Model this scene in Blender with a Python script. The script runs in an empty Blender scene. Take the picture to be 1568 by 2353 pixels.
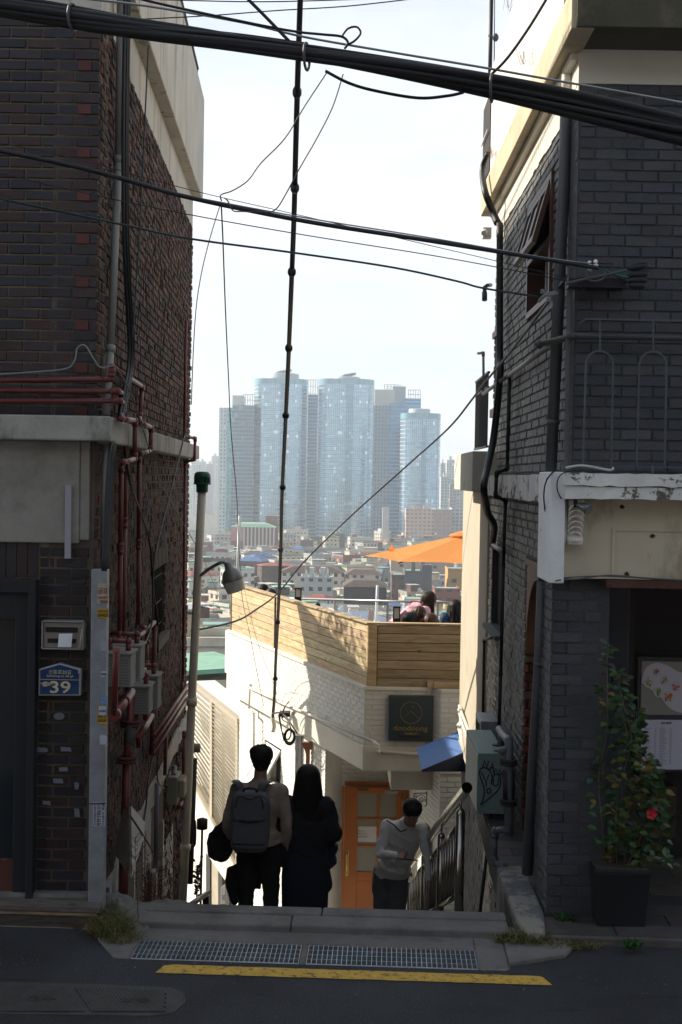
import bpy, math, random
from mathutils import Vector as V, Matrix, noise
random.seed(11)
SC = bpy.context.scene
COL = SC.collection
R = math.radians
# ------------------------------------------------------------------ camera
F0 = 3000.0                     # focal length in the 1568 x 2353 frame used for measuring
CAMZ = 2.8
PITCH = math.atan(78.5 / F0)
ROLL = R(1.0)
fwd = V((0, math.cos(PITCH), -math.sin(PITCH)))
upv = V((0, math.sin(PITCH), math.cos(PITCH)))
rgt = V((1, 0, 0))
r2 = rgt * math.cos(ROLL) + upv * math.sin(ROLL)
u2 = upv * math.cos(ROLL) - rgt * math.sin(ROLL)
cam = bpy.data.cameras.new('camera')
camo = bpy.data.objects.new('camera', cam)
COL.objects.link(camo)
camo.matrix_world = Matrix(((r2.x, u2.x, -fwd.x, 0), (r2.y, u2.y, -fwd.y, 0), (r2.z, u2.z, -fwd.z, CAMZ), (0, 0, 0, 1)))
cam.sensor_fit = 'VERTICAL'
cam.sensor_height = 36
cam.sensor_width = 36
cam.lens = 36 * F0 / 2353
cam.clip_start = 0.1
cam.clip_end = 20000
SC.camera = camo
CAM = V((0, 0, CAMZ))
# ------------------------------------------------------------------ light
SUN_AZ, SUN_EL = 24.0, 33.0     # azimuth: degrees from -X towards +Y
sd = V((-math.cos(R(SUN_AZ)), math.sin(R(SUN_AZ)), 0)) * math.cos(R(SUN_EL)) + V((0, 0, math.sin(R(SUN_EL))))
W = bpy.data.worlds.new('World')
SC.world = W
W.use_nodes = True
nt = W.node_tree
bg = nt.nodes['Background']
sky = nt.nodes.new('ShaderNodeTexSky')
sky.sky_type = 'NISHITA'
sky.sun_disc = False
sky.sun_elevation = R(SUN_EL)
sky.sun_rotation = math.atan2(sd.x, sd.y)
sky.air_density = 1.0
sky.dust_density = 1.5
sky.ozone_density = 1.5
tc = nt.nodes.new('ShaderNodeTexCoord')
mp = nt.nodes.new('ShaderNodeMapping'); mp.inputs['Scale'].default_value = (1.6, 1.6, 5.0)
nz = nt.nodes.new('ShaderNodeTexNoise'); nz.inputs['Scale'].default_value = 1.6; nz.inputs['Detail'].default_value = 7
nz.inputs['Roughness'].default_value = .58
rm = nt.nodes.new('ShaderNodeMapRange')
rm.inputs[1].default_value = .30; rm.inputs[2].default_value = .60; rm.inputs[3].default_value = 0.58; rm.inputs[4].default_value = 1.0
mx = nt.nodes.new('ShaderNodeMix'); mx.data_type = 'RGBA'
mx.inputs[7].default_value = (7.15, 7.5, 7.85, 1)
nt.links.new(tc.outputs['Generated'], mp.inputs[0]); nt.links.new(mp.outputs[0], nz.inputs[0])
nt.links.new(nz.outputs[0], rm.inputs[0])
sxyz = nt.nodes.new('ShaderNodeSeparateXYZ'); nt.links.new(tc.outputs['Generated'], sxyz.inputs[0])
fe = nt.nodes.new('ShaderNodeMapRange'); fe.interpolation_type = 'SMOOTHSTEP'; fe.inputs[1].default_value = .34; fe.inputs[2].default_value = .62; fe.inputs[3].default_value = 1; fe.inputs[4].default_value = .45
fb = nt.nodes.new('ShaderNodeMapRange'); fb.interpolation_type = 'SMOOTHSTEP'; fb.inputs[1].default_value = -.6; fb.inputs[2].default_value = .5; fb.inputs[3].default_value = .75; fb.inputs[4].default_value = 1
nt.links.new(sxyz.outputs[2], fe.inputs[0]); nt.links.new(sxyz.outputs[1], fb.inputs[0])
m1 = nt.nodes.new('ShaderNodeMath'); m1.operation = 'MULTIPLY'; m2_ = nt.nodes.new('ShaderNodeMath'); m2_.operation = 'MULTIPLY'
nt.links.new(fe.outputs[0], m1.inputs[0]); nt.links.new(fb.outputs[0], m1.inputs[1]); nt.links.new(m1.outputs[0], m2_.inputs[0]); nt.links.new(rm.outputs[0], m2_.inputs[1])
nt.links.new(m2_.outputs[0], mx.inputs[0])
nt.links.new(sky.outputs[0], mx.inputs[6]); nt.links.new(mx.outputs[2], bg.inputs[0])
bg.inputs[1].default_value = 0.085
sun = bpy.data.lights.new('sun', 'SUN')
sun.energy = 5.0
sun.angle = R(0.6)
sun.color = (1.0, .90, .76)
so = bpy.data.objects.new('sun', sun)
COL.objects.link(so)
so.rotation_euler = sd.to_track_quat('Z', 'Y').to_euler()
so.location = (-20, 10, 30)
SC.view_settings.view_transform = 'Standard'
SC.view_settings.look = 'None'
SC.view_settings.exposure = 0.80
SC.view_settings.gamma = 1
SC.cycles.use_denoising = True
SC.cycles.max_bounces = 6
SC.cycles.diffuse_bounces = 3
SC.cycles.sample_clamp_indirect = 4
# ------------------------------------------------------------------ pixel helpers (1568 x 2353 measuring frame)
def ray(x, y):
    return fwd + r2 * ((x - 784) / F0) - u2 * ((y - 1176.5) / F0)
def P(x, y, Y):
    d = ray(x, y); return CAM + d * (Y / d.y)
def PZ(x, y, z):
    d = ray(x, y); return CAM + d * ((z - CAMZ) / d.z)
def PP(x, y, p0, n, off=0.0):
    d = ray(x, y); n = V(n).normalized(); q = V(p0) + n * off
    return CAM + d * ((q - CAM).dot(n) / d.dot(n))
LW0, LWD = V((-1.55, 8.2, 0)), V((-.035, 1, 0)).normalized()
LWN = V((LWD.y, -LWD.x, 0))
RW0, RWD = V((1.45, 8.2, 0)), V((.0103, 1, 0)).normalized()
RWN = V((-RWD.y, RWD.x, 0))
CW0, CWD = V((.36, 17.0, 0)), V((-.384, 1, 0)).normalized()
CWN = V((-CWD.y, CWD.x, 0))
def PL(x, y, off=0.0): return PP(x, y, LW0, LWN, off)
def PR(x, y, off=0.0): return PP(x, y, RW0, RWN, off)
def PC(x, y, off=0.0): return PP(x, y, CW0, CWN, off)
# ------------------------------------------------------------------ materials
MATS = {}
def nodes_of(m):
    m.use_nodes = True
    return m.node_tree, m.node_tree.nodes['Principled BSDF']
def M(name, col, rough=.8, metal=0.0, var=.18, scale=3.0, bump=.15, bscale=60.0, col2=None, thr=.55, soft=.1, pscale=2.0, spec=.4, attr=False, streak=0.0, trans=0.0, alpha=None, emit=None):
    if name in MATS: return MATS[name]
    m = bpy.data.materials.new(name); MATS[name] = m
    t, b = nodes_of(m); L = t.links.new; N = t.nodes.new
    tc = N('ShaderNodeTexCoord')
    n1 = N('ShaderNodeTexNoise'); n1.inputs['Scale'].default_value = scale; n1.inputs['Detail'].default_value = 6
    n1.inputs['Roughness'].default_value = .65
    L(tc.outputs['Object'], n1.inputs[0])
    mr = N('ShaderNodeMapRange'); mr.inputs[1].default_value = .25; mr.inputs[2].default_value = .75
    mr.inputs[3].default_value = 1 - var; mr.inputs[4].default_value = 1 + var
    L(n1.outputs[0], mr.inputs[0])
    if attr:
        a = N('ShaderNodeAttribute'); a.attribute_name = 'Col'; src = a.outputs['Color']
    else:
        c = N('ShaderNodeRGB'); c.outputs[0].default_value = (*col, 1); src = c.outputs[0]
    if col2 is not None:
        n2 = N('ShaderNodeTexNoise'); n2.inputs['Scale'].default_value = pscale; n2.inputs['Detail'].default_value = 8
        n2.inputs['Roughness'].default_value = .7
        if streak:
            mp = N('ShaderNodeMapping'); mp.inputs['Scale'].default_value = (1, 1, streak)
            L(tc.outputs['Object'], mp.inputs[0]); L(mp.outputs[0], n2.inputs[0])
        else:
            L(tc.outputs['Object'], n2.inputs[0])
        r = N('ShaderNodeMapRange'); r.inputs[1].default_value = thr; r.inputs[2].default_value = thr + soft
        L(n2.outputs[0], r.inputs[0])
        x = N('ShaderNodeMix'); x.data_type = 'RGBA'; x.inputs[7].default_value = (*col2, 1)
        L(r.outputs[0], x.inputs[0]); L(src, x.inputs[6]); src = x.outputs[2]
    mul = N('ShaderNodeVectorMath'); mul.operation = 'SCALE'
    L(src, mul.inputs[0]); L(mr.outputs[0], mul.inputs['Scale']); L(mul.outputs[0], b.inputs['Base Color'])
    b.inputs['Roughness'].default_value = rough
    b.inputs['Metallic'].default_value = metal
    b.inputs['Specular IOR Level'].default_value = spec
    if trans: b.inputs['Transmission Weight'].default_value = trans
    if alpha is not None: b.inputs['Alpha'].default_value = alpha
    if emit: b.inputs['Emission Color'].default_value = (*emit[0], 1); b.inputs['Emission Strength'].default_value = emit[1]
    if bump:
        n3 = N('ShaderNodeTexNoise'); n3.inputs['Scale'].default_value = bscale; n3.inputs['Detail'].default_value = 5
        L(tc.outputs['Object'], n3.inputs[0])
        bp = N('ShaderNodeBump'); bp.inputs['Strength'].default_value = bump; bp.inputs['Distance'].default_value = .01
        L(n3.outputs[0], bp.inputs['Height']); L(bp.outputs[0], b.inputs['Normal'])
    return m
def wood(name, col, dark, rough=.6, scale=1.0, axis=(1, 1, 14)):
    if name in MATS: return MATS[name]
    m = bpy.data.materials.new(name); MATS[name] = m
    t, b = nodes_of(m); L = t.links.new; N = t.nodes.new
    tc = N('ShaderNodeTexCoord'); mp = N('ShaderNodeMapping'); mp.inputs['Scale'].default_value = axis
    n = N('ShaderNodeTexNoise'); n.inputs['Scale'].default_value = 2.2 * scale; n.inputs['Detail'].default_value = 8; n.inputs['Distortion'].default_value = 1.2
    L(tc.outputs['Object'], mp.inputs[0]); L(mp.outputs[0], n.inputs[0])
    a = N('ShaderNodeAttribute'); a.attribute_name = 'Col'
    r = N('ShaderNodeMapRange'); r.inputs[1].default_value = .38; r.inputs[2].default_value = .68
    L(n.outputs[0], r.inputs[0])
    x = N('ShaderNodeMix'); x.data_type = 'RGBA'; x.inputs[6].default_value = (*col, 1); x.inputs[7].default_value = (*dark, 1)
    L(r.outputs[0], x.inputs[0])
    k = N('ShaderNodeTexVoronoi'); k.inputs['Scale'].default_value = 3.2; L(tc.outputs['Object'], k.inputs[0])
    kr = N('ShaderNodeMapRange'); kr.inputs[1].default_value = .06; kr.inputs[2].default_value = .12; kr.inputs[3].default_value = .35; kr.inputs[4].default_value = 1
    L(k.outputs['Distance'], kr.inputs[0])
    mu = N('ShaderNodeVectorMath'); mu.operation = 'SCALE'; L(x.outputs[2], mu.inputs[0]); L(kr.outputs[0], mu.inputs['Scale'])
    m2 = N('ShaderNodeVectorMath'); m2.operation = 'MULTIPLY'; L(mu.outputs[0], m2.inputs[0]); L(a.outputs['Color'], m2.inputs[1])
    L(m2.outputs[0], b.inputs['Base Color']); b.inputs['Roughness'].default_value = rough
    bp = N('ShaderNodeBump'); bp.inputs['Strength'].default_value = .2; bp.inputs['Distance'].default_value = .01
    L(n.outputs[0], bp.inputs['Height']); L(bp.outputs[0], b.inputs['Normal'])
    return m
def jitter(c, a=.1):
    k = 1 + random.uniform(-a, a)
    return tuple(max(0, x * k * (1 + random.uniform(-a, a) * .3)) for x in c)
# ------------------------------------------------------------------ mesh builder
class MB:
    def __init__(s): s.v = []; s.f = []; s.c = []; s.uv = []; s.hasuv = False; s.sm = []
    def add(s, vs, fs, col=(1, 1, 1), uvs=None, smooth=False):
        o = len(s.v); s.v += [tuple(p) for p in vs]
        for i, f in enumerate(fs):
            s.f.append(tuple(o + k for k in f)); s.c.append(col); s.sm.append(smooth)
            s.uv.append(uvs[i] if uvs else None)
        if uvs: s.hasuv = True
        return s
    def box(s, a, b, col=(1, 1, 1)):
        x0, y0, z0 = (min(a[i], b[i]) for i in range(3)); x1, y1, z1 = (max(a[i], b[i]) for i in range(3))
        return s.add([(x0, y0, z0), (x1, y0, z0), (x1, y1, z0), (x0, y1, z0), (x0, y0, z1), (x1, y0, z1), (x1, y1, z1), (x0, y1, z1)],
                     [(0, 3, 2, 1), (4, 5, 6, 7), (0, 1, 5, 4), (1, 2, 6, 5), (2, 3, 7, 6), (3, 0, 4, 7)], col)
    def obox(s, o, u, v, w, col=(1, 1, 1)):     # corner o and three edge vectors
        o, u, v, w = V(o), V(u), V(v), V(w)
        if u.cross(v).dot(w) < 0: o, u = o + u, -u
        return s.add([o, o + u, o + u + v, o + v, o + w, o + u + w, o + u + v + w, o + v + w],
                     [(0, 3, 2, 1), (4, 5, 6, 7), (0, 1, 5, 4), (1, 2, 6, 5), (2, 3, 7, 6), (3, 0, 4, 7)], col)
    def prism(s, pts, vec, col=(1, 1, 1)):
        n = len(pts); pts = [V(p) for p in pts]; vec = V(vec)
        nn = V((0, 0, 0))
        for i in range(n): nn += (pts[i] - pts[0]).cross(pts[(i + 1) % n] - pts[0])
        if nn.dot(vec) > 0: pts = pts[::-1]
        q = [p + vec for p in pts]
        return s.add(pts + q, [tuple(range(n)), tuple(range(2 * n - 1, n - 1, -1))] + [((i + 1) % n, i, n + i, n + (i + 1) % n) for i in range(n)], col)
    def tube(s, pts, r, n=8, col=(1, 1, 1), caps=True, hint=None, smooth=True):
        pts = [V(p) for p in pts]; k = len(pts)
        rs = r if isinstance(r, (list, tuple)) else [r] * k
        prev = None; vs = []
        for i, p in enumerate(pts):
            a = (pts[min(i + 1, k - 1)] - pts[max(i - 1, 0)])
            if a.length < 1e-9: a = V((0, 0, 1))
            a.normalize()
            if hint is not None: sv = V(hint) - a * a.dot(V(hint))
            elif prev is None: sv = a.orthogonal()
            else: sv = prev - a * a.dot(prev)
            if sv.length < 1e-6: sv = a.orthogonal()
            sv.normalize(); prev = sv; tv = a.cross(sv)
            rr = rs[i]; rx, ry = rr if isinstance(rr, (list, tuple)) else (rr, rr)
            for j in range(n):
                t = 2 * math.pi * j / n
                vs.append(p + sv * (rx * math.cos(t)) + tv * (ry * math.sin(t)))
        fs = []
        for i in range(k - 1):
            for j in range(n):
                fs.append((i * n + j, i * n + (j + 1) % n, (i + 1) * n + (j + 1) % n, (i + 1) * n + j))
        s.add(vs, fs, col, smooth=smooth)
        if caps:
            o = len(s.v) - len(vs)
            s.f.append(tuple(o + j for j in range(n))[::-1]); s.c.append(col); s.uv.append(None); s.sm.append(False)
            s.f.append(tuple(o + (k - 1) * n + j for j in range(n))); s.c.append(col); s.uv.append(None); s.sm.append(False)
        return s
    def ball(s, c, r, nu=12, nv=8, col=(1, 1, 1), rot=None):
        c = V(c); r = (r, r, r) if not isinstance(r, (tuple, list)) else r
        vs = []; fs = []
        for i in range(nv + 1):
            a = math.pi * i / nv
            for j in range(nu):
                b = 2 * math.pi * j / nu
                p = V((r[0] * math.sin(a) * math.cos(b), r[1] * math.sin(a) * math.sin(b), -r[2] * math.cos(a)))
                if rot: p = rot @ p
                vs.append(c + p)
        for i in range(nv):
            for j in range(nu):
                fs.append((i * nu + j, i * nu + (j + 1) % nu, (i + 1) * nu + (j + 1) % nu, (i + 1) * nu + j))
        return s.add(vs, fs, col, smooth=True)
    def lathe(s, prof, c, n=16, col=(1, 1, 1), rot=None):   # prof: (r, z)
        c = V(c); vs = []; fs = []
        for (r, z) in prof:
            for j in range(n):
                b = 2 * math.pi * j / n; p = V((r * math.cos(b), r * math.sin(b), z))
                if rot: p = rot @ p
                vs.append(c + p)
        for i in range(len(prof) - 1):
            for j in range(n):
                fs.append((i * n + j, i * n + (j + 1) % n, (i + 1) * n + (j + 1) % n, (i + 1) * n + j))
        return s.add(vs, fs, col, smooth=True)
    def cyl(s, a, b, r, n=12, col=(1, 1, 1)): return s.tube([a, b], r, n, col)
def smooth(pts, k=5):
    pts = [V(p) for p in pts]; out = []
    n = len(pts)
    for i in range(n - 1):
        p0 = pts[max(i - 1, 0)]; p1 = pts[i]; p2 = pts[i + 1]; p3 = pts[min(i + 2, n - 1)]
        for j in range(k):
            t = j / k
            out.append(.5 * ((2 * p1) + (-p0 + p2) * t + (2 * p0 - 5 * p1 + 4 * p2 - p3) * t * t + (-p0 + 3 * p1 - 3 * p2 + p3) * t ** 3))
    out.append(pts[-1]); return out
BASE = {}
def wloc(o):
    return BASE.get(o.name, V((0, 0, 0))) if o else V((0, 0, 0))
def mesh_of(name, mb, off):
    me = bpy.data.meshes.new(name)
    me.from_pydata([(p[0] - off.x, p[1] - off.y, p[2] - off.z) for p in mb.v], [], mb.f)
    ca = me.color_attributes.new('Col', 'FLOAT_COLOR', 'CORNER')
    buf = []
    for f, c in zip(mb.f, mb.c): buf += [c[0], c[1], c[2], 1.0] * len(f)
    ca.data.foreach_set('color', buf)
    if mb.hasuv:
        ul = me.uv_layers.new(name='UVMap'); b2 = []
        for f, u in zip(mb.f, mb.uv):
            if u: 
                for q in u: b2 += [q[0], q[1]]
            else: b2 += [0, 0] * len(f)
        ul.data.foreach_set('uv', b2)
    me.polygons.foreach_set('use_smooth', mb.sm)
    me.update()
    return me
def tag(o, label=None, cat=None, group=None, kind=None):
    if label: o['label'] = label
    if cat: o['category'] = cat
    if group: o['group'] = group
    if kind: o['kind'] = kind
    return o
def obj(name, mb, mat, parent=None, bevel=0.0, loc=None, seg=2, label=None):
    off = wloc(parent) if parent else (V(loc) if loc is not None else V((0, 0, 0)))
    me = mesh_of(name, mb, off)
    for m in (mat if isinstance(mat, (list, tuple)) else [mat]): me.materials.append(m)
    o = bpy.data.objects.new(name, me); COL.objects.link(o)
    if parent: o.parent = parent; BASE[o.name] = V(off)
    else: o.location = off; BASE[o.name] = V(off)
    if bevel:
        b = o.modifiers.new('bevel', 'BEVEL'); b.width = bevel; b.segments = seg; b.limit_method = 'ANGLE'; b.angle_limit = R(40)
    if label: o['label'] = label
    return o
def thing(name, label, cat, loc=(0, 0, 0), group=None):
    o = bpy.data.objects.new(name, None); COL.objects.link(o)
    o.location = loc; o.empty_display_size = .1
    BASE[o.name] = V(loc)
    return tag(o, label, cat, group)
def single(name, mb, mat, label, cat, loc=None, group=None, bevel=0.0, kind=None):
    if loc is None:
        xs = [p[0] for p in mb.v]; ys = [p[1] for p in mb.v]; zs = [p[2] for p in mb.v]
        loc = ((min(xs) + max(xs)) / 2, (min(ys) + max(ys)) / 2, min(zs))
    return tag(obj(name, mb, mat, None, bevel, loc), label, cat, group, kind)
def struct(name, mb, mat, bevel=0.0):
    return tag(obj(name, mb, mat, None, bevel), kind='structure')
def text(name, s, o, w, h, mat, parent=None, u=(1, 0, 0), v=(0, 0, 1), depth=.0015, keep=False, bold=0.0):
    """mesh lettering, centred on o, fitted in a w x h box on the plane (u, v)"""
    cu = bpy.data.curves.new(name, 'FONT'); cu.body = s; cu.extrude = .02; cu.offset = bold
    cu.align_x = 'CENTER'; cu.resolution_u = 3
    to = bpy.data.objects.new(name, cu); COL.objects.link(to)
    dg = bpy.context.evaluated_depsgraph_get(); dg.update()
    me = bpy.data.meshes.new_from_object(to.evaluated_get(dg))
    COL.objects.unlink(to); bpy.data.objects.remove(to)
    if not len(me.vertices): return None
    xs = [q.co.x for q in me.vertices]; ys = [q.co.y for q in me.vertices]
    cx, cy = (min(xs) + max(xs)) / 2, (min(ys) + max(ys)) / 2
    sx = w / max(1e-6, max(xs) - min(xs)); sy = h / max(1e-6, max(ys) - min(ys))
    if keep: sx = sy = min(sx, sy)
    u = V(u).normalized(); v = V(v).normalized(); n = u.cross(v); o = V(o); off = wloc(parent)
    for q in me.vertices:
        q.co = o - off + u * ((q.co.x - cx) * sx) + v * ((q.co.y - cy) * sy) + n * (depth if q.co.z > 0 else 0)
    me.name = name; me.materials.clear(); me.materials.append(mat)
    ob = bpy.data.objects.new(name, me); COL.objects.link(ob)
    if parent: ob.parent = parent
    BASE[ob.name] = V(off)
    return ob
# ------------------------------------------------------------------ brickwork: every brick is modelled, all in the one wall mesh
def bricks(mb, o, u, n, L, z0, z1, pal, bl=.19, bh=.057, jt=.010, dep=.014, jit=.003, holes=(), cham=.003, rough=0.0, bond=.5, start=0.0, half=0.0, drop=0.0, twist=0.0):
    o = V(o); u = V(u).normalized(); n = V(n).normalized(); k = 0; z = z0
    while z + bh * .5 < z1:
        zt = min(z + bh, z1)
        x = -start - (bl + jt) * (bond if k % 2 else 0.0)
        while x < L:
            l = bl if random.random() > half else bl * .48
            a, b = max(0, x), min(L, x + l); x += l + jt
            if b - a < .02: continue
            segs = [(a, b)]
            for (h0, h1, g0, g1) in holes:
                if zt > g0 + .01 and z < g1 - .01:
                    ns = []
                    for (p, q) in segs:
                        if q <= h0 or p >= h1: ns.append((p, q)); continue
                        if p < h0 - .015: ns.append((p, h0))
                        if q > h1 + .015: ns.append((h1, q))
                    segs = ns
            for (p, q) in segs:
                if drop and random.random() < drop: continue
                d = dep + random.uniform(-jit, jit); c = random.choice(pal); c = jitter(c, .16 if c[0] < .4 else .035)
                rr = lambda: random.uniform(-rough, rough)
                zz0, zz1 = z, zt
                def pt(uu, w, dd): return o + u * uu + V((0, 0, w)) + n * dd
                ch = cham
                tw = random.uniform(-twist, twist)
                vs = [pt(p, zz0, 0), pt(q, zz0, 0), pt(q, zz1, 0), pt(p, zz1, 0),
                      pt(p + ch + rr(), zz0 + ch + rr(), d + rr() - tw), pt(q - ch + rr(), zz0 + ch + rr(), d + rr() + tw), pt(q - ch + rr(), zz1 - ch + rr(), d + rr() + tw), pt(p + ch + rr(), zz1 - ch + rr(), d + rr() - tw)]
                fs = [(4, 5, 6, 7), (0, 1, 5, 4), (1, 2, 6, 5), (2, 3, 7, 6), (3, 0, 4, 7)]
                if u.cross(V((0, 0, 1))).dot(n) < 0: fs = [f[::-1] for f in fs]
                mb.add(vs, fs, c)
        z += bh + jt; k += 1
    return mb
def wallslab(mb, o, u, n, L, z0, z1, thick, holes=(), col=(1, 1, 1)):
    """plain wall behind the brickwork, with openings"""
    o = V(o); u = V(u).normalized(); n = V(n).normalized()
    zs = sorted({z0, z1, *[max(z0, min(z1, h[2])) for h in holes], *[max(z0, min(z1, h[3])) for h in holes]})
    for a, b in zip(zs, zs[1:]):
        if b - a < 1e-4: continue
        xs = [(0, L)]
        for (h0, h1, g0, g1) in holes:
            if (a + b) / 2 > g0 and (a + b) / 2 < g1:
                ns = []
                for p, q in xs:
                    if q <= h0 or p >= h1: ns.append((p, q)); continue
                    if p < h0: ns.append((p, h0))
                    if q > h1: ns.append((h1, q))
                xs = ns
        for p, q in xs:
            mb.obox(o + u * p + V((0, 0, a)), u * (q - p), V((0, 0, b - a)), -n * thick, col)
    return mb
# ================================================================== materials used across
asphalt = M('asphalt', (.024, .026, .030), .85, var=.5, scale=1.1, bump=1.0, bscale=110, col2=(.11, .11, .108), thr=.56, soft=.10, pscale=85)
concrete = M('concrete', (.15, .143, .13), .9, var=.3, scale=2.5, bump=.5, bscale=90, col2=(.065, .062, .058), thr=.5, soft=.25, pscale=3)
concrete_lt = M('concrete_light', (.30, .29, .265), .9, var=.22, scale=3, bump=.35, bscale=80, col2=(.10, .095, .085), thr=.54, soft=.14, pscale=2.2, streak=.25)
mortar_tan = M('mortar_tan', (.19, .16, .11), .95, var=.3, scale=8, bump=.7, bscale=150)
brick_dark = M('brick_dark', (1, 1, 1), .55, var=.25, scale=14, bump=.5, bscale=120, attr=True, spec=.35)
brick_red = M('brick_red', (1, 1, 1), .85, var=.35, scale=18, bump=.9, bscale=90, attr=True, col2=(.018, .016, .015), thr=.58, soft=.12, pscale=1.3)
paint_grey = M('paint_charcoal', (1, 1, 1), .55, var=.22, scale=5, bump=.55, bscale=70, attr=True, spec=.35, col2=(.04, .038, .036), thr=.6, soft=.2, pscale=2.5)
white_stained = M('white_render_stained', (.52, .49, .43), .85, var=.15, scale=2, bump=.3, bscale=50, col2=(.16, .11, .065), thr=.55, soft=.16, pscale=5, streak=.08)
red_paint = M('red_pipe_paint', (.125, .02, .015), .42, var=.2, scale=20, bump=.15, bscale=120, col2=(.09, .02, .015), thr=.6, pscale=12, spec=.5)
black_rubber = M('black_rubber', (.012, .013, .015), .5, var=.2, scale=12, bump=.2, bscale=120, spec=.4)
black_iron = M('black_iron', (.015, .014, .014), .55, var=.3, scale=10, bump=.2)
steel = M('stainless_steel', (.42, .39, .34), .22, metal=1, var=.15, scale=6, bump=.04, bscale=200, spec=.5)
galv = M('galvanised_steel', (.30, .33, .35), .5, metal=.5, var=.3, scale=7, bump=.12, bscale=40)
pvc_grey = M('grey_plastic_pipe', (.23, .225, .21), .5, var=.12, scale=3, bump=.05)
pvc_beige = M('beige_plastic_pipe', (.72, .65, .53), .55, var=.12, scale=3, bump=.05, col2=(.22, .18, .13), thr=.6, pscale=4, streak=.2)
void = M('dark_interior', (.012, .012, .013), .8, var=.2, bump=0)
glass_dark = M('dark_glass', (.02, .026, .03), .06, var=.1, bump=0, spec=.6)
paperw = M('white_paper', (.75, .76, .8), .7, var=.03, bump=.02)
ink = M('black_ink', (.015, .015, .015), .6, var=0, bump=0)
# ================================================================== the street
ku = V((1, -.038, 0)).normalized(); kv = V((.038, 1, 0)).normalized()
def K(x, y, z=0.0): return V((0, 7.6, 0)) + ku * x + kv * y + V((0, 0, z))
mb = MB()
mb.add([(-14, -4, 0), (14, -4, 0), K(14, -.17), K(.95, -.17), K(-1.28, -.17), K(-14, -.17)], [(0, 1, 2, 3, 4, 5)])
mb.add([K(1.0, -.17), K(14, -.17), K(14, .3), K(1.35, .3), K(1.12, .12)], [(0, 1, 2, 3, 4)])
mb.add([K(-14, -.17), K(-1.28, -.17), K(-1.5, .1), K(-1.6, .3), K(-14, .3)], [(0, 1, 2, 3, 4)])
mb.add([K(-1.62, -.17, -.004), K(-1.17, -.17, -.004), K(-1.17, .34, -.004), K(-1.62, .34, -.004)], [(0, 1, 2, 3)])
struct('road', mb, asphalt)
# concrete apron round the drain
mb = MB()
tx0, tx1, ty0, ty1 = -1.17, .84, -.165, .135
def slab(mb, x0, x1, y0, y1, z0, z1, col=(1, 1, 1)):
    return mb.prism([K(x0, y0, z0), K(x1, y0, z0), K(x1, y1, z0), K(x0, y1, z0)], (0, 0, z1 - z0), col)
mb.prism([K(-1.27, -.16, -.3), K(tx0, -.16, -.3), K(tx0, .55, -.3), K(-1.55, .55, -.3), K(-1.42, .12, -.3)], (0, 0, .308)); slab(mb, tx1, 1.02, -.16, .55, -.3, .008); slab(mb, tx0, tx1, ty1, .55, -.3, .008)
slab(mb, -.19, -.155, ty0, ty1, -.3, .010)
mb.prism([K(1.02, -.1, -.1), K(1.12, -.06, -.1), K(1.36, .06, -.1), K(1.42, .18, -.1), K(1.3, .5, -.1), K(1.02, .5, -.1)], (0, 0, .125))
struct('pavement', mb, concrete, .01)
mb = MB(); slab(mb, tx0, tx1, ty0, ty1, -.3, -.16); slab(mb, tx0, tx1, ty0 - .01, ty0, -.3, -.01)
for i in range(140):
    p = K(random.uniform(tx0, tx1), random.uniform(ty0, ty1), -.155); a = random.uniform(0, 6)
    mb.tube([p, p + V((math.cos(a), math.sin(a), .1)) * random.uniform(.02, .05)], random.uniform(.003, .008), 5, random.choice([(.5, .45, .4), (.2, .15, .1), (.3, .3, .3), (.1, .15, .25)]))
struct('drain_floor', mb, M('litter', (1, 1, 1), .8, var=.3, attr=True, bump=.3))
for k, (a, b) in enumerate([(tx0 + .005, -.195), (-.15, tx1 - .005)]):
    mb = MB(); n = 34
    for i in range(n + 1):
        x = a + (b - a) * i / n; slab(mb, x - .0022, x + .0022, ty0, ty1, -.03, .004)
    for j in range(5):
        y = ty0 + .004 + (ty1 - ty0 - .008) * j / 4; slab(mb, a, b, y - .0022, y + .0022, -.028, .002)
    single('drain_grating', mb, galv, ['steel drain grating on the side of the grey pillar building', 'steel drain grating on the side of the small wooden deck'][1 - k], 'drain grate', group='drain gratings at the head of the stairs')
# kerb step
mb = MB()
slab(mb, -1.36, -.28, .325, .52, -.2, .050); slab(mb, -.275, 1.06, .33, .52, -.2, .054)
slab(mb, -1.36, -.1, .525, .66, -.3, .060); slab(mb, -.095, 1.06, .525, .66, -.3, .062)
struct('kerb_step', mb, concrete, .012)
# yellow line
ylw = M('road_paint_yellow', (.60, .37, .055), .8, var=.2, scale=12, bump=.5, bscale=200, col2=(.13, .10, .05), thr=.53, soft=.10, pscale=22)
mb = MB(); n = 40; a, b = -.955, 1.19; top = []; bot = []
for i in range(n + 1):
    x = a + (b - a) * i / n; top.append(K(x + .0, -.245 + random.uniform(-.003, .003) + (.0 if i else -.02), .004)); bot.append(K(x + (.045 if i == n else random.uniform(-.03, .03) if i == 0 else 0), -.375 + random.uniform(-.004, .004), .004))
mb.add(bot + top, [(i, i + 1, n + 2 + i, n + 1 + i) for i in range(n)])
struct('road_line', mb, ylw)
gm_ = M('gravel_bits', (1, 1, 1), .9, attr=True, bump=0)
mb = MB()
for i in range(420):
    e = random.random(); x = random.uniform(-3, 4); y = random.uniform(-.34, -.17) - abs(random.gauss(0, .05)) if e < .5 else random.uniform(-1.4, -.2)
    p = K(x, y, .003); r = random.uniform(.0025, .007 if e < .5 else .005); mb.ball(p, (r, r * random.uniform(.6, 1), r * .6), 5, 3, jitter(random.choice([(.12, .11, .10), (.2, .19, .17), (.06, .06, .06), (.16, .12, .07)]), .3))
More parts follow.
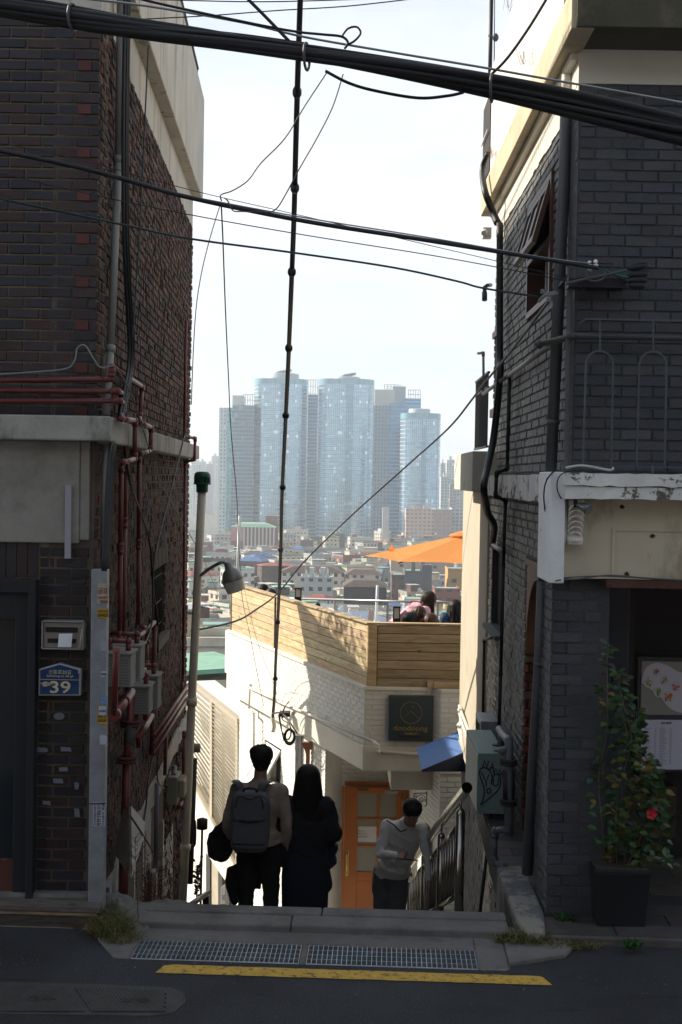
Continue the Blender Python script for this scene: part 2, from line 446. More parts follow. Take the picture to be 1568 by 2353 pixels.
tag(obj('gravel', mb, gm_), kind='stuff')
mb = MB(); rk = random.Random(4)
for (x0, y0, n_) in ((-2.6, -.45, 16), (1.5, -.5, 14), (.3, -.62, 18)):
    x, y = x0, y0
    for i in range(n_):
        x2, y2 = x + rk.uniform(.03, .09), y + rk.uniform(-.03, .03); w = rk.uniform(.0012, .003); mb.add([K(x, y - w, .0035), K(x2, y2 - w, .0035), K(x2, y2 + w, .0035), K(x, y + w, .0035)], [(0, 1, 2, 3)]); x, y = x2, y2
struct('road_crack', mb, ink)
# cast covers in the road
cast = M('cast_iron', (.06, .058, .055), .75, metal=.2, var=.3, scale=8, bump=.6, bscale=120)
mb = MB(); zc = .006
cover = [PZ(-60, 2266, 0), PZ(0, 2258, 0), PZ(230, 2263, 0), PZ(395, 2271, 0), PZ(425, 2285, 0), PZ(428, 2305, 0), PZ(400, 2328, 0), PZ(350, 2336, 0), PZ(0, 2331, 0), PZ(-60, 2328, 0)]
mb.prism([p - V((0, 0, .02)) for p in cover], (0, 0, .026))
st = thing('manhole_cover', 'long ribbed cast iron cover set in the dark asphalt', 'manhole cover', cover[0])
obj('cover_rim', mb, cast, st, .004)
c0, c1, c2, c3 = PZ(-60, 2262, zc), PZ(382, 2276, zc), PZ(378, 2326, zc), PZ(-60, 2325, zc)
mb = MB()
for i in range(56):
    t = i / 56; s = t + .09
    p = c0.lerp(c1, t); q = c3.lerp(c2, min(1, s)); 
    if s > 1: k = (1 - t) / .09; q = p.lerp(c3.lerp(c2, s), k); 
    if 28 <= i <= 29: continue
    d = (q - p).normalized(); w = V((-d.y, d.x, 0)) * .007
    mb.prism([p - w, p + w, q + w, q - w], (0, 0, .006))
obj('rib', mb, cast, st)
text('lettering', '상수', PZ(310, 2297, .018), .16, .06, cast, st, (1, 0, 0), (0, 1, 0), .003)
text('lettering', '오수', PZ(95, 2295, .016), .16, .06, cast, st, (1, 0, 0), (0, 1, 0), .003)
# right terrace of slate tiles
tile = M('slate_tiles', (1, 1, 1), .6, var=.3, scale=6, bump=.4, bscale=50, attr=True)
mb = MB(); slab(mb, 1.10, 5, .30, 5.4, -.2, .036, (.035, .033, .03))
pal = [(.075, .065, .058), (.06, .056, .055), (.085, .07, .055), (.05, .048, .05), (.07, .06, .05)]
for j in range(26):
    y = .335 + j * .205
    if y > 3: break
    off = -.6 * (j % 3) * .4
    for i in range(9):
        x = 1.12 + off + i * .60
        if x + .59 < 1.12: continue
        slab(mb, max(1.12, x), x + .592, y, y + .198, .03, .045 + random.uniform(0, .003), jitter(random.choice(pal), .25))
slab(mb, 1.10, 5, .285, .332, -.1, .043, (.10, .09, .08))
struct('terrace_floor', mb, tile, .002)
# stairs going down and the alley below
mb = MB(); y = 8.25
for i in range(19):
    mb.box((-1.75, y, -6), (1.42, y + .372, .06 - .165 * (i + 1))); y += .37
struct('stairs', mb, concrete, .006)
mb = MB(); mb.add([(-6, 15.2, -3.3), (1.5, 15.2, -3.3), (1.5, 19.2, -3.62), (-6, 19.2, -4.6), (-9, 32, -9.5), (-1.0, 22, -6.2)], [(0, 1, 2, 3), (3, 2, 5, 4)])
struct('path', mb, concrete_lt)
# ================================================================== LEFT BUILDING
LB = thing('brick_house', 'dark brick house with red rubble side wall and stained white parapet', 'building', (-2.5, 8.6, 0))
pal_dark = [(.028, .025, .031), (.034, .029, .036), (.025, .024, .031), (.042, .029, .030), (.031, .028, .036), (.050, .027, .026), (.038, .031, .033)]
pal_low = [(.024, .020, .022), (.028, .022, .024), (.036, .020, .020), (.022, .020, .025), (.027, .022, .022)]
FX = V((1, 0, 0)); FN = V((0, -1, 0))
mb = MB(); wallslab(mb, (-11.6, 8.2, 0), FX, FN, 10.05, 3.13, 5.66, .3, ())
wallslab(mb, (-1.90, 8.2, 0), FX, FN, .335, .0, 2.36, .3, ())
wallslab(mb, (-11.6, 8.2, 0), FX, FN, 8.3, 0, 2.36, .3, ()); wallslab(mb, (-3.3, 8.2, 0), FX, FN, 1.4, 2.13, 2.36, .3, ())
obj('mortar', mb, mortar_tan, LB)
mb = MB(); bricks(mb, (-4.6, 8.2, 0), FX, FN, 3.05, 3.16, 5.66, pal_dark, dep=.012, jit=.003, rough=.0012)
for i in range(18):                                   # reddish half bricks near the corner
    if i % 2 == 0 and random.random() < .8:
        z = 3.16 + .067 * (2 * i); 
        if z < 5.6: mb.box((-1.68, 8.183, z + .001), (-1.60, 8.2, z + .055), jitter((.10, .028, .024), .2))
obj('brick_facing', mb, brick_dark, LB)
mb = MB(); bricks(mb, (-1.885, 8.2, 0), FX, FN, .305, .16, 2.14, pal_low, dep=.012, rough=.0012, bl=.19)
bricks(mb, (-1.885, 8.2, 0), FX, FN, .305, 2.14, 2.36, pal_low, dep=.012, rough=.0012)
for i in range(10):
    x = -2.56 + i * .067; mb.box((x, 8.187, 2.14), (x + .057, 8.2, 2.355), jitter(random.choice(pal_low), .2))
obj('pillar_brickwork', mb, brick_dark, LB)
# concrete lintel band, ledge, white upper band, parapet
conc_dark = M('concrete_weathered', (.34, .325, .29), .9, var=.3, scale=2.2, bump=.4, bscale=60, col2=(.05, .05, .045), thr=.52, soft=.2, pscale=3.5, streak=.4)
mb = MB(); mb.box((-11.6, 8.17, 2.36), (-1.64, 8.5, 3.0)); mb.box((-1.64, 8.18, 2.38), (-1.58, 8.5, 3.0))
obj('lintel', mb, M('plaster_grey', (.30, .28, .245), .9, var=.25, scale=1.6, bump=.3, bscale=40, col2=(.12, .115, .10), thr=.5, soft=.3, pscale=2), LB, .008)
def sidebox(mb, W0, WD, WN, u0, u1, z0, z1, i, o, col=(1, 1, 1)):
    p = W0 + WD * u0 + WN * i; return mb.obox((p.x, p.y, z0), WD * (u1 - u0), WN * (o - i), (0, 0, z1 - z0), col)
mb = MB(); mb.box((-11.6, 8.04, 3.0), (-1.43, 8.3, 3.155)); sidebox(mb, LW0, LWD, LWN, 0.05, 7.2, 2.99, 3.145, -.2, .12)
obj('ledge', mb, conc_dark, LB, .012)
mb = MB(); mb.box((-11.6, 8.185, 5.66), (-1.54, 8.5, 6.03)); sidebox(mb, LW0, LWD, LWN, 0.1, 7.1, 5.665, 6.02, -.3, .012)
obj('roof_band', mb, white_stained, LB, .005)
mb = MB(); mb.box((-11.6, 8.07, 6.03), (-1.42, 8.6, 7.25)); sidebox(mb, LW0, LWD, LWN, 0.05, 7.2, 6.02, 7.2, -.3, .12)
obj('parapet', mb, white_stained, LB, .01)
# side wall: rubble brick
u1 = 7.13
hol = [(3.35, 4.45, 1.28, 1.95), (1.0, 2.9, -1.5, -.24), (3.4, 4.6, -2.0, -.6)]
mb = MB(); wallslab(mb, LW0 - LWD * 0, LWD, LWN, u1, -4.5, 5.67, .28, hol)
mb.obox(LW0 + LWD * u1 - LWN * .3 + V((0, 0, -4.5)), -LWN * 3, V((0, 0, 11)), -LWD * .2)
obj('side_wall', mb, M('mortar_brown', (.10, .08, .058), .95, var=.35, scale=6, bump=.9, bscale=60), LB)
pal_r = [(.10, .046, .034), (.08, .038, .030), (.06, .033, .027), (.12, .06, .045), (.045, .032, .028), (.037, .030, .028), (.09, .052, .04), (.06, .040, .032), (.14, .08, .06)]
mb = MB()
bricks(mb, LW0, LWD, LWN, u1, 3.15, 5.67, pal_r, bl=.095, bh=.055, jt=.012, dep=.014, jit=.005, rough=.003, cham=.004, half=.12, drop=.015, twist=.003)
pal_r2 = [(.085, .04, .03), (.06, .032, .026), (.10, .045, .034), (.045, .03, .026), (.03, .026, .024), (.075, .045, .034), (.12, .05, .035)]
bricks(mb, LW0, LWD, LWN, u1, -.02, 2.99, pal_r2, bl=.11, bh=.055, jt=.014, dep=.012, jit=.005, rough=.004, cham=.004, half=.15, drop=.02, holes=hol, twist=.003)
bricks(mb, LW0, LWD, LWN, u1, -2.2, -.2, pal_r2, bl=.11, bh=.055, jt=.014, dep=.016, jit=.011, rough=.007, cham=.006, half=.2, drop=.04, holes=[(.0, 4.7, -3, -.2)] + hol, twist=.012)
obj('rubble_brickwork', mb, brick_red, LB)
mb = MB(); n = 24; pts = [(0, .0)]; top = []; 
for i in range(n + 1):
    u = u1 * i / n; top.append((u, .02 + random.uniform(-.03, .03)))
bot = [(u, z - .2 + random.uniform(-.03, .03)) for u, z in top[::-1]]
mb.prism([LW0 + LWD * u + LWN * .012 + V((0, 0, z)) for u, z in top + bot], LWN * .02)
sidebox(mb, LW0, LWD, LWN, 2.95, 3.35, -3, -.2, 0, .025); sidebox(mb, LW0, LWD, LWN, 4.65, 5.6, -3, -.9, 0, .02)
obj('plaster_band', mb, M('plaster_dirty_white', (.42, .41, .37), .85, var=.25, scale=3, bump=.4, bscale=40, col2=(.12, .11, .1), thr=.55, pscale=4), LB)
# window with iron bars in the side wall
wn = obj('window', sidebox(MB(), LW0, LWD, LWN, 3.35, 4.45, 1.28, 1.95, -.16, -.14), glass_dark, LB)
mb = MB()
for i in range(9):
    u = 3.4 + i * .125; p = LW0 + LWD * u + V((0, 0, 1.28)); mb.cyl(p - LWN * .02, p - LWN * .02 + V((0, 0, .67)), .007, 6)
for z in (1.38, 1.6, 1.85): mb.cyl(LW0 + LWD * 3.35 + V((0, 0, z)) - LWN * .02, LW0 + LWD * 4.45 + V((0, 0, z)) - LWN * .02, .006, 6)
obj('window_bars', mb, black_iron, LB)
mb = MB(); sidebox(mb, LW0, LWD, LWN, 3.25, 4.55, 1.2, 1.28, -.1, .05)
for i in range(10):
    u = 3.3 + i * .12; p = LW0 + LWD * u + V((0, 0, 1.955)); mb.obox(p, LWD * .06, LWN * .03, V((0, 0, .17)), jitter((.14, .05, .035), .3))
obj('window_sill', mb, M('sill_stone', (.14, .12, .1), .9, var=.3, bump=.4), LB)
alu = M('aluminium_frame', (.52, .48, .40), .35, metal=.3, var=.1, bump=.05)
wn = obj('basement_window', sidebox(MB(), LW0, LWD, LWN, 1.0, 2.9, -1.5, -.24, -.13, -.10), glass_dark, LB)
mb = MB()
for u in (1.0, 1.62, 2.25, 2.86): sidebox(mb, LW0, LWD, LWN, u, u + .05, -1.5, -.24, -.10, .015)
for z in (-1.5, -.98, -.30): sidebox(mb, LW0, LWD, LWN, 1.0, 2.9, z, z + .05, -.10, .02)
obj('window_frame', mb, alu, wn, .004)
mb = MB()
for i in range(26): sidebox(mb, LW0, LWD, LWN, 1.06, 1.6, -1.43 + i * .043, -1.41 + i * .043, -.09, -.05)
obj('shutter', mb, M('shutter_grey', (.06, .065, .07), .5, var=.15, bump=.1), wn)
sidebox(mb := MB(), LW0, LWD, LWN, 3.4, 4.6, -2.0, -.6, -.12, -.10); obj('basement_window', mb, glass_dark, LB)
mb = MB()
for u in (3.4, 3.95, 4.55): sidebox(mb, LW0, LWD, LWN, u, u + .05, -2.0, -.6, -.1, .02)
obj('window_frame', mb, alu, LB.children[-1], .004)
# roof railing of thin black rods
mb = MB(); off = .05
for i in range(60):
    p = LW0 + LWD * (.1 + i * .117) + LWN * off + V((0, 0, 7.2)); mb.cyl(p, p + V((0, 0, .34)), .007, 5)
for z in (7.26, 7.52): mb.cyl(LW0 + LWN * off + V((0, 0, z)), LW0 + LWD * 7.1 + LWN * off + V((0, 0, z)), .011, 6)
obj('roof_railing', mb, black_iron, LB)
# glazed door
frm = M('door_frame_dark', (.014, .018, .021), .5, var=.2, bump=.08)
dr = thing('glazed_door', 'dark framed glass shop door with rusty red kick panel', 'door', (-2.5, 8.2, .12))
mb = MB(); mb.box((-3.3, 8.13, .12), (-2.10, 8.32, 2.125), (1, 1, 1)); 
mb = MB(); mb.box((-1.935, 8.10, .12), (-1.89, 8.3, 2.13)); mb.box((-3.3, 8.10, 2.05), (-1.935, 8.3, 2.13)); mb.box((-2.025, 8.14, .12), (-1.935, 8.26, 2.05)); mb.box((-3.3, 8.14, 1.88), (-2.025, 8.26, 2.05))
obj('door_frame', mb, frm, dr, .004)
obj('glass', MB().box((-3.3, 8.19, .36), (-2.025, 8.20, 1.88)), glass_dark, dr)
obj('kick_panel', MB().box((-3.3, 8.16, .12), (-2.025, 8.24, .36)), M('rusty_red', (.09, .03, .02), .7, var=.3, bump=.3, col2=(.25, .2, .17), thr=.62, pscale=14), dr, .003)
obj('interior', MB().box((-3.4, 8.6, .1), (-1.8, 8.62, 2.1)), void, dr)
# wooden deck step
deckw = wood('deck_wood', (.13, .11, .09), (.06, .05, .042), .8, 2, (1.5, 12, 12))
dk = thing('wooden_deck_step', 'grey weathered wooden step in front of the glazed door', 'step', (-2.3, 7.8, 0))
mb = MB()
for j in range(4): mb.prism([K(-4, .30 + j * .125, .1), K(-1.45 - j * .0 + (j * -.02), .30 + j * .125, .1), K(-1.47 + (j * -.02), .42 + j * .125, .1), K(-4, .42 + j * .125, .1)], (0, 0, .035), jitter((1, 1, 1), .15))
obj('deck_board', mb, deckw, dk, .003)
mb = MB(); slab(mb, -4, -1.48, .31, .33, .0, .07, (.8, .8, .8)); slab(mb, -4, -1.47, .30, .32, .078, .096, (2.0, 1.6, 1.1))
for j in range(9): slab(mb, -4, -1.48, .303, .31, .004 + j * .0073, .0085 + j * .0073, (.7, .7, .65))
slab(mb, -1.52, -1.5, .33, .8, .0, .1, (.4, .4, .4))
obj('riser_board', mb, deckw, dk)
mb = MB()
for (cx, cy, rx, ry, h, sd_) in [(-1.30, .42, .22, .18, .055, 1), (-1.42, .62, .17, .16, .12, 2), (-1.10, .62, .28, .14, .055, 3), (-1.48, .40, .12, .12, .07, 4)]:
    vs = []; 
    mb.ball(K(cx, cy, .0), (rx, ry, h), 40, 24)
mb.v = [(x + .04 * noise.noise(V((x, y, z)) * 11), y + .03 * noise.noise(V((y, x, z)) * 9), z + .035 * noise.noise(V((x, y, z)) * 8) + .02 * noise.noise(V((x, y, z)) * 25)) for x, y, z in mb.v]
single('concrete_rubble', mb, concrete, 'rough lump of concrete poured beside the wooden step', 'concrete')
# base under the facade
mb = MB(); mb.box((-4.6, 8.12, -.3), (-1.5, 8.5, .16)); obj('plinth', mb, concrete, LB, .02)
# ---- things fixed on the left house
mb = MB(); a, b = P(150, 1283, 8.17), P(166, 1115, 8.17); mb.box((a.x, 8.15, a.z), (b.x, 8.168, b.z)); single('metal_strip', mb, M('lavender_strip', (.34, .33, .38), .6, var=.1, bump=.05), 'narrow pale blank strip screwed to the brick pillar', 'metal plate', bevel=.002)
# intercom-like mailbox
m0, m1 = P(95, 1492, 8.1), P(193, 1428, 8.1)
mbx = thing('mailbox', 'old grey metal letter box with a blank white paper tucked in', 'mailbox', ((m0.x + m1.x) / 2, 8.19, m0.z))
cx, cz = (m0.x + m1.x) / 2, (m0.z + m1.z) / 2; w, h = m1.x - m0.x, m1.z - m0.z
mb = MB(); mb.box((m0.x, 8.10, m0.z), (m1.x, 8.186, m0.z + .008)); mb.box((m0.x, 8.10, m1.z - .008), (m1.x, 8.186, m1.z)); mb.box((m0.x, 8.10, m0.z), (m0.x + .008, 8.186, m1.z)); mb.box((m1.x - .008, 8.10, m0.z), (m1.x, 8.186, m1.z))
obj('case', mb, M('mailbox_zinc', (.30, .31, .31), .5, metal=.3, var=.2, bump=.1), mbx, .002)
mb = MB(); mb.box((m0.x + .01, 8.112, m0.z + .01), (m1.x - .01, 8.13, m1.z - .01)); obj('front_plate', mb, M('mailbox_tan', (.22, .20, .16), .6, var=.25, bump=.15), mbx, .003)
for (z0, z1, x0, x1) in [(cz + h * .10, cz + h * .28, .09, .85), (cz - h * .27, cz - h * .12, .14, .82)]:
    mb = MB(); mb.box((m0.x + w * x0, 8.107, z0), (m0.x + w * x1, 8.113, z1)); obj('slot', mb, void, mbx, .006)
pa, pb, pc, pd = P(136, 1456, 8.09), P(167, 1456, 8.085), P(164, 1487, 8.09), P(133, 1487, 8.09)
mb = MB(); mb.prism([pa, pb, pc, pd], (0, .001, 0)); obj('paper', mb, paperw, mbx)
mb = MB(); mb.tube([P(190, 1445, 8.09), P(183, 1493, 8.08)], .006, 6); obj('folded_leaflet', mb, M('leaflet', (.35, .30, .26), .7), mbx)
# number plate
npb = M('sign_blue', (.006, .035, .13), .4, var=.12, scale=20, bump=.05, col2=(.02, .07, .13), thr=.55, pscale=6)
cream = M('sign_cream', (.62, .56, .36), .5, var=.1, scale=30, bump=.05, col2=(.3, .2, .1), thr=.62, pscale=30)
A = [P(x, y, 8.13) for x, y in [(88, 1599), (186, 1599), (187, 1538), (137, 1524), (89, 1538)]]
sg = thing('house_number_plate', 'blue pentagonal house number sign reading 39 on dark bricks', 'sign', (A[0].x, 8.18, A[0].z))
c = sum(A, V()) / 5
mb = MB(); mb.prism(A, (0, .05, 0)); obj('frame', mb, M('sign_silver', (.5, .52, .55), .35, metal=.5, var=.1, bump=.05), sg, .006, seg=3)
mb = MB(); mb.prism([c + (p - c) * .91 - V((0, .002, 0)) for p in A], (0, .01, 0)); obj('panel', mb, npb, sg)
q = lambda x, y, Y=8.126: P(x, y, Y)
text('lettering', '신흥로20길', q(138, 1544), .14, .028, cream, sg); text('lettering', 'Sinheung-ro 20-gil', q(138, 1554), .165, .018, cream, sg)
text('lettering', '39', q(139, 1579), .128, .076, cream, sg, bold=.012)
mb = MB(); a, b = q(92, 1561), q(184, 1561); mb.box((a.x, 8.124, a.z - .0012), (b.x, 8.128, a.z + .0012)); obj('divider', mb, cream, sg)
mb = MB(); mb.prism([q(180, 1544) + V((.007 * math.cos(t) if abs(t) < 1.6 else 0, 0, .012 * math.sin(t))) for t in [-1.5, -1, -.5, 0, .5, 1, 1.5]], (0, .003, 0)); obj('mark', mb, cream, sg)
mb = MB(); e = q(108, 1572, 8.123)
mb.prism([e + V((.035 * (1 + .35 * math.sin(5 * t)) * math.cos(t), 0, .014 * (1 + .3 * math.cos(3 * t)) * math.sin(t))) for t in [i * .35 for i in range(18)]], (0, .002, 0)); obj('peeled_patch', mb, M('peeled', (.5, .42, .34), .8, col2=(.3, .18, .1), thr=.5, pscale=40), sg)
# sticker remains on the bricks
stk = M('sticker_residue', (.20, .20, .24), .7, var=.3, scale=40, bump=.1)
for i, (x, y, w_, h_, lb) in enumerate([(97, 1723, 24, 11, 'pale'), (152, 1722, 24, 10, 'pale'), (134, 1795, 23, 11, 'pale'), (176, 1806, 10, 16, 'faded'), (107, 1845, 20, 9, 'faint'), (177, 1868, 12, 18, 'torn'), (145, 1768, 20, 10, 'scratched')]):
    p = P(x, y, 8.18); w2, h2 = w_ / 366 / 2, h_ / 366 / 2; mb = MB()
    mb.prism([p + V((a * w2 + random.uniform(-.004, .004), 0, b * h2 + random.uniform(-.003, .003))) for a, b in [(-1, -1), (0, -1), (1, -1), (1, .3), (.9, 1), (-1, 1)]], (0, .004, 0))
    single('sticker_remnant', mb, stk, ['faded label scrap under the oval sticker, first in its row', 'faded label scrap beside another one, nearer the metal duct', 'pale label scrap on a reddish brick near the pillar middle', 'small faded label scrap near the pillar edge below two pale ones', 'faint grey label scrap on a brick in the lower pillar', 'torn tall label scrap on the lower pillar edge', 'scratched slanting label scrap below the paired pale scraps'][i], 'sticker', group='old sticker scraps on the brick pillar')
p = P(136, 1646, 8.18); mb = MB(); mb.prism([p + V((.035 * math.cos(t), 0, .023 * math.sin(t))) for t in [i * .4 for i in range(16)]], (0, .004, 0)); single('oval_sticker', mb, M('oval_grey', (.16, .19, .19), .6), 'oval grey sticker below the blue number sign', 'sticker')
# cable duct with stickers
dx0, dx1 = P(230, 1700, 8.1).x - .055, P(230, 1700, 8.1).x + .052
dz0, dz1 = .05, P(230, 1308, 8.1).z
du = thing('cable_duct', 'tall grey steel cable duct plastered with small adverts', 'cable duct', ((dx0 + dx1) / 2, 8.1, dz0))
tp = P(231, 1308, 8.1).x - P(231, 1308, 8.1).x
def DX(z): return P(231 - (1.6) * 0, 1700, 8.1).x
mb = MB(); xb, xt = P(223, 2070, 8.1).x, P(231, 1308, 8.1).x
mb.obox((xb - .048, 8.06, dz0), (.096, 0, 0), (0, .09, 0), (xt - xb, 0, dz1 - dz0)); obj('duct_body', mb, galv, du, .004)
mb = MB(); mb.tube([(xb - .055, 8.055, .75), (xb + .056, 8.055, .755)], .004, 5); obj('strap', mb, black_rubber, du)
def advert(x0, y0, x1, y1, base, txts, ink_, name='advert_sticker'):
    a, b = P(x0, y1, 8.052), P(x1, y0, 8.052)
    mb = MB(); mb.box((a.x, 8.055, a.z), (b.x, 8.0585, b.z)); o = obj(name, mb, base, du)
    for (s, fx, fz, fw, fh, vert) in txts:
        cx_, cz_ = a.x + (b.x - a.x) * fx, b.z + (a.z - b.z) * fz
        if vert: text('lettering', s, (cx_, 8.0545, cz_), (b.z - a.z) * fw, (b.x - a.x) * fh, ink_, o, (0, 0, -1), (1, 0, 0))
        else: text('lettering', s, (cx_, 8.0545, cz_), (b.x - a.x) * fw, (b.z - a.z) * fh, ink_, o)
adc = M('advert_cream', (.42, .34, .25), .7, var=.1, bump=.03); ady = M('advert_yellow', (.45, .27, .02), .7, var=.1, bump=.03); adb = M('advert_blue', (.12, .25, .5), .7, var=.1, bump=.03); adw = M('advert_white', (.42, .45, .5), .7, var=.15, bump=.03); adk = M('advert_black', (.02, .03, .04), .7, bump=.03)
inkr = M('red_ink', (.4, .03, .03), .6, var=0, bump=0); inkb = M('blue_ink', (.04, .1, .4), .6, var=0, bump=0)
advert(224, 1341, 249, 1388, adc, [('금강', .5, .35, .9, .3, 0), ('2604', .58, .88, .7, .16, 0)], ink)
advert(224.5, 1342, 248.5, 1386, M('advert_clear', (.42, .34, .25), .7), [('010-877', .5, .67, .9, .14, 0)], inkr) if False else None
a = P(237, 1373, 8.05); text('lettering', '010-877', (a.x, 8.0535, a.z), .058, .017, inkr, du)
advert(224, 1399, 249, 1420, ady, [('사다리', .5, .28, .9, .36, 0), ('010-4225', .5, .7, .9, .36, 0)], ink)
advert(232, 1543, 246, 1556, adw, [('여자화', .5, .5, .8, .5, 0)], ink)
advert(231, 1599, 246, 1620, adb, [('용달', .5, .3, .8, .3, 0), ('010-5', .5, .7, .8, .3, 0)], adw)
advert(224, 1622, 245, 1664, ady, [('용달 소', .5, .6, .9, .14, 0), ('010-5219', .5, .8, .9, .16, 0)], ink)
a0, a1 = P(227, 1643, 8.05), P(245, 1624, 8.05); mb = MB(); mb.box((a0.x, 8.052, a0.z), (a1.x, 8.0548, a1.z)); obj('advert_sticker', mb, adw, du); text('lettering', '010-2005', ((a0.x + a1.x) / 2, 8.0505, (a0.z + a1.z) / 2), .04, .014, inkb, du)
advert(229, 1690, 246, 1711, adw, [], ink); advert(230, 1475, 247, 1497, M('advert_grey', (.32, .32, .36), .8, var=.3, bump=.05), [], ink)
advert(213, 1845, 242, 1899, adw, [('5-80가정집이사', .17, .5, .9, .18, 1), ('010-9065-6636', .5, .5, .95, .34, 1), ('용달 소형이사', .85, .5, .95, .2, 1)], ink)
# pipes on the side wall -------------------------------------------------------------
def wallpipe(name, pts, r, mat, label, cat='pipe', off=.05, group=None, F=PL, k=10, fit=True, sm=0, ends=None):
    offs = off if isinstance(off, (list, tuple)) else [off] * len(pts)
    q = [F(x, y, o) for (x, y), o in zip(pts, offs)]
    loc = q[-1] if q[-1].z < q[0].z else q[0]
    t = thing(name, label, cat, loc, group) if fit else None
    mb = MB(); 
    if sm:
        qq = smooth(q, sm); rr = r
        if isinstance(r, list): rr = [r[min(len(r) - 1, i // sm)] + (r[min(len(r) - 1, i // sm + 1)] - r[min(len(r) - 1, i // sm)]) * (i % sm) / sm for i in range(len(qq))]
        mb.tube(qq, rr, k)
    else:
        for a, b in zip(q, q[1:]): mb.tube([a, b], r, k)
        for a in q[1:-1]: mb.ball(a, r * 1.0, k, 6)
    if not fit: return single(name, mb, mat, label, cat, loc, group)
    obj('pipe_run', mb, mat, t)
    for i, a in enumerate(q[1:-1]):
        mb = MB()
        d0 = (q[i] - a).normalized(); d1 = (q[i + 2] - a).normalized()
        if d0.dot(d1) < -.97: mb.tube([a - d0 * r * .9, a + d0 * r * .9], r * 1.25, k)
        else: mb.ball(a, r * 1.3, k, 6); mb.tube([a + d0 * r * .6, a + d0 * r * 2.4], r * 1.28, k); mb.tube([a + d1 * r * .6, a + d1 * r * 2.4], r * 1.28, k)
        obj('elbow', mb, mat, t)
    return t
PG = 'red gas pipes on the brick house'
# three horizontals over the ledge that turn the corner and run back
def fpipe(name, front, side, r, label):
    q = [P(x, y, Y) for x, y, Y in front] + [PL(x, y, o) for x, y, o in side]
    t = thing(name, label, 'gas pipe', q[0], PG); mb = MB(); m2 = MB()
    for a, b in zip(q, q[1:]): mb.tube([a, b], r, 10)
    for i, a in enumerate(q[1:-1]):
        m2 = MB(); d0 = (q[i] - a).normalized(); d1 = (q[i + 2] - a).normalized(); m2.ball(a, r * 1.3, 10, 6); m2.tube([a + d0 * r * .6, a + d0 * r * 2.5], r * 1.3, 10); m2.tube([a + d1 * r * .6, a + d1 * r * 2.5], r * 1.3, 10)
        obj('elbow', m2, red_paint, t)
    obj('pipe_run', mb, red_paint, t)
    m3 = MB(); p = q[0].lerp(q[1], .35); m3.box((p.x - .012, p.y, p.z - .025), (p.x + .012, 8.2, p.z + .03)); m3.tube([p - V((.02, 0, 0)), p + V((.02, 0, 0))], r * 1.4, 10); obj('bracket', m3, red_paint, t)
fpipe('gas_pipe', [(-330, 878, 8.03), (256, 871, 8.03), (258, 843, 8.03)], [(262, 846, .1), (327, 888, .06), (322, 960, .06), (322, 970, .16), (348, 982, .16), (346, 1036, .16), (324, 1042, .16), (320, 1050, .06), (319, 1250, .06), (318, 1435, .06)], .0165, 'topmost horizontal red gas pipe over the ledge, dropping down the side wall')
fpipe('gas_pipe', [(-330, 895, 8.04), (271, 899, 8.04)], [(281, 903, .08), (278, 950, .07), (279, 962, .17), (311, 966, .17), (310, 1054, .17), (284, 1062, .17), (279, 1072, .06), (277, 1260, .06), (275, 1465, .06)], .0165, 'middle horizontal red gas pipe over the ledge')
fpipe('gas_pipe', [(-330, 922, 8.05), (276, 921, 8.05)], [(283, 925, .08), (288, 950, .07), (290, 1075, .07), (287, 1200, .05), (284, 1460, .05)], .0165, 'lowest horizontal red gas pipe just above the ledge')
wallpipe('gas_pipe', [(428, 738), (424, 1003), (449, 1007), (447, 1056), (426, 1062), (421, 1560), (418, 1590)], .016, red_paint, 'long thin red pipe near the far end of the rubble wall', 'gas pipe', [.05, .05, .15, .15, .05, .05, .05], PG)
wallpipe('gas_pipe', [(353, 1692), (442, 1560)], .018, red_paint, 'topmost of three slanting red pipes low on the side wall', 'gas pipe', .09, PG)
wallpipe('gas_pipe', [(352, 1712), (442, 1574)], .018, red_paint, 'middle one of three slanting red pipes low on the side wall', 'gas pipe', .09, PG)
wallpipe('gas_pipe', [(352, 1734), (441, 1590)], .018, red_paint, 'lowest of three slanting red pipes low on the side wall', 'gas pipe', .09, PG)
wallpipe('gas_pipe', [(357, 1440), (352, 1560), (349, 1735)], .02, red_paint, 'red pipe dropping to the lower ends of the slanting pipes', 'gas pipe', .07, PG)
wallpipe('gas_pipe', [(383, 1680), (379, 1782)], .018, red_paint, 'short red pipe dropping into the cream meter box', 'gas pipe', .07, PG)
wallpipe('gas_pipe', [(447, 1385), (446, 1600), (441, 1680), (424, 1684), (421, 1840), (412, 1855)], .02, red_paint, 'red pipe behind the tall beige vent pipe', 'gas pipe', .1, PG)
wallpipe('gas_pipe', [(282, 1462), (283, 1480)], .02, red_paint, 'stub of red pipe with elbow above the nearest meter cover', 'gas pipe', .08, PG)
wallpipe('gas_pipe', [(312, 1468), (332, 1452), (355, 1430)], .018, red_paint, 'short sloping red pipe between two downpipes', 'gas pipe', .1, PG)
wallpipe('gas_pipe', [(324, 1440), (340, 1445), (338, 1475), (335, 1530), (318, 1560)], .018, red_paint, 'red pipe bending down behind the second meter cover', 'gas pipe', .08, PG)
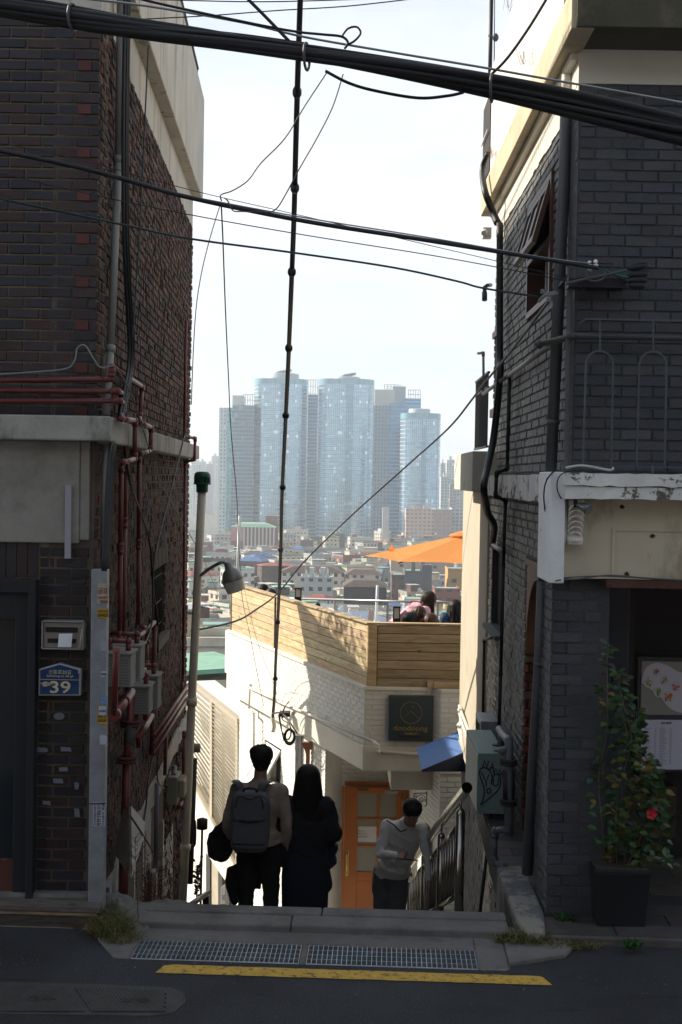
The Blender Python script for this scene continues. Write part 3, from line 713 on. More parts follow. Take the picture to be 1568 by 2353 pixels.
# large riser with flanges
q = [PL(303, 1590, .1), PL(297, 1650, .1), PL(291, 1750, .1), PL(287, 1905, .1), PL(283, 2092, .1)]
t = thing('gas_riser', 'thick red gas riser with rusty flanges standing at the stair head', 'gas pipe', q[-1], PG)
mb = MB(); mb.tube([q[0], q[2]], .026, 14); mb.tube([q[2], q[3]], .029, 14); mb.tube([q[3], q[3] + V((0, 0, -.04))], .038, 14); mb.tube([q[3] + V((0, 0, -.02)), q[4]], .036, 14); obj('pipe_run', mb, red_paint, t)
mb = MB()
for p in (PL(299, 1655, .1), PL(291, 1738, .1)):
    mb = MB(); mb.tube([p, p - V((0, 0, .02))], .07, 18); mb.tube([p - V((0, 0, .025)), p - V((0, 0, .045))], .07, 18); mb.tube([p, p - V((0, 0, .05))], .04, 14)
    obj('flange', mb, M('rust_red_dark', (.07, .018, .014), .8, var=.3, bump=.4), t)
mb = MB(); mb.tube([PL(297, 1672, .1), PL(294, 1712, .1)], .032, 12); obj('valve', mb, M('dull_brass_dark', (.05, .05, .05), .6, metal=.4), t)
mb = MB(); mb.tube([PL(262, 1645, .16), PL(302, 1590, .16)], .030, 12); mb.tube([PL(262, 1645, .16), PL(266, 1640, .16)], .038, 12); mb.tube([PL(285, 1613, .16), PL(290, 1606, .16)], .036, 12); obj('capped_branch', mb, red_paint, t)
mb = MB(); mb.tube([PL(320, 1695, .12), PL(348, 1645, .12)], .026, 12); mb.tube([PL(318, 1690, .12), PL(320, 1715, .12)], .022, 12); obj('lower_branch', mb, red_paint, t)
# gas meter covers
mcov = M('meter_cover_grey', (.24, .235, .21), .7, var=.15, scale=8, bump=.1, col2=(.12, .11, .1), thr=.55, pscale=4)
def meter(Y, y0, y1, X1, lab):
    zt, zb = P(300, y0, Y).z, P(300, y1, Y).z; xw = LW0.x + LWD.x * (Y - 8.2)
    t = thing('gas_meter_cover', lab, 'meter box', ((xw + X1) / 2, Y, zb), 'ribbed gas meter covers on the side wall')
    mb = MB(); mb.box((xw, Y, zb), (X1, Y + .2, zt)); obj('case', mb, mcov, t, .006)
    mb = MB(); n = int((zt - zb) / .018)
    for i in range(n): z = zb + (i + .3) * (zt - zb) / n; mb.box((xw + .01, Y - .008, z), (X1 - .012, Y, z + .009))
    obj('rib', mb, mcov, t, .002)
    mb = MB(); mb.prism([(xw, Y - .02, zt), (X1 + .01, Y - .02, zt), (X1 + .01, Y + .22, zt), (xw, Y + .22, zt + .02)], (0, 0, .015)); obj('lid', mb, mcov, t, .003)
    mb = MB(); xm = xw + (X1 - xw) * .55
    for dx in (-.06, .06): mb = MB(); mb.tube([(xm + dx, Y + .1, zt), (xm + dx, Y + .1, zt + .07)], .018, 10); mb.ball((xm + dx, Y + .1, zt + .075), .023, 10, 6); mb.tube([(xm + dx, Y + .1, zt + .075), (xw, Y + .1, zt + .08)], .016, 8); obj('connector', mb, red_paint, t)
    mb = MB(); mb.tube([(xm, Y + .1, zb), (xm, Y + .1, zb - .1)], .018, 10)
    obj('connector', mb, red_paint, t)
meter(8.45, 1505, 1580, -1.345, 'ribbed grey meter cover beside the cable duct'); meter(8.85, 1487, 1565, -1.345, 'ribbed grey meter cover just behind the one touching the duct')
meter(9.45, 1580, 1642, -1.37, 'lowest ribbed grey meter cover on the side wall'); meter(9.9, 1556, 1630, -1.37, 'ribbed grey meter cover furthest down the alley')
mb = MB(); mb.tube([PL(268, 1493, .24), PL(262, 1640, .2)], .02, 10); single('gas_pipe', mb, red_paint, 'red downpipe passing in front of the first meter cover', 'gas pipe', group=PG)
# other services
wallpipe('drainpipe', [(278, -30), (273, 366), (254, 802), (244, 955)], .026, pvc_grey, 'pale grey drainpipe down the corner of the upper storey', 'drainpipe', .06, k=14)
wallpipe('drainpipe', [(242, 1018), (238, 1312)], .022, pvc_grey, 'pale grey drainpipe below the ledge ending at the cable duct', 'drainpipe', .05, k=14)
def cable_thing(name, paths, label, cat='cable', mat=None, k=6, group=None):
    q0 = paths[0][0][0]; t = thing(name, label, cat, q0, group)
    for pts, r in paths:
        mb = MB(); mb.tube(smooth(pts, 6), r, k); obj('cable', mb, mat or black_rubber, t)
    return t
L_ = lambda pts, o: [PL(x, y, o) for x, y in pts]
cable_thing('cable_bundle', [(L_([(291 + d, -30), (286 + d, 330), (289 + d, 586), (300 + d, 802), (289 + d, 893), (271 + d, 985), (253 + d, 1058), (240 + d * .8, 1312)], .12 - .004 * abs(d)), .012) for d in (-3, 3, 7)], 'thick black cables running down the house corner into the duct')
cable_thing('wire', [(L_([(347, -20), (322, 513), (303, 802), (296, 900)], .1), .006)], 'thin teal wire dropping down the rubble wall', 'wire', M('teal_wire', (.01, .04, .05), .5))
cable_thing('cable', [(L_([(281, 985), (300, 1110), (325, 1180), (345, 1250), (352, 1350), (362, 1420), (363, 1500)], .09), .009), (L_([(425, 1000), (390, 1140), (360, 1260), (352, 1330), (348, 1440), (300, 1540), (266, 1600)], .13), .007)], 'slack dark cables sagging across the lower rubble wall')
cable_thing('wire', [(L_([(268, 845), (300, 900), (330, 990), (370, 1110), (420, 1200), (470, 1290), (505, 1375)], .2)[:5] + [P(470, 1290, 16), P(505, 1375, 19)], .004)], 'thin grey wire slanting from the red pipe elbow towards the fence', 'wire', M('grey_wire', (.10, .10, .09), .6))
cable_thing('wire', [([P(-20, 862, 8.0), P(60, 856, 8.0), (P(150, 848, 8.0)), P(172, 828, 7.98), P(178, 800, 7.97), P(196, 794, 7.97), P(214, 822, 7.98), P(232, 844, 8.0), P(262, 840, 8.0)], .005)], 'looped grey wire above the horizontal red pipes', 'wire', M('grey_cable', (.2, .22, .22), .6))
cable_thing('cable', [(L_([(352, 1735), (340, 1800), (335, 1860), (315, 1980)], .05), .008), (L_([(365, 1720), (362, 1790), (378, 1812)], .05), .008)], 'dark cable hanging below the slanting red pipes')
# cream meter box
p = PL(380, 1850, .0); Yb = p.y; zt, zb = P(380, 1786, Yb).z, P(380, 1850, Yb).z
t = thing('electric_meter', 'cream meter box with rounded cover fixed low on the side wall', 'meter box', (p.x + .1, Yb, zb))
mb = MB(); mb.box((p.x, Yb, zb), (p.x + .12, Yb + .32, zt)); obj('case', mb, M('meter_cream', (.30, .29, .21), .5, var=.1, bump=.05), t, .012)
mb = MB(); mb.box((p.x + .12, Yb + .03, zb + .06), (p.x + .19, Yb + .29, zt - .03)); obj('cover', mb, M('meter_clear', (.42, .38, .28), .15, var=.05, bump=0), t, .02)
mb = MB(); mb.tube(smooth([V((p.x + .06, Yb + .1, zt)), V((p.x + .06, Yb + .1, zt + .08)), V((p.x + .1, Yb, zt + .1)), V((p.x + .1, Yb - .06, zt + .04))], 4), .014, 8); obj('conduit', mb, galv, t)
wallpipe('conduit_pipe', [(361, 1800), (358, 1998), (345, 2008), (344, 2070)], .02, M('blue_grey_pipe', (.13, .15, .19), .5), 'blue-grey conduit under the cream meter box', 'pipe', .06)
# vent cap
p = PL(405, 1718, 0); t = thing('wall_vent', 'round perforated vent spout poking out of the wall', 'vent', p)
rot = V((1, 0, 0)).to_track_quat('Z', 'Y').to_matrix()
mb = MB(); mb.lathe([(0, .0), (.085, .0), (.085, .02), (.05, .03)], p, 18, rot=rot); obj('collar', mb, pvc_beige, t)
mb = MB(); mb.lathe([(.05, .02), (.05, .26), (.042, .265), (.04, .2), (0, .2)], p, 18, rot=rot); obj('spout', mb, M('vent_grey', (.2, .19, .17), .6), t)
mb = MB()
for i in range(5):
    for j in range(16):
        a = j / 16 * 6.283; mb.ball(p + rot @ V((.0495 * math.cos(a), .0495 * math.sin(a), .06 + i * .032)), .006, 6, 4)
obj('vent_hole', mb, void, t)
# broken board leaning in the corner
pts = [PL(283, 1860, .12), PL(298, 1852, .2), PL(335, 1895, .25), PL(300, 2015, .2), PL(262, 1960, .05)]
mb = MB(); mb.prism(pts, LWN * .012); single('broken_board', mb, M('board_white', (.6, .58, .52), .8, var=.2, col2=(.2, .17, .13), thr=.55, pscale=6), 'broken white board wedged behind the thick red riser', 'board')
mb = MB(); mb.tube(smooth([PL(300, 1875, .25), PL(320, 1905, .26), PL(345, 1945, .2), PL(352, 1958, .1)], 4), .007, 6); single('rusty_wire', mb, M('rust_wire', (.12, .04, .025), .7), 'reddish cord drooping across the broken board', 'cord')
# tall beige vent pipe with green cap
q = [P(465, 1118, 13.4), P(455, 1330, 13.4), P(441, 1610, 13.4), P(431, 1850, 13.4), P(418, 2110, 13.4)]
t = thing('vent_pipe', 'tall beige vent pipe with a green louvred cap', 'vent pipe', q[-1])
mb = MB(); mb.tube(q, .043, 18); obj('pipe_run', mb, pvc_beige, t)
mb = MB(); mb.tube([q[2] - V((0, 0, .05)), q[2] + V((0, 0, .03))], .055, 18); mb.tube([P(427, 1940, 13.4), P(426, 1952, 13.4)], .055, 18); obj('coupling', mb, pvc_beige, t)
grn = M('green_plastic', (.005, .085, .05), .4, var=.15, bump=.05)
c = q[0]; mb = MB(); mb.lathe([(.06, -.06), (.062, .01), (.066, .02)], c, 20); mb.lathe([(0, .155), (.06, .15), (.082, .125), (.085, .10), (.085, .095), (.06, .09)], c, 20); mb.lathe([(.0, .02), (.09, .02), (.09, .035), (.05, .04)], c, 20); obj('cap', mb, grn, t)
mb = MB()
for i in range(14):
    a = i / 14 * 6.283; d = V((math.cos(a), math.sin(a), 0)); s = V((-d.y, d.x, 0)); mb.obox(c + d * .055 - s * .008 + V((0, 0, .03)), s * .016, d * .03, V((0, 0, .075)))
obj('cap_fin', mb, grn, t)
# dome lamp on its arm
q = [P(462, 1322, 13.35), P(480, 1308, 13.3), P(503, 1295, 13.2), P(515, 1292, 13.2), P(524, 1300, 13.2), P(527, 1310, 13.2)]
t = thing('alley_lamp', 'dome shaped metal lamp with ribbed glass on a bent arm', 'lamp', q[0])
mb = MB(); mb.tube(smooth(q, 4), .018, 10); obj('arm', mb, galv, t)
a0, a1 = P(525, 1300, 13.2), P(545, 1362, 13.2); ax = (a1 - a0).normalized(); rot = ax.to_track_quat('Z', 'Y').to_matrix()
mb = MB(); mb.lathe([(.028, -.03), (.04, .0), (.045, .03), (.07, .05), (.095, .09), (.108, .13), (.112, .15)], a0, 24, rot=rot); mb.lathe([(.118, .148), (.118, .16)], a0, 24, rot=rot); obj('housing', mb, M('lamp_metal', (.28, .27, .25), .4, metal=.3, var=.1, bump=.03), t)
mb = MB(); prof = [(.112, .155)]
for i in range(12): f = i / 11; prof += [(.112 - .02 * f + (.003 if i % 2 else 0), .16 + .115 * f)]
prof += [(.0, .285)]
mb.lathe(prof, a0, 32, rot=rot); obj('glass_bowl', mb, M('ribbed_glass', (.9, .88, .82), .15, var=.05, bump=0, trans=.15), t)
mb = MB(); mb.tube([a0 + rot @ V((0, 0, .10)), a0 + rot @ V((0, 0, .23))], .03, 10); obj('bulb', mb, M('bulb_white', (.8, .8, .76), .3, var=0, bump=0), t)
# dark gutter edge and bracket at the far end of the wall
mb = MB(); p = P(447, 1743, 14.6); b = P(437, 2030, 14.6); mb.tube([p, b], (.035), 6); single('dark_panel', mb, M('dark_panel', (.03, .03, .03), .7, bump=.3), 'dark upright edge board beside the vent pipe', 'board')
mb = MB(); mb.tube(smooth([P(436, 1890, 14.3), P(446, 1885, 14.3), P(449, 1895, 14.3), P(449, 1930, 14.3), P(446, 1944, 14.3), P(438, 1942, 14.3)], 4), .013, 8); single('pull_handle', mb, black_iron, 'small black bar handle poking out beyond the wall', 'handle')
# terracotta tub, low handrail, post with round head
t = thing('low_handrail', 'short dark tube handrail at the left side of the stairs'.replace('left side', 'rubble wall side'), 'handrail', P(440, 2110, 12.5))
mb = MB(); mb.tube([P(425, 2088, 12.0), P(481, 2050, 12.6)], .026, 12); mb.ball(P(481, 2050, 12.6), .026, 12, 8); obj('rail', mb, M('dull_steel', (.16, .15, .13), .3, metal=.9), t)
mb = MB(); mb.tube([P(474, 2058, 12.6), P(472, 2180, 12.6)], .035, 12); obj('post', mb, M('dark_steel', (.05, .048, .045), .35, metal=.8), t)
t = thing('bollard_light', 'thin black post with a flat drum head by the stairs', 'post lamp', P(460, 2150, 13))
mb = MB(); mb.tube([P(465, 1905, 13), P(460, 2150, 13)], .012, 8); obj('post', mb, black_iron, t)
mb = MB(); c = P(465, 1893, 13); mb.lathe([(0, -.05), (.055, -.05), (.055, .045), (.02, .06), (0, .06)], c, 20); obj('head', mb, black_iron, t)
t = thing('plastic_tub', 'pinkish brown upturned tub lying at the top of the stairs', 'tub', P(450, 2110, 9.3))
mb = MB(); c = P(452, 2103, 9.1); mb.lathe([(.0, .03), (.09, .03), (.12, .025), (.128, -.02), (.15, -.10)], c, 24); obj('bowl', mb, M('tub_pink', (.30, .14, .10), .6, var=.2), t)
mb = MB(); mb.lathe([(.128, -.02), (.135, -.015), (.135, -.025)], c, 24); obj('rim', mb, M('tub_pink2', (.35, .17, .12), .6), t)
# weeds
def tuft(mb, c, rx, ry, h, n, cols, w=.004, lean=.6):
    for i in range(n):
        a = random.uniform(0, 6.283); r = math.sqrt(random.random()); p = c + V((rx * r * math.cos(a), ry * r * math.sin(a), 0)); d = V((random.uniform(-1, 1), random.uniform(-1, 1), 0)) * lean; hh = h * random.uniform(.4, 1)
        q = p + V((d.x * hh * .5, d.y * hh * .5, hh * .75)); e = p + V((d.x * hh * 1.3, d.y * hh * 1.3, hh * random.uniform(.4, 1))); s = V((random.uniform(-1, 1), random.uniform(-1, 1), 0)).normalized() * w
        mb.add([p - s, p + s, q + s * .7, q - s * .7, e], [(0, 1, 2, 3), (3, 2, 4)], jitter(random.choice(cols), .25))
grassm = M('grass_blades', (1, 1, 1), .7, var=.1, attr=True, bump=0, spec=.2)
gc = [(.045, .065, .012), (.08, .085, .02), (.14, .11, .04), (.05, .08, .015), (.18, .14, .06)]
mb = MB(); tuft(mb, K(-1.37, .24, .0), .12, .13, .13, 900, gc[2:] + gc[:3], .0022, 1.5); tuft(mb, K(-1.42, .38, .0), .09, .10, .14, 400, gc, .0025, .9); tuft(mb, K(-1.28, .12, .0), .12, .1, .07, 300, gc[2:], .002, 1.8)
single('grass_tuft', mb, grassm, 'tuft of yellow-green grass growing beside the wooden deck step', 'grass', kind='stuff')
mb = MB(); tuft(mb, K(1.13, .27, .0), .16, .07, .09, 420, gc, lean=1.4); tuft(mb, K(1.4, .22, .0), .2, .05, .06, 200, gc[2:], lean=1.6)
single('grass_tuft', mb, grassm, 'flattened dry grass at the foot of the curved concrete cheek', 'grass', kind='stuff')
for (x, y, Y, s, lb) in [(1298, 2119, 7.95, .05, 'small green weed at the base of the charcoal pillar'), (1453, 2180, 7.8, .045, 'small green weed at the edge of the slate terrace')]:
    mb = MB(); p = PZ(x, y, .03); tuft(mb, p, s, s * .6, .07, 60, [(.02, .07, .02), (.03, .09, .02)], .007, 1.6); single('weed', mb, grassm, lb, 'weed')
mb = MB()
for i in range(26):
    x = random.uniform(318, 412); p = PL(x, 2110, random.uniform(.05, .35)); h = random.uniform(.25, .5); t_ = p + V((random.uniform(-.04, .04), random.uniform(-.04, .04), h)); mb.tube([p, t_], [.003, .001], 4, (.10, .035, .02))
    for j in range(26):
        f = random.uniform(.15, 1); a = random.uniform(0, 6.28); q_ = p.lerp(t_, f); e = q_ + V((math.cos(a), math.sin(a), .8)) * .035; mb.tube([q_, e], [.0025, .0015], 3, jitter((.13, .045, .025), .3))
single('dried_weeds', mb, grassm, 'rusty brown dried weeds along the foot of the side wall', 'weeds', kind='stuff')
mb = MB(); c = P(452, 2080, 13.2)
for s in range(6):
    top = P(random.uniform(446, 462), random.uniform(1965, 2000), 13.2); mb.tube([c, top], [.004, .002], 4, (.03, .035, .015))
    for j in range(12):
        q_ = c.lerp(top, random.uniform(.2, 1)); a = random.uniform(0, 6.28); d = V((math.cos(a), .3 * math.sin(a), .4)).normalized() * .04; w = V((d.z, 0, -d.x)) * .35
        mb.add([q_, q_ + d * .5 + w, q_ + d, q_ + d * .5 - w], [(0, 1, 2, 3)], jitter((.025, .04, .012), .3))
single('potted_shrub', mb, grassm, 'small leafy shrub sprouting beside the post with the drum head', 'shrub')
# ================================================================== RIGHT BUILDING
RB = thing('painted_brick_house', 'charcoal painted brick house with cream fascia and cracked white ledge', 'building', (2.2, 8.6, 0))
ch = [(.056, .058, .065), (.051, .054, .062), (.063, .064, .070), (.047, .050, .057), (.060, .060, .063)]
chs = [(.115, .113, .11), (.105, .104, .103), (.13, .126, .12), (.095, .095, .096), (.14, .132, .12)]
crm = [(.50, .45, .34), (.44, .40, .31), (.55, .49, .37), (.40, .36, .28)]
mb = MB(); wallslab(mb, (1.44, 8.2, 0), FX, FN, 3.2, 2.84, 5.30, .3, ())
mb.box((1.345, 8.205, .03), (1.65, 8.74, 2.19))
obj('wall', mb, M('charcoal_mortar', (.048, .050, .055), .7, var=.2, scale=8, bump=.6, bscale=80), RB)
mb = MB(); bricks(mb, (1.45, 8.2, 0), FX, FN, 3.2, 2.87, 5.28, ch, dep=.008, jit=.003, rough=.0018, cham=.004, jt=.0075, bh=.0595)
obj('brick_facing', mb, paint_grey, RB); mb = MB()
bricks(mb, (1.345, 8.205, 0), FX, FN, .305, .045, 2.18, ch, dep=.008, jit=.003, rough=.0018, cham=.004, jt=.0075, bh=.0595, bond=.52)
bricks(mb, (1.345, 8.2, 0), V((0, 1, 0)), V((-1, 0, 0)), .53, .045, 2.18, ch, dep=.008, jit=.003, rough=.0018, cham=.004, jt=.0075, bh=.0595, bond=.48)
obj('pillar_brickwork', mb, paint_grey, RB)
# side wall with its openings
hr = [(1.0, 2.25, 4.08, 4.98), (4.25, 4.75, 3.5, 4.2)]
hl = [(.80, 2.05, .0, 2.2), (3.72, 4.62, 1.40, 2.13)]
mb = MB(); wallslab(mb, RW0, RWD, RWN, 4.78, 2.66, 5.62, .25, hr); wallslab(mb, RW0 + RWN * -.0, RWD, RWN, 4.9, -4.5, 2.66, .25, hl)
mb.obox(RW0 + RWD * 4.78 + V((0, 0, 2.66)), -RWN * 3, V((0, 0, 2.9)), -RWD * .2)
obj('side_wall', mb, M('charcoal_mortar', (.04, .04, .045)), RB)
mb = MB()
for (z0, z1, hh) in ((2.87, 5.19, hr), (-3.6, 2.66, hl)):
    bricks(mb, RW0 + RWD * .0, RWD, RWN, 4.78 if z0 > 0 else 4.85, z0, z1, ch, holes=hh, dep=.010, jit=.004, rough=.0025, cham=.005, jt=.009, bh=.058, bl=.105 if 0 else .19)
EX = mb
for i in range(len(EX.f)):
    p = EX.v[EX.f[i][0]]; u = (V(p) - RW0).dot(RWD)
    t = max(0, min(1, (u - 1.0) / 1.2)); c = EX.c[i]; k = random.choice(chs) if (i % 5 == 0 or i == 0) else k
    if u > 4.05 + .1 * noise.noise(V(p) * 2): k2 = crm[(i // 5) % 4]; EX.c[i] = k2
    else: EX.c[i] = tuple(a * (1 - t) + b * t for a, b in zip(c, k))
bricks(mb, RW0 + RWD * 4.86 - RWN * .02, RWD, RWN, 3.0, -4, -.5, chs, dep=.010, jit=.004, rough=.0025, cham=.005, jt=.009, bh=.058)
obj('side_brick_facing', mb, paint_grey, RB)
# plaster pier further down the alley
mb = MB(); mb.obox(RW0 + RWD * 4.86 + RWN * .03 + V((0, 0, -.5)), RWD * 3.0, -RWN * 3, V((0, 0, 3.25))); mb.obox(RW0 + RWD * 4.86 - RWN * .02 + V((0, 0, -6)), RWD * 3.0, -RWN * 3, V((0, 0, 5.5)))
obj('plaster_pier', mb, M('plaster_cream', (.42, .375, .29), .85, var=.12, scale=2, bump=.3, bscale=30, col2=(.28, .24, .18), thr=.62, soft=.06, pscale=2.5), RB, .02)
# upper white band, fascia, soffit, upper storey
wht = M('white_masonry_paint', (.66, .62, .52), .7, var=.07, scale=2, bump=.15, bscale=30, col2=(.35, .30, .22), thr=.66, soft=.1, pscale=3)
mb = MB(); mb.box((1.43, 8.19, 5.28), (4.6, 8.4, 5.50)); n = 30
for i in range(n):
    u = 4.78 * i / n; z = 5.20 + .012 * random.uniform(-1, 1); sidebox(mb, RW0, RWD, RWN, u, u + 4.78 / n, z, 5.47, -.2, .018)
obj('white_band', mb, wht, RB)
fas = M('fascia_concrete', (.50, .42, .29), .85, var=.18, scale=2, bump=.35, bscale=40, col2=(.30, .25, .17), thr=.55, soft=.2, pscale=2.5)
fdk = M('fascia_mossy', (.075, .068, .045), .9, var=.3, scale=2.5, bump=.4, bscale=40, col2=(.15, .13, .09), thr=.58, soft=.15, pscale=1.6)
mb = MB(); sidebox(mb, RW0, RWD, RWN, -.44, 5.1, 5.47, 5.72, .0, .14); obj('fascia', mb, fas, RB, .008)
mb = MB(); mb.box((1.335, 7.74, 5.475), (4.6, 7.78, 6.6)); mb.box((1.345, 7.78, 5.49), (4.6, 8.3, 6.5)); obj('front_fascia', mb, fdk, RB, .006)
mb = MB(); sidebox(mb, RW0, RWD, RWN, .0, 4.9, 5.425, 5.47, .0, .07); obj('cornice', mb, wht, RB, .004)
mb = MB(); sidebox(mb, RW0, RWD, RWN, -.35, 6.3, 5.72, 7.08, -.25, .02); mb.box((1.45, 7.86, 5.7), (4.6, 8.2, 7.08))
obj('parapet', mb, M('white_corrugated', (.50, .50, .47), .6, var=.05, scale=1, bump=.1, bscale=20, col2=(.5, .48, .42), thr=.6, pscale=6, streak=.03), RB)
wn = obj('roof_window', sidebox(MB(), RW0, RWD, RWN, 5.45, 6.2, 6.02, 6.85, .015, .03), void, RB, .004)
mb = MB(); sidebox(mb, RW0, RWD, RWN, 5.5, 6.15, 6.44, 6.46, .045, .055); obj('window_bar', mb, alu, wn)
# ledge at first floor
led = M('ledge_cracked', (.72, .71, .67), .85, var=.15, scale=3, bump=.6, bscale=25, col2=(.13, .12, .10), thr=.545, soft=.035, pscale=6.5)
def rag(mb, x0, x1, y0, y1, z0, z1, n, amp=.006):
    vs = []; fs = []
    for i in range(n + 1):
        x = x0 + (x1 - x0) * i / n; r = lambda: random.uniform(-amp, amp)
        vs += [(x, y0 + r(), z0 + r()), (x, y0 + r() * 1.2, z1 + r()), (x, y1, z1), (x, y1, z0)]
    for i in range(n):
        a, b = i * 4, i * 4 + 4
        for k in range(4): fs.append((a + k, a + (k + 1) % 4, b + (k + 1) % 4, b + k))
    fs += [(0, 3, 2, 1), (n * 4, n * 4 + 1, n * 4 + 2, n * 4 + 3)]
    mb.add(vs, fs); return mb
mb = MB(); rag(mb, 1.36, 4.6, 7.93, 8.25, 2.70, 2.775, 60, .004); rag(mb, 1.355, 4.6, 7.915, 8.25, 2.778, 2.855, 60, .005)
obj('ledge', mb, led, RB)
mb = MB(); n = 40
for i in range(n):
    u = -.1 + 4.9 * i / n; r = random.uniform(-.006, .006); sidebox(mb, RW0, RWD, RWN, u, u + 4.92 / n, 2.66 + r, 2.845 + r * .6, -.02, .115 + r)
obj('side_ledge', mb, led, RB)
mb = MB(); sidebox(mb, RW0, RWD, RWN, 4.35, 6.6, 2.69, 3.08, -.1, .24); obj('balcony_slab', mb, M('balcony_white', (.52, .49, .42), .85, var=.1, bump=.5, bscale=18, col2=(.35, .27, .19), thr=.6, soft=.04, pscale=4), RB, .01)
mb = MB()
for i in range(14):
    u = 4.9 + i * .1; p = RW0 + RWD * u + RWN * .05; mb.obox((p.x - .006, p.y - .006, 3.14), (.012, 0, 0), (0, .012, 0), (0, 0, .74))
for z in (3.13, 3.72, 3.87): sidebox(mb, RW0, RWD, RWN, 4.86, 6.25, z, z + .02, .035, .06)
obj('balcony_railing', mb, black_iron, RB)
# white corner strip, fascia board over the shop, lintel
mb = MB(); rag(mb, 1.285, 1.375, 8.0, 8.5, 2.175, 2.86, 1, .001); obj('corner_trim', mb, M('trim_white', (.76, .77, .77), .75, var=.12, bump=.4, bscale=30, col2=(.2, .2, .19), thr=.66, soft=.05, pscale=8), RB, .008)
sgn = M('signband_cream', (.56, .49, .36), .8, var=.12, scale=1.8, bump=.12, bscale=30, col2=(.26, .22, .15), thr=.55, soft=.16, pscale=2.6, streak=.35)
mb = MB(); mb.box((1.375, 8.12, 2.20), (4.6, 8.3, 2.70)); obj('sign_band', mb, sgn, RB)
mb = MB(); mb.box((1.69, 8.112, 2.22), (1.71, 8.125, 2.52)); mb.box((1.71, 8.112, 2.50), (4.6, 8.125, 2.52)); obj('panel_edge', mb, sgn, RB)
mb = MB(); mb.box((1.66, 8.11, 2.145), (4.6, 8.3, 2.195)); obj('lintel', mb, M('rusty_lintel', (.10, .045, .03), .7, var=.3, scale=20, bump=.4), RB, .003)
for (x, y) in ((1452, 1303 - 0), (1425, 1161), (1404, 1268)):
    pass
for (x, y, s) in ((1499, 1132 + 0, .0), (1499, 1132, 0)): pass
mb = MB()
for (x, y) in ((1429, 1164), (1500, 1132)): pass
for (x, y) in ((1500, 1231), (1430, 1165), (1441, 1330)):
    p = P(x, min(y, 1320), 8.118); mb.prism([p + V((.016 * math.cos(t) * random.uniform(.6, 1.2), 0, .016 * math.sin(t) * random.uniform(.6, 1.2))) for t in [i * .7 for i in range(9)]], (0, -.003, 0))
obj('screw_hole', mb, M('hole_dark', (.04, .03, .02), .9), RB)
# shop interior
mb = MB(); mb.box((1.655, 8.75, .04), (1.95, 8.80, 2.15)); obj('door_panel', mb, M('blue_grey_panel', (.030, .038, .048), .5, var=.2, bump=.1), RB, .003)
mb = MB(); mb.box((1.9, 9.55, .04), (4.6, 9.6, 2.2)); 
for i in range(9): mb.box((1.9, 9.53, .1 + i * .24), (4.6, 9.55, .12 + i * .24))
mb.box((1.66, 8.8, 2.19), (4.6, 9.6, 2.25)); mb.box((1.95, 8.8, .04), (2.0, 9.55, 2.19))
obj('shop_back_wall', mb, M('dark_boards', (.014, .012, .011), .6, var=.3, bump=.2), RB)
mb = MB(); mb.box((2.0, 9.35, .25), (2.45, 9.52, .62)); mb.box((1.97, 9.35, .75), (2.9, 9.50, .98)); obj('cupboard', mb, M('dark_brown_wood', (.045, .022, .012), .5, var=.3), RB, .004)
mb = MB(); a = P(1545, 1343, 8.4); mb.tube([a, a + V((.6, 0, 0))], .006, 8); single('neon_tube', mb, M('neon_red', (.5, .02, .02), .5, emit=((1, .03, .02), 2.5), bump=0, var=0), 'glowing red light tube under the rusty lintel', 'neon light')
# menu boards
pu = V((1, .16, -.045)).normalized(); pv = V((.0, 0, 1))
def menu(x0, y0, x1, y1, Y, lab, cat):
    a, b = P(x0, y1, Y), P(x1, y0, Y)
    return a, b
mo = P(1472, 1642, 8.95); w_ = .42; h_ = .37; pu = V((1, .22, -.03)).normalized(); pv = V((0, 0, 1))
def MQ(u, v, d=0.0): return mo + pu * u + pv * v + V((0, -d, 0))
t = thing('menu_board', 'framed food menu poster showing six dishes on a pale blob', 'menu board', MQ(.2, 0))
mb = MB(); mb.obox(MQ(-.03, -.02), pu * .62, pv * (h_ + .05), V((0, .02, 0))); obj('frame', mb, black_iron, t, .004)
mb = MB(); mb.obox(MQ(0, .0, .004), pu * .56, pv * h_, V((0, .002, 0))); obj('poster', mb, M('poster_taupe', (.20, .19, .16), .5, var=.05, bump=0), t)
blob = [(.0, .22), (.03, .32), (.11, .36), (.2, .34), (.28, .30), (.38, .30), (.5, .27), (.54, .15), (.5, .04), (.4, .01), (.28, .02), (.2, .06), (.14, .13), (.08, .17)]
mb = MB(); mb.prism([MQ(u, v, .006) for u, v in [(p.x, p.y) for p in smooth([(a, b, 0) for a, b in blob + blob[:1]], 4)[:-1]]], (0, .0015, 0)); obj('pale_shape', mb, M('poster_white', (.42, .40, .44), .5, var=.03, bump=0), t)
for (u, v, r, cl) in [(.11, .295, .026, (.35, .10, .05)), (.055, .225, .034, (.40, .30, .15)), (.17, .24, .028, (.25, .28, .12)), (.125, .16, .032, (.15, .25, .06)), (.205, .125, .036, (.50, .13, .03)), (.26, .2, .034, (.45, .12, .1))]:
    mb = MB(); mb.prism([MQ(u + r * 1.15 * math.cos(k * .4), v + r * 1.15 * math.sin(k * .4), .0075) for k in range(16)], (0, .001, 0), (.38, .36, .36)); 
    for k in range(14): 
        a = random.uniform(0, 6.28); q_ = random.uniform(0, .8) * r; mb.ball(MQ(u + q_ * math.cos(a), v + q_ * math.sin(a), .008), (r * .25, .003, r * .22), 6, 4, jitter(cl, .5))
    obj('dish_picture', mb, M('dish_print', (1, 1, 1), .5, attr=True, bump=0), t)
text('lettering', 'MENU', MQ(.035, .035, .008), .04, .012, M('print_white', (.45, .45, .42), .6, bump=0), t, pu, pv)
mo2 = mo; mo = P(1472, 1768, 8.95)
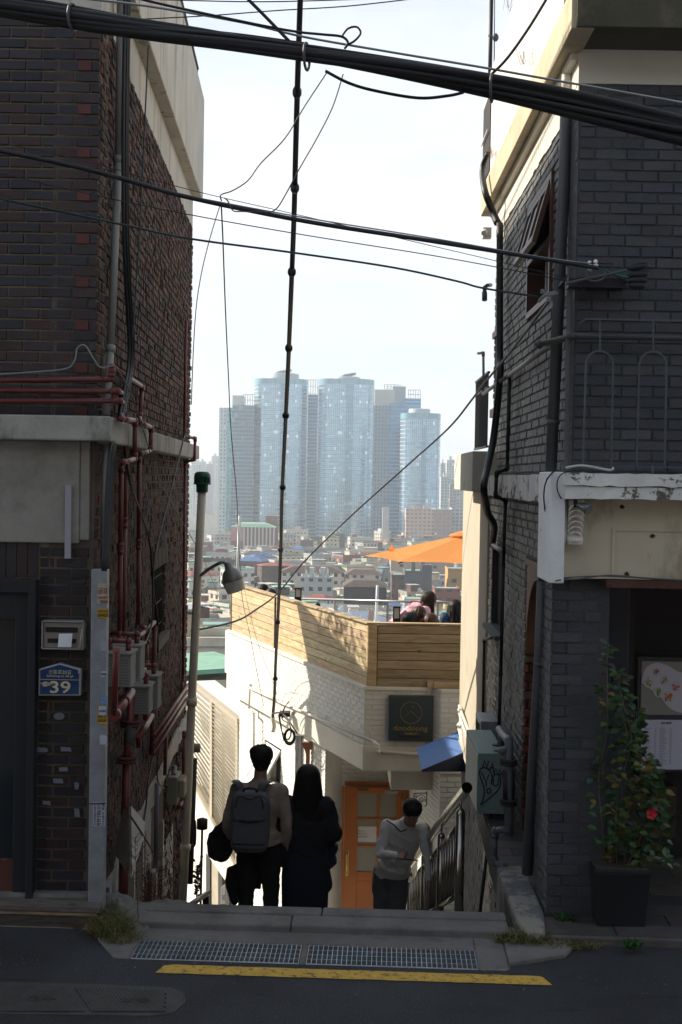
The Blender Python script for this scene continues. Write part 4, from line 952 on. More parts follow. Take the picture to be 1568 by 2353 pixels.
t = thing('drinks_menu', 'framed white drinks list with columns of small print', 'menu board', MQ(.2, 0))
mb = MB(); mb.obox(MQ(-.03, -.02), pu * .62, pv * .385, V((0, .02, 0))); obj('frame', mb, black_iron, t, .004)
mb = MB(); mb.obox(MQ(0, .0, .004), pu * .56, pv * .345, V((0, .002, 0))); obj('poster', mb, M('poster_lilac', (.44, .43, .50), .4, var=.04, bump=0), t)
text('lettering', "let's drink!", MQ(.185, .325, .006), .075, .018, ink, t, pu, pv)
mb = MB()
for c_ in (0, 1):
    for r_ in range(24):
        u0 = .02 + c_ * .115; v0 = .285 - r_ * .0108
        mb.obox(MQ(u0, v0, .0055), pu * random.uniform(.03, .06), pv * .0035, V((0, .001, 0))); mb.obox(MQ(u0 + .078, v0, .0055), pu * .014, pv * .0035, V((0, .001, 0)))
obj('printed_line', mb, M('print_grey', (.25, .2, .22), .6, bump=0), t)
# awning window upstairs
brn = M('brown_window_frame', (.085, .036, .026), .45, var=.2, scale=12, bump=.1, col2=(.3, .22, .16), thr=.66, pscale=20)
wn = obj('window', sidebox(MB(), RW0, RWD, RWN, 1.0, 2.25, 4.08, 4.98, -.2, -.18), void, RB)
mb = MB()
for (a, b, c_, d) in [(1.0, 1.05, 4.08, 4.98), (2.2, 2.25, 4.08, 4.98), (1.05, 2.2, 4.93, 4.98), (1.05, 2.2, 4.08, 4.13), (1.05, 2.2, 4.50, 4.54)]: sidebox(mb, RW0, RWD, RWN, a, b, c_, d, -.12, .03)
obj('window_frame', mb, brn, wn, .003)
mb = MB()
for i in range(5): sidebox(mb, RW0, RWD, RWN, 1.12 + i * .2, 1.17 + i * .2, 4.13, 4.5, -.1, -.08)
obj('window_bar', mb, M('bar_pale', (.45, .5, .5), .3), wn)
hz = 4.92; tilt = R(15); dn = (V((0, 0, -1)) * math.cos(tilt) + RWN * math.sin(tilt)); pe = dn.cross(RWD).normalized()
A0 = RW0 + RWD * 1.06 + V((0, 0, hz)) + RWN * .035
mb = MB(); Lw = 1.12; Hh = .44
for (a, b, c_, d) in [(0, .05, 0, Hh), (Lw - .05, Lw, 0, Hh), (.05, Lw - .05, 0, .05), (.05, Lw - .05, Hh - .06, Hh), (.32, .37, .05, Hh - .06), (.72, .77, .05, Hh - .06)]:
    mb.obox(A0 + RWD * a + dn * c_, RWD * (b - a), dn * (d - c_), pe * .035)
sash = obj('open_sash', mb, brn, wn, .002)
mb = MB(); mb.obox(A0 + RWD * .05 + dn * .05 + pe * .015, RWD * (Lw - .1), dn * (Hh - .1), pe * .005); obj('glass', mb, M('window_glass_grey', (.045, .05, .055), .4, bump=0, var=.05, spec=.5), sash)
wn = obj('far_window', sidebox(MB(), RW0, RWD, RWN, 4.25, 4.75, 3.5, 4.2, -.1, -.08), void, RB)
mb = MB(); sidebox(mb, RW0, RWD, RWN, 4.25, 4.31, 3.5, 4.2, -.08, .03); sidebox(mb, RW0, RWD, RWN, 4.25, 4.8, 3.42, 3.5, -.08, .04); sidebox(mb, RW0, RWD, RWN, 4.25, 4.8, 4.2, 4.26, -.08, .03); obj('window_frame', mb, M('orange_brown', (.24, .07, .035), .5, var=.2), wn)
wn = obj('shuttered_window', sidebox(MB(), RW0, RWD, RWN, 3.72, 4.62, 1.40, 2.13, -.16, -.12), void, RB)
mb = MB()
for i in range(12): sidebox(mb, RW0, RWD, RWN, 3.75 + i * .073, 3.775 + i * .073, 1.42, 2.11, -.1, -.05)
obj('slat', mb, black_iron, wn)
mb = MB(); sidebox(mb, RW0, RWD, RWN, 3.6, 4.7, 1.35, 1.39, -.04, .08); obj('window_sill', mb, M('sill_grey', (.13, .14, .14), .8, var=.2), wn, .004)
# arched doorway with raw brick jamb
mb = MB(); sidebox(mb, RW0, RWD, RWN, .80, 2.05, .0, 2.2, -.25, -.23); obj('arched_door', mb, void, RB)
mb = MB(); bricks(mb, RW0 + RWD * 2.05 - RWN * .25, RWN, -RWD, .25, .02, 2.18, [(.24, .055, .025), (.18, .045, .025), (.28, .08, .04), (.16, .05, .03), (.20, .13, .09)], bl=.10, bh=.057, dep=.02, jit=.01, rough=.006, cham=.006, jt=.014, twist=.006)
obj('jamb_brickwork', mb, M('raw_red_brick', (1, 1, 1), .9, var=.3, attr=True, bump=.8, bscale=60), RB)
mb = MB(); pts = []
for i in range(13):
    a = math.pi * i / 12; pts.append((1.425 + .55 * math.cos(a), 1.45 + .62 * math.sin(a)))
for (u0, z0), (u1_, z1_) in zip(pts, pts[1:]):
    mb.prism([RW0 + RWD * u0 + V((0, 0, z0)) - RWN * .1, RW0 + RWD * u0 + V((0, 0, 2.2)) - RWN * .1, RW0 + RWD * u1_ + V((0, 0, 2.2)) - RWN * .1, RW0 + RWD * u1_ + V((0, 0, z1_)) - RWN * .1], RWN * .11)
sidebox(mb, RW0, RWD, RWN, .8, 2.05, 2.15, 2.2, -.1, .02)
obj('arch_frame', mb, M('arch_wood', (.20, .09, .045), .6, var=.3, bump=.2), RB)
# curved concrete cheek, landings
mb = MB(); pp = [PZ(x, y, .085) for x, y in [(1142, 1991), (1199, 1988), (1221, 2021), (1250, 2094), (1254, 2135), (1240, 2142), (1216, 2140), (1199, 2125), (1184, 2101), (1170, 2061), (1157, 2025)]]
mb.prism([p - V((0, 0, .75)) for p in pp], (0, 0, .75)); single('concrete_cheek', mb, M('cheek_concrete', (.115, .12, .125), .85, var=.2, scale=4, bump=.4, bscale=50, col2=(.24, .22, .18), thr=.48, soft=.03, pscale=2.6), 'curved concrete stair cheek half covered in grey paint', 'stair cheek', bevel=.02)
mb = MB(); mb.box((1.31, 9.25, -.4), (1.47, 11.0, -.02)); single('concrete_landing', mb, concrete, 'concrete door landing below the arched doorway', 'landing', bevel=.015)
mb = MB(); p = P(1240, 1990, 8.8)
# downpipe
dpm = M('charcoal_pipe', (.075, .078, .085), .5, var=.2, scale=4, bump=.08)
dpw = M('white_pipe', (.6, .58, .5), .5, var=.1, bump=.05)
t = thing('downpipe', 'thick charcoal downpipe with white painted top on the house corner', 'downpipe', P(1211, 2005, 8.75))
q = [P(1305, 140, 8.5), P(1304, 200, 8.5), P(1302, 228, 8.5), P(1297, 400, 8.5), P(1266, 1085, 8.5)]
mb = MB(); mb.tube([P(1308, 138, 8.5), q[0]], .045, 16); mb.tube([q[0], q[2]], .036, 16); mb.box((q[0].x - .03, 8.47, q[0].z - .02), (q[0].x + .09, 8.55, q[0].z + .05)); obj('top_pipe', mb, dpw, t)
mb = MB(); mb.tube(q[2:], .0385, 16); obj('pipe_run', mb, dpm, t)
mb = MB(); mb.tube([P(1272, 965, 8.5), P(1271, 975, 8.5)], .043, 14); mb.tube([P(1240, 1522, 8.62), P(1240, 1530, 8.62)], .036, 14); obj('strap', mb, dpm, t)
mb = MB(); mb.tube([P(1249, 1135, 8.55), P(1245, 1340, 8.58)], .026, 14); mb.tube([P(1245, 1335, 8.58), P(1240, 1500, 8.62), P(1212, 2008, 8.78)], [.03, .034, .038], 14); obj('lower_pipe', mb, dpm, t)
F2 = PR
wallpipe('waste_pipe', [(1122, 352), (1109, 388), (1115, 440), (1133, 487), (1144, 513)], [.022, .028, .03, .034, .036], black_rubber, 'thick black taped hose looping up over the fascia', 'hose', [.16, .2, .2, .12, .08], F=PR, fit=False, sm=6)
wallpipe('waste_pipe', [(1149, 513), (1149, 802), (1150, 857), (1135, 1003), (1120, 1076), (1112, 1120), (1120, 1175), (1136, 1208), (1131, 1252)], .032, black_rubber, 'long thick black taped pipe bowing out past the ledge', 'hose', [.07, .07, .08, .12, .2, .26, .18, .08, .06], F=PR, fit=False, sm=6)
mb = MB(); mb.tube([PR(1133, 1252, .06), PR(1160, 1268, .06)], .02, 10); single('grey_elbow', mb, pvc_grey, 'grey plastic elbow above the black shuttered window', 'pipe')
PB = 'black pipes on the charcoal side wall'
wallpipe('black_pipe', [(1171, 860), (1166, 1078), (1142, 1086), (1139, 1140), (1162, 1150), (1157, 1296), (1151, 1549), (1146, 1700)], .016, black_iron, 'black pipe stepping round the white ledge', 'pipe', [.07, .07, .17, .17, .07, .07, .07, .07], PB, F=PR)
wallpipe('black_pipe', [(1136, 1464), (1113, 1470), (1110, 1650)], .014, black_iron, 'short black pipe with elbow under the shuttered window', 'pipe', .07, PB, F=PR)
wallpipe('grey_pipe', [(1263, 796), (1170, 862), (1111, 905)], .018, M('pipe_taupe', (.20, .18, .15), .5, var=.2), 'sloping taupe pipe along the upper side wall', 'pipe', .08, F=PR)
wallpipe('grey_pipe', [(1099, 812), (1111, 811), (1112, 905)], .014, M('pipe_taupe', (.2, .18, .15)), 'short upright pipe with bent top beyond the balcony railing', 'pipe', [.1, .06, .06], F=PR)
fp = [P(1600, 776, 8.05), P(1312, 772, 8.05)]; fp2 = [P(1287, 781, 8.3), P(1240, 791, 8.45)]
mb = MB(); mb.tube(fp + fp2, .022, 10); mb.ball(fp2[1], .03, 10, 6); mb.ball(fp[1], .03, 10, 6); mb.ball(fp2[0], .028, 10, 6); single('grey_pipe', mb, M('pipe_darkgrey', (.05, .048, .046), .5), 'dark horizontal pipe behind the arched iron railing', 'pipe')
mb = MB(); q = [P(1308, 655, 8.12), P(1306, 747, 8.12), P(1303, 880, 8.12), P(1303, 1075, 8.12)]; qs = smooth(q, 22)
mb.tube(qs, [.012 if i % 2 else .0145 for i in range(len(qs))], 8); single('corrugated_conduit', mb, dpm, 'ribbed charcoal conduit running down the corner brickwork', 'conduit')
wallpipe('grey_conduit', [(1162, 1905), (1138, 1909), (1136, 1982), (1161, 1990)], .022, M('conduit_grey', (.10, .11, .12), .5), 'bent grey conduit stepping over the landing edge', 'pipe', [.25, .3, .3, .25], F=PR)
mb = MB(); mb.tube([P(1130, 1868, 10.6), P(1102, 2108, 10.2)], .014, 8); single('black_pole', mb, black_iron, 'thin black pole slanting down from the graffiti box', 'pole')
# iron guard with arches
gm = M('guard_iron', (.075, .092, .10), .5, var=.2, bump=.1)
t = thing('iron_guard', 'dark iron window guard with tall arched loops on the ledge', 'railing', P(1450, 1075, 7.98))
G = lambda x, y: P(x, y, 7.98)
mb = MB()
def bar(mb, pts, w=.007):
    for a, b in zip(pts, pts[1:]): mb.tube([a, b], w, 4, smooth=False)
bar(mb, [G(1331, 742), G(1349, 733), G(1760, 740)]); bar(mb, [G(1340, 1070), G(1760, 1078)], .005)
obj('rail', mb, gm, t)
for k in range(4):
    dx = k * 122.5; yy = k * 1.5
    mb = MB(); bar(mb, [G(1379 + dx, 735 + yy), G(1379 + dx, 806 + yy)])
    arc = [G(1340.5 + dx, 1070 + yy), G(1347 + dx, 840 + yy)] + [G(1378 + dx - 31 * math.cos(math.pi * i / 10), 837 + yy - 31 * math.sin(math.pi * i / 10)) for i in range(11)] + [G(1405 + dx, 1070 + yy)]
    bar(mb, arc, .008); obj('arch_loop', mb, gm, t)
mb = MB()
for x in (1340, 1500): mb.tube([G(x, 1070), G(x, 1092)], .008, 6); mb.tube([G(x, 1090), G(x, 1094)], .02, 8)
obj('foot', mb, gm, t)
# cables resting on the ledge
cable_thing('cable', [([P(1300, 1075, 7.95), P(1340, 1070, 7.93), P(1400, 1080, 7.93), P(1410, 1074, 7.93)], .008)], 'white cable end lying on the cracked ledge', 'cable', M('white_cable', (.5, .5, .48), .5))
cable_thing('cable', [([P(1345, 1078, 7.93), P(1300, 1085, 7.9), P(1283, 1100, 7.9), P(1281, 1125, 7.95), P(1290, 1145, 8.0), P(1300, 1152, 8.05)], .004), ([P(1275, 1080, 8.0), P(1256, 1105, 8.0), P(1250, 1140, 8.1), P(1255, 1190, 8.3), P(1260, 1225, 8.5)], .005)], 'dark cable looped over the white corner of the ledge')
cable_thing('cable', [([P(1600, 1335, 8.08), P(1480, 1328, 8.08), P(1400, 1322, 8.08), P(1330, 1330, 8.06), P(1280, 1334, 8.0), P(1246, 1352, 8.1)], .005), ([P(1600, 1338, 8.09), P(1400, 1324, 8.08), P(1290, 1328, 8.04)], .004)], 'grey cables sagging across the foot of the cream sign band', 'cable', M('cable_grey2', (.12, .12, .12), .5))
# corbel and spotlight
cw = M('corbel_white', (.68, .65, .57), .8, var=.12, scale=20, bump=.4, bscale=60, col2=(.2, .17, .12), thr=.6, pscale=18)
t = thing('corbel', 'white scrolled acanthus corbel under the cracked ledge', 'corbel', (1.47, 8.12, 2.42))
x0 = 1.385; mb = MB(); mb.box((x0, 8.06, 2.42), (x0 + .012, 8.13, 2.69)); 
prof = [(0, .27), (.09, .27), (.10, .25), (.085, .20), (.06, .13), (.045, .08), (.05, .04), (.075, .03), (.08, .0), (.05, -.012), (0, -.012)]
mb.prism([(x0 + .015, 8.12 - a, 2.425 + b) for a, b in prof], (.095, 0, 0)); obj('bracket_body', mb, cw, t, .006)
mb = MB()
for i in range(6):
    f = i / 5; z = 2.66 - f * .17; y = 8.12 - (.10 - .05 * f)
    for s in (-1, 1):
        mb.tube(smooth([V((x0 + .062, y - .008, z)), V((x0 + .062 + s * .03, y - .014, z - .01)), V((x0 + .062 + s * .045, y + .0, z - .035))], 4), [.007] * 9, 6)
mb.ball((x0 + .062, 8.045, 2.44), (.05, .025, .02), 12, 8); mb.tube([(x0 + .02, 8.05, 2.425), (x0 + .105, 8.05, 2.425)], .018, 12); obj('leaf_carving', mb, cw, t)
t = thing('spotlight', 'small grey outdoor spotlight beside the white corbel', 'spotlight', P(1322, 1140, 8.0))
mb = MB(); mb.tube([P(1322, 1138, 8.02), P(1323, 1165, 8.0)], .012, 8); obj('bracket', mb, black_iron, t)
mb = MB(); mb.tube([P(1322, 1162, 8.0), P(1332, 1160, 7.99), P(1340, 1164, 7.98), P(1354, 1172, 7.95)], [.006, .018, .026, .032], 16); obj('lamp_head', mb, M('spot_grey', (.15, .16, .17), .35, metal=.5), t)
# cable terminal
t = thing('cable_terminal', 'black cable splice bracket with taped joints and white insulators', 'cable terminal', P(1400, 660, 8.1))
a, b = P(1306, 661, 8.05), P(1434, 645, 8.12); mb = MB(); mb.box((a.x, 8.04, a.z), (b.x, 8.17, b.z)); mb.box((a.x, 8.03, a.z), (b.x, 8.05, a.z + .006)); obj('bracket', mb, black_iron, t, .003)
for i, (x, y, x2, y2) in enumerate([(1444, 618, 1487, 609), (1440, 633, 1488, 628), (1438, 645, 1487, 643), (1444, 656, 1482, 656)]):
    a, b = P(x, y, 8.0), P(x2, y2, 8.0); mb = MB(); mb.tube([a, a.lerp(b, .2), a.lerp(b, .5), a.lerp(b, .8), b], [.008, .019, .022, .021, .016], 12); obj('taped_joint', mb, black_rubber, t)
por = M('porcelain', (.7, .7, .68), .2, var=.03, bump=0)
for (x, y) in ((1355, 612), (1369, 609)):
    c = P(x, y, 8.0); mb = MB(); mb.lathe([(.0, .036), (.012, .03), (.014, .012), (.018, .0), (.012, -.012), (.017, -.028), (0, -.03)], c, 14); obj('insulator', mb, por, t)
for pts, r, m_ in [([(1350, 605), (1370, 605), (1410, 606)], .005, black_iron), ([(1347, 618), (1350, 640), (1365, 646), (1385, 641), (1392, 625)], .006, dpm), ([(1300, 652), (1350, 640), (1400, 630), (1440, 620)], .009, dpm), ([(1392, 620), (1420, 632), (1445, 637)], .005, M('teal_cable', (.01, .16, .12), .4)), ([(1395, 625), (1430, 640), (1445, 648)], .004, black_rubber), ([(1330, 655), (1360, 682), (1395, 688), (1425, 675), (1437, 655)], .0025, black_rubber), ([(1487, 618), (1498, 628), (1492, 640), (1484, 641)], .0025, black_rubber)]:
    mb = MB(); mb.tube(smooth([P(x, y, 7.99) for x, y in pts], 5), r, 8); obj('jumper_cable', mb, m_, t)
t = thing('wire_clamp', 'grey plastic double spool wire clamp hanging off the pipe', 'clamp', P(1256, 682, 8.2))
mb = MB(); mb.tube([P(1237, 694, 8.1), P(1254, 680, 8.1), P(1282, 673, 8.1)], .008, 6); mb.tube([P(1238, 690, 8.06), P(1254, 674, 8.06), P(1276, 670, 8.06)], .006, 6); obj('body', mb, M('clamp_grey', (.20, .21, .22), .5), t)
for (x, y) in ((1249, 670), (1262, 690)):
    mb = MB(); c = P(x, y, 8.08); mb.lathe([(0, -.01), (.02, -.01), (.02, -.004), (.008, 0), (.018, .006), (.018, .012), (0, .012)], c, 12); obj('spool', mb, M('clamp_grey', (.2, .21, .22)), t)
# camera-like fitting and roof antenna
mb = MB(); c = PR(1120, 535, .03); mb.box(c - V((.05, .05, .06)), c + V((.04, .05, .05))); mb.tube([c + V((-.03, -.05, 0)), c + V((-.05, -.14, -.03))], .03, 10); single('wall_fitting', mb, pvc_beige, 'small beige fitting under the end of the fascia', 'fitting', bevel=.005)
t = thing('roof_antenna', 'black mast with a thin wire and clamp behind the white parapet', 'antenna', P(1122, 200, 14.2))
mb = MB(); mb.tube([P(1125, 240, 14.2), P(1130, -30, 14.2)], .022, 8); obj('mast', mb, black_iron, t)
mb = MB(); mb.tube([P(1136, 150, 14.1), P(1137, -30, 14.1)], .006, 6); mb.tube([P(1122, 82, 14.1), P(1142, 84, 14.1)], .008, 6); mb.ball(P(1139, 86, 14.1), (.035, .03, .045), 8, 6); obj('wire', mb, dpm, t)
mb = MB(); p = PR(1113, 660, .0)
q = [PR(1128, 655, .02), PR(1120, 656, .1), PR(1114, 660, .13), PR(1114, 690, .13)]; mb.tube(q, .02, 10); mb.tube([q[2] - V((0, 0, .05)), q[3]], .026, 12); single('drip_spout', mb, dpm, 'small grey drip spout with downturned end on the house edge', 'spout')
# dry plants on the fascia
mb = MB()
for (x, y, n_, h) in ((1126, 360, 50, .12), (1212, 145, 12, .2), (1168, 22, 8, .2)):
    c = PR(x, y, .08); tuft(mb, c, .05, .12, h, n_, [(.16, .10, .05), (.22, .15, .08)], .002, .9)
single('dry_weeds', mb, grassm, 'wispy dry weeds rooted on top of the stained fascia', 'weeds', kind='stuff')
# graffiti box
bxm = M('box_green', (.20, .285, .27), .55, var=.1, scale=3, bump=.05, col2=(.15, .21, .2), thr=.6, pscale=3)
gy = 10.5; a, b = P(1097, 1870, gy), P(1162, 1732, gy)
t = thing('graffiti_box', 'pale green utility box scrawled with a black heart drawing', 'utility box', (a.x + .1, gy, a.z))
mb = MB(); mb.box((a.x, gy, a.z), (b.x, gy + 1.0, b.z)); obj('case', mb, bxm, t, .006)
mb = MB(); mb.box((a.x - .004, gy + .02, a.z + .01), (a.x, gy + .98, b.z - .02)); obj('door', mb, M('box_pale_side', (.22, .29, .33), .4, var=.1), t)
for (x, y) in ((1145, 1712), (1148, 1725)):
    c = PZ(x, y, b.z + .003); mb = MB(); mb.lathe([(0, 0), (.05, 0), (.05, .006), (0, .006)], c, 18); obj('hole_collar', mb, black_iron, t)
GX = lambda cx_, cy_: P(1034 + .2564 * cx_, 1522 + .2564 * cy_, gy - .003)
strokes = [[(297, 935), (310, 872), (332, 940), (347, 885)], [(358, 965), (382, 898), (394, 985)], [(364, 945), (388, 940)], [(398, 998), (408, 950), (440, 1012), (450, 958)], [(440, 1020), (466, 975), (474, 1030)], [(448, 1005), (470, 1000)],
           smooth([(275, 1278, 0), (305, 1200, 0), (306, 1120, 0), (285, 1060, 0), (268, 1010, 0), (268, 965, 0), (300, 940, 0), (345, 955, 0), (372, 1000, 0), (383, 1032, 0), (400, 1005, 0), (438, 1010, 0), (458, 1060, 0), (432, 1145, 0), (365, 1205, 0), (278, 1277, 0)], 4),
           [(283, 985), (325, 1068), (350, 1005)], [(325, 1065), (328, 1112)], [(377, 1038), (371, 1095)], smooth([(390, 1035, 0), (390, 1085, 0), (412, 1110, 0), (432, 1085, 0), (438, 1035, 0)], 4), [(350 + 18 * math.cos(k * .5), 1153 + 22 * math.sin(k * .5)) for k in range(14)]]
mb = MB()
for s in strokes: mb.tube([GX(p[0], p[1]) for p in s], .005, 5)
obj('graffiti', mb, ink, t)
t = thing('meter_cabinet', 'small grey steel cabinet behind the graffiti box', 'cabinet', P(1115, 1710, 11.9))
a, b = P(1104, 1712, 11.7), P(1147, 1658, 11.7); mb = MB(); mb.box((a.x, 11.7, a.z), (b.x, 12.15, b.z)); obj('case', mb, galv, t, .006)
mb = MB(); mb.box((a.x - .006, 11.78, a.z + .04), (a.x, 12.05, b.z - .03)); mb.box((b.x - .02, 11.69, a.z + .02), (b.x - .012, 11.70, b.z - .04)); obj('glass_door', mb, glass_dark, t, .003)
t = thing('gas_valve_pipe', 'grey gas pipe with two rusty flanges against the graffiti box', 'pipe', P(1170, 1930, 10.2))
G3 = lambda x, y, Y=10.1: P(x, y, Y)
mb = MB(); mb.tube(smooth([G3(1148, 1676, 10.9), G3(1158, 1690, 10.6), G3(1168, 1702, 10.3), G3(1170, 1720), G3(1170, 1930)], 4), .034, 14); mb.tube([G3(1168, 1722), G3(1154, 1725), G3(1150, 1732)], .03, 12); mb.tube([G3(1151, 1685, 10.7), G3(1151, 1712, 10.7)], .028, 12); obj('pipe_run', mb, M('valve_grey', (.13, .14, .15), .5, var=.2), t)
for y in (1750, 1757, 1843, 1850):
    mb = MB(); c = G3(1169, y); mb.tube([c, c + V((0, 0, .02))], .066, 18); obj('flange', mb, M('rust_brown', (.055, .042, .035), .8, var=.3, bump=.4), t)
mb = MB(); mb.tube([G3(1169, 1770), G3(1169, 1835)], .045, 14); obj('valve_body', mb, M('rust_brown', (.055, .042, .035)), t)
# planter
t = thing('planter', 'square black plastic planter with a climbing plant by the pillar', 'planter', (1.83, 8.2, .045))
tp_ = [P(1367, 1998, 8.02), P(1496, 1993, 8.02)]; bt = [P(1373, 2118, 8.02), P(1484, 2121, 8.02)]
zt, zb_ = tp_[0].z, .046
def frus(mb, x0, x1, X0, X1, y0, y1, Y0, Y1, z0, z1):
    return mb.add([(x0, y0, z0), (x1, y0, z0), (x1, y1, z0), (x0, y1, z0), (X0, Y0, z1), (X1, Y0, z1), (X1, Y1, z1), (X0, Y1, z1)], [(0, 3, 2, 1), (0, 1, 5, 4), (1, 2, 6, 5), (2, 3, 7, 6), (3, 0, 4, 7), (4, 5, 6, 7)])
mb = MB(); frus(mb, bt[0].x, bt[1].x, tp_[0].x, tp_[1].x, 8.03, 8.32, 8.0, 8.35, zb_, zt - .02); obj('pot', mb, M('black_plastic', (.013, .014, .016), .45, var=.15, bump=.05), t, .006)
mb = MB(); mb.box((tp_[0].x - .006, 7.994, zt - .03), (tp_[1].x + .006, 8.356, zt)); obj('rim', mb, M('black_plastic', (.013, .014, .016)), t, .004)
mb = MB(); mb.box((tp_[0].x + .01, 8.01, zt), (tp_[1].x - .01, 8.34, zt + .006)); obj('soil', mb, M('soil', (.05, .04, .03), .95, var=.5, bump=1, bscale=120), t)
t = thing('climbing_plant', 'climbing plant with round leaves and one crimson flower in black planter', 'plant', (1.83, 8.2, zt))
stems = MB(); lv = MB(); base = V((1.83, 8.15, zt))
def leaf(mb, p, d, up, L, w, col):
    s = d.cross(up).normalized(); n = s.cross(d).normalized()
    mb.add([p, p + d * L * .3 + s * w * .8 + n * w * .25, p + d * L * .65 + s * w * .85 + n * w * .2, p + d * L, p + d * L * .65 - s * w * .85 + n * w * .2, p + d * L * .3 - s * w * .8 + n * w * .25, p + d * L * .35, p + d * L * .65],
           [(0, 6, 1), (1, 6, 7, 2), (2, 7, 3), (3, 7, 4), (4, 7, 6, 5), (5, 6, 0)], col)
paths = [[(1400, 1998), (1392, 1900), (1378, 1780), (1398, 1680), (1392, 1600), (1400, 1480)], [(1410, 1995), (1420, 1880), (1432, 1790), (1445, 1700), (1432, 1620), (1418, 1540)], [(1440, 1995), (1478, 1900), (1497, 1860), (1505, 1800), (1490, 1760), (1470, 1700), (1455, 1640)],
         [(1450, 1995), (1500, 1960), (1520, 1900), (1518, 1830), (1500, 1790)], [(1430, 1990), (1440, 1900), (1460, 1830), (1470, 1760), (1450, 1690)], [(1400, 1990), (1430, 1930), (1460, 1900), (1510, 1880)], [(1450, 1998), (1490, 1975), (1530, 1985)]]
rl = random.Random(5)
for k, pth in enumerate(paths):
    for rep in range(2):
        q = smooth([P(x + rl.uniform(-8, 8), y + rl.uniform(-6, 6), 8.12 + rl.uniform(-.08, .22) if i else 8.15) for i, (x, y) in enumerate(pth)], 8)
        stems.tube(q, .0028, 5, (.10, .07, .025))
        for i, p in enumerate(q[4:]):
            dens = 2
            for j in range(dens if rl.random() < .72 else 1):
                a = rl.uniform(0, 6.28); d = V((math.cos(a), -.35 + .6 * math.sin(a), rl.uniform(-.5, .6))).normalized()
                cc = rl.choice([(.018, .05, .014), (.025, .065, .018), (.035, .085, .022), (.015, .04, .015), (.06, .09, .015)]) if rl.random() < .93 else (.13, .09, .01)
                pp_ = p + d * rl.uniform(.0, .05); 
                if pp_.z < zt: pp_.z = zt + .02
                leaf(lv, pp_, d, V((0, -.5, 1)).normalized(), rl.uniform(.045, .072), rl.uniform(.02, .03), jitter(cc, .2))
leafm = M('leaf_green', (1, 1, 1), .4, attr=True, var=.15, scale=20, bump=0, spec=.5)
obj('stems', stems, leafm, t); obj('leaves', lv, leafm, t)
mb = MB(); c = P(1497, 1870, 7.97)
for i in range(5):
    a = i * 1.257; d = V((math.cos(a), -.25, math.sin(a))).normalized(); leaf(mb, c, d, V((0, -1, 0.2)), .038, .021, (.5, .008, .02))
mb.ball(c + V((0, -.012, 0)), .008, 8, 6, (.3, .01, .02)); obj('flower', mb, M('petal_red', (1, 1, 1), .5, attr=True, bump=0), t)
# stainless railing down the stairs
t = thing('stair_railing', 'stainless steel railing with dome topped posts down the stairs', 'railing', (.9, 9.4, -.5))
def RZ(Y): return .47 - .384 * (Y - 9.4)
def RX(Y): return .905 - .004 * (Y - 9.4)
posts = [9.4, 11.0, 12.9, 15.2, 17.6]
def stz(Y): return max(-3.55, .06 - .165 * (math.floor((Y - 8.25) / .37) + 1))
mb = MB(); mb.tube([(RX(9.0), 9.0, RZ(9.0) + .045), (RX(18.5), 18.5, RZ(18.5) + .045)], .038, 18, caps=False); mb.tube([(RX(9.0), 9.0, RZ(9.0) + .045), (RX(9.5), 9.5, RZ(9.5) + .045)], .033, 18, caps=False); obj('top_rail', mb, steel, t)
for Y in posts:
    mb = MB(); mb.tube([(RX(Y), Y, stz(Y)), (RX(Y), Y, RZ(Y) - .09)], .0335, 18); mb.ball((RX(Y), Y, RZ(Y) - .09), (.0335, .0335, .045), 16, 8); mb.tube([(RX(Y), Y, RZ(Y) - .06), (RX(Y), Y, RZ(Y) + .02)], .008, 8); obj('post', mb, steel, t)
for a, b in zip(posts, posts[1:]):
    for (o, r) in ((-.17, .022), (-.68, .02)):
        mb = MB(); mb.tube([(RX(a), a, RZ(a) + o), (RX(b), b, RZ(b) + o)], r, 12); obj('rail', mb, steel, t)
    n = int((b - a) / .26)
    for i in range(1, n + 1):
        Y = a + (b - a) * i / (n + 1); mb = MB(); mb.tube([(RX(Y), Y, RZ(Y) - .68), (RX(Y), Y, RZ(Y) - .20)], .0125, 8); mb.ball((RX(Y), Y, RZ(Y) - .20), .0135, 8, 6); obj('baluster', mb, steel, t)
# ================================================================== CAFE BUILDING
def CWp(u, off=0.0, z=0.0): p = CW0 + CWD * u + CWN * off; return V((p.x, p.y, z))
CB = thing('white_cafe_building', 'white painted brick cafe building with overhanging upper storey', 'building', (.9, 18.0, -3.6))
wb = [(.67, .66, .61), (.65, .64, .60), (.68, .67, .62)]
wpm = M('white_painted_brick', (1, 1, 1), .65, var=.03, scale=6, bump=.12, bscale=40, attr=True, col2=(.55, .52, .45), thr=.70, soft=.1, pscale=3)
wmo = M('white_mortar', (.66, .64, .58), .8, var=.05, bump=.15)
UL = 6.45          # length of the upper left wall
mb = MB(); wallslab(mb, CW0, CWD, CWN, UL, -.70, .05, .25, ())
mb.obox(CWp(UL, 0, -.7), -CWN * 3, (0, 0, .75), CWD * .2)
mb.box((.36, 17.0, -.70), (1.30, 17.3, .05)); mb.prism([(1.22, 17.0, -.7), (1.34, 16.86, -.7), (1.7, 16.86, -.7), (1.7, 17.3, -.7), (1.22, 17.3, -.7)], (0, 0, .75))
obj('upper_wall', mb, wmo, CB)
mb = MB()
bricks(mb, CW0, CWD, CWN, UL, -.69, .04, wb, dep=.008, jit=.0008, rough=.0006, cham=.003, jt=.009, bh=.058)
bricks(mb, (.36, 17.0, 0), FX, FN, .86, -.69, .04, wb, dep=.008, jit=.0008, rough=.0006, cham=.003, jt=.009, bh=.058)
bricks(mb, (1.345, 16.86, 0), FX, FN, .4, -.69, .04, wb, dep=.008, jit=.0008, rough=.0006, cham=.003, jt=.009, bh=.058)
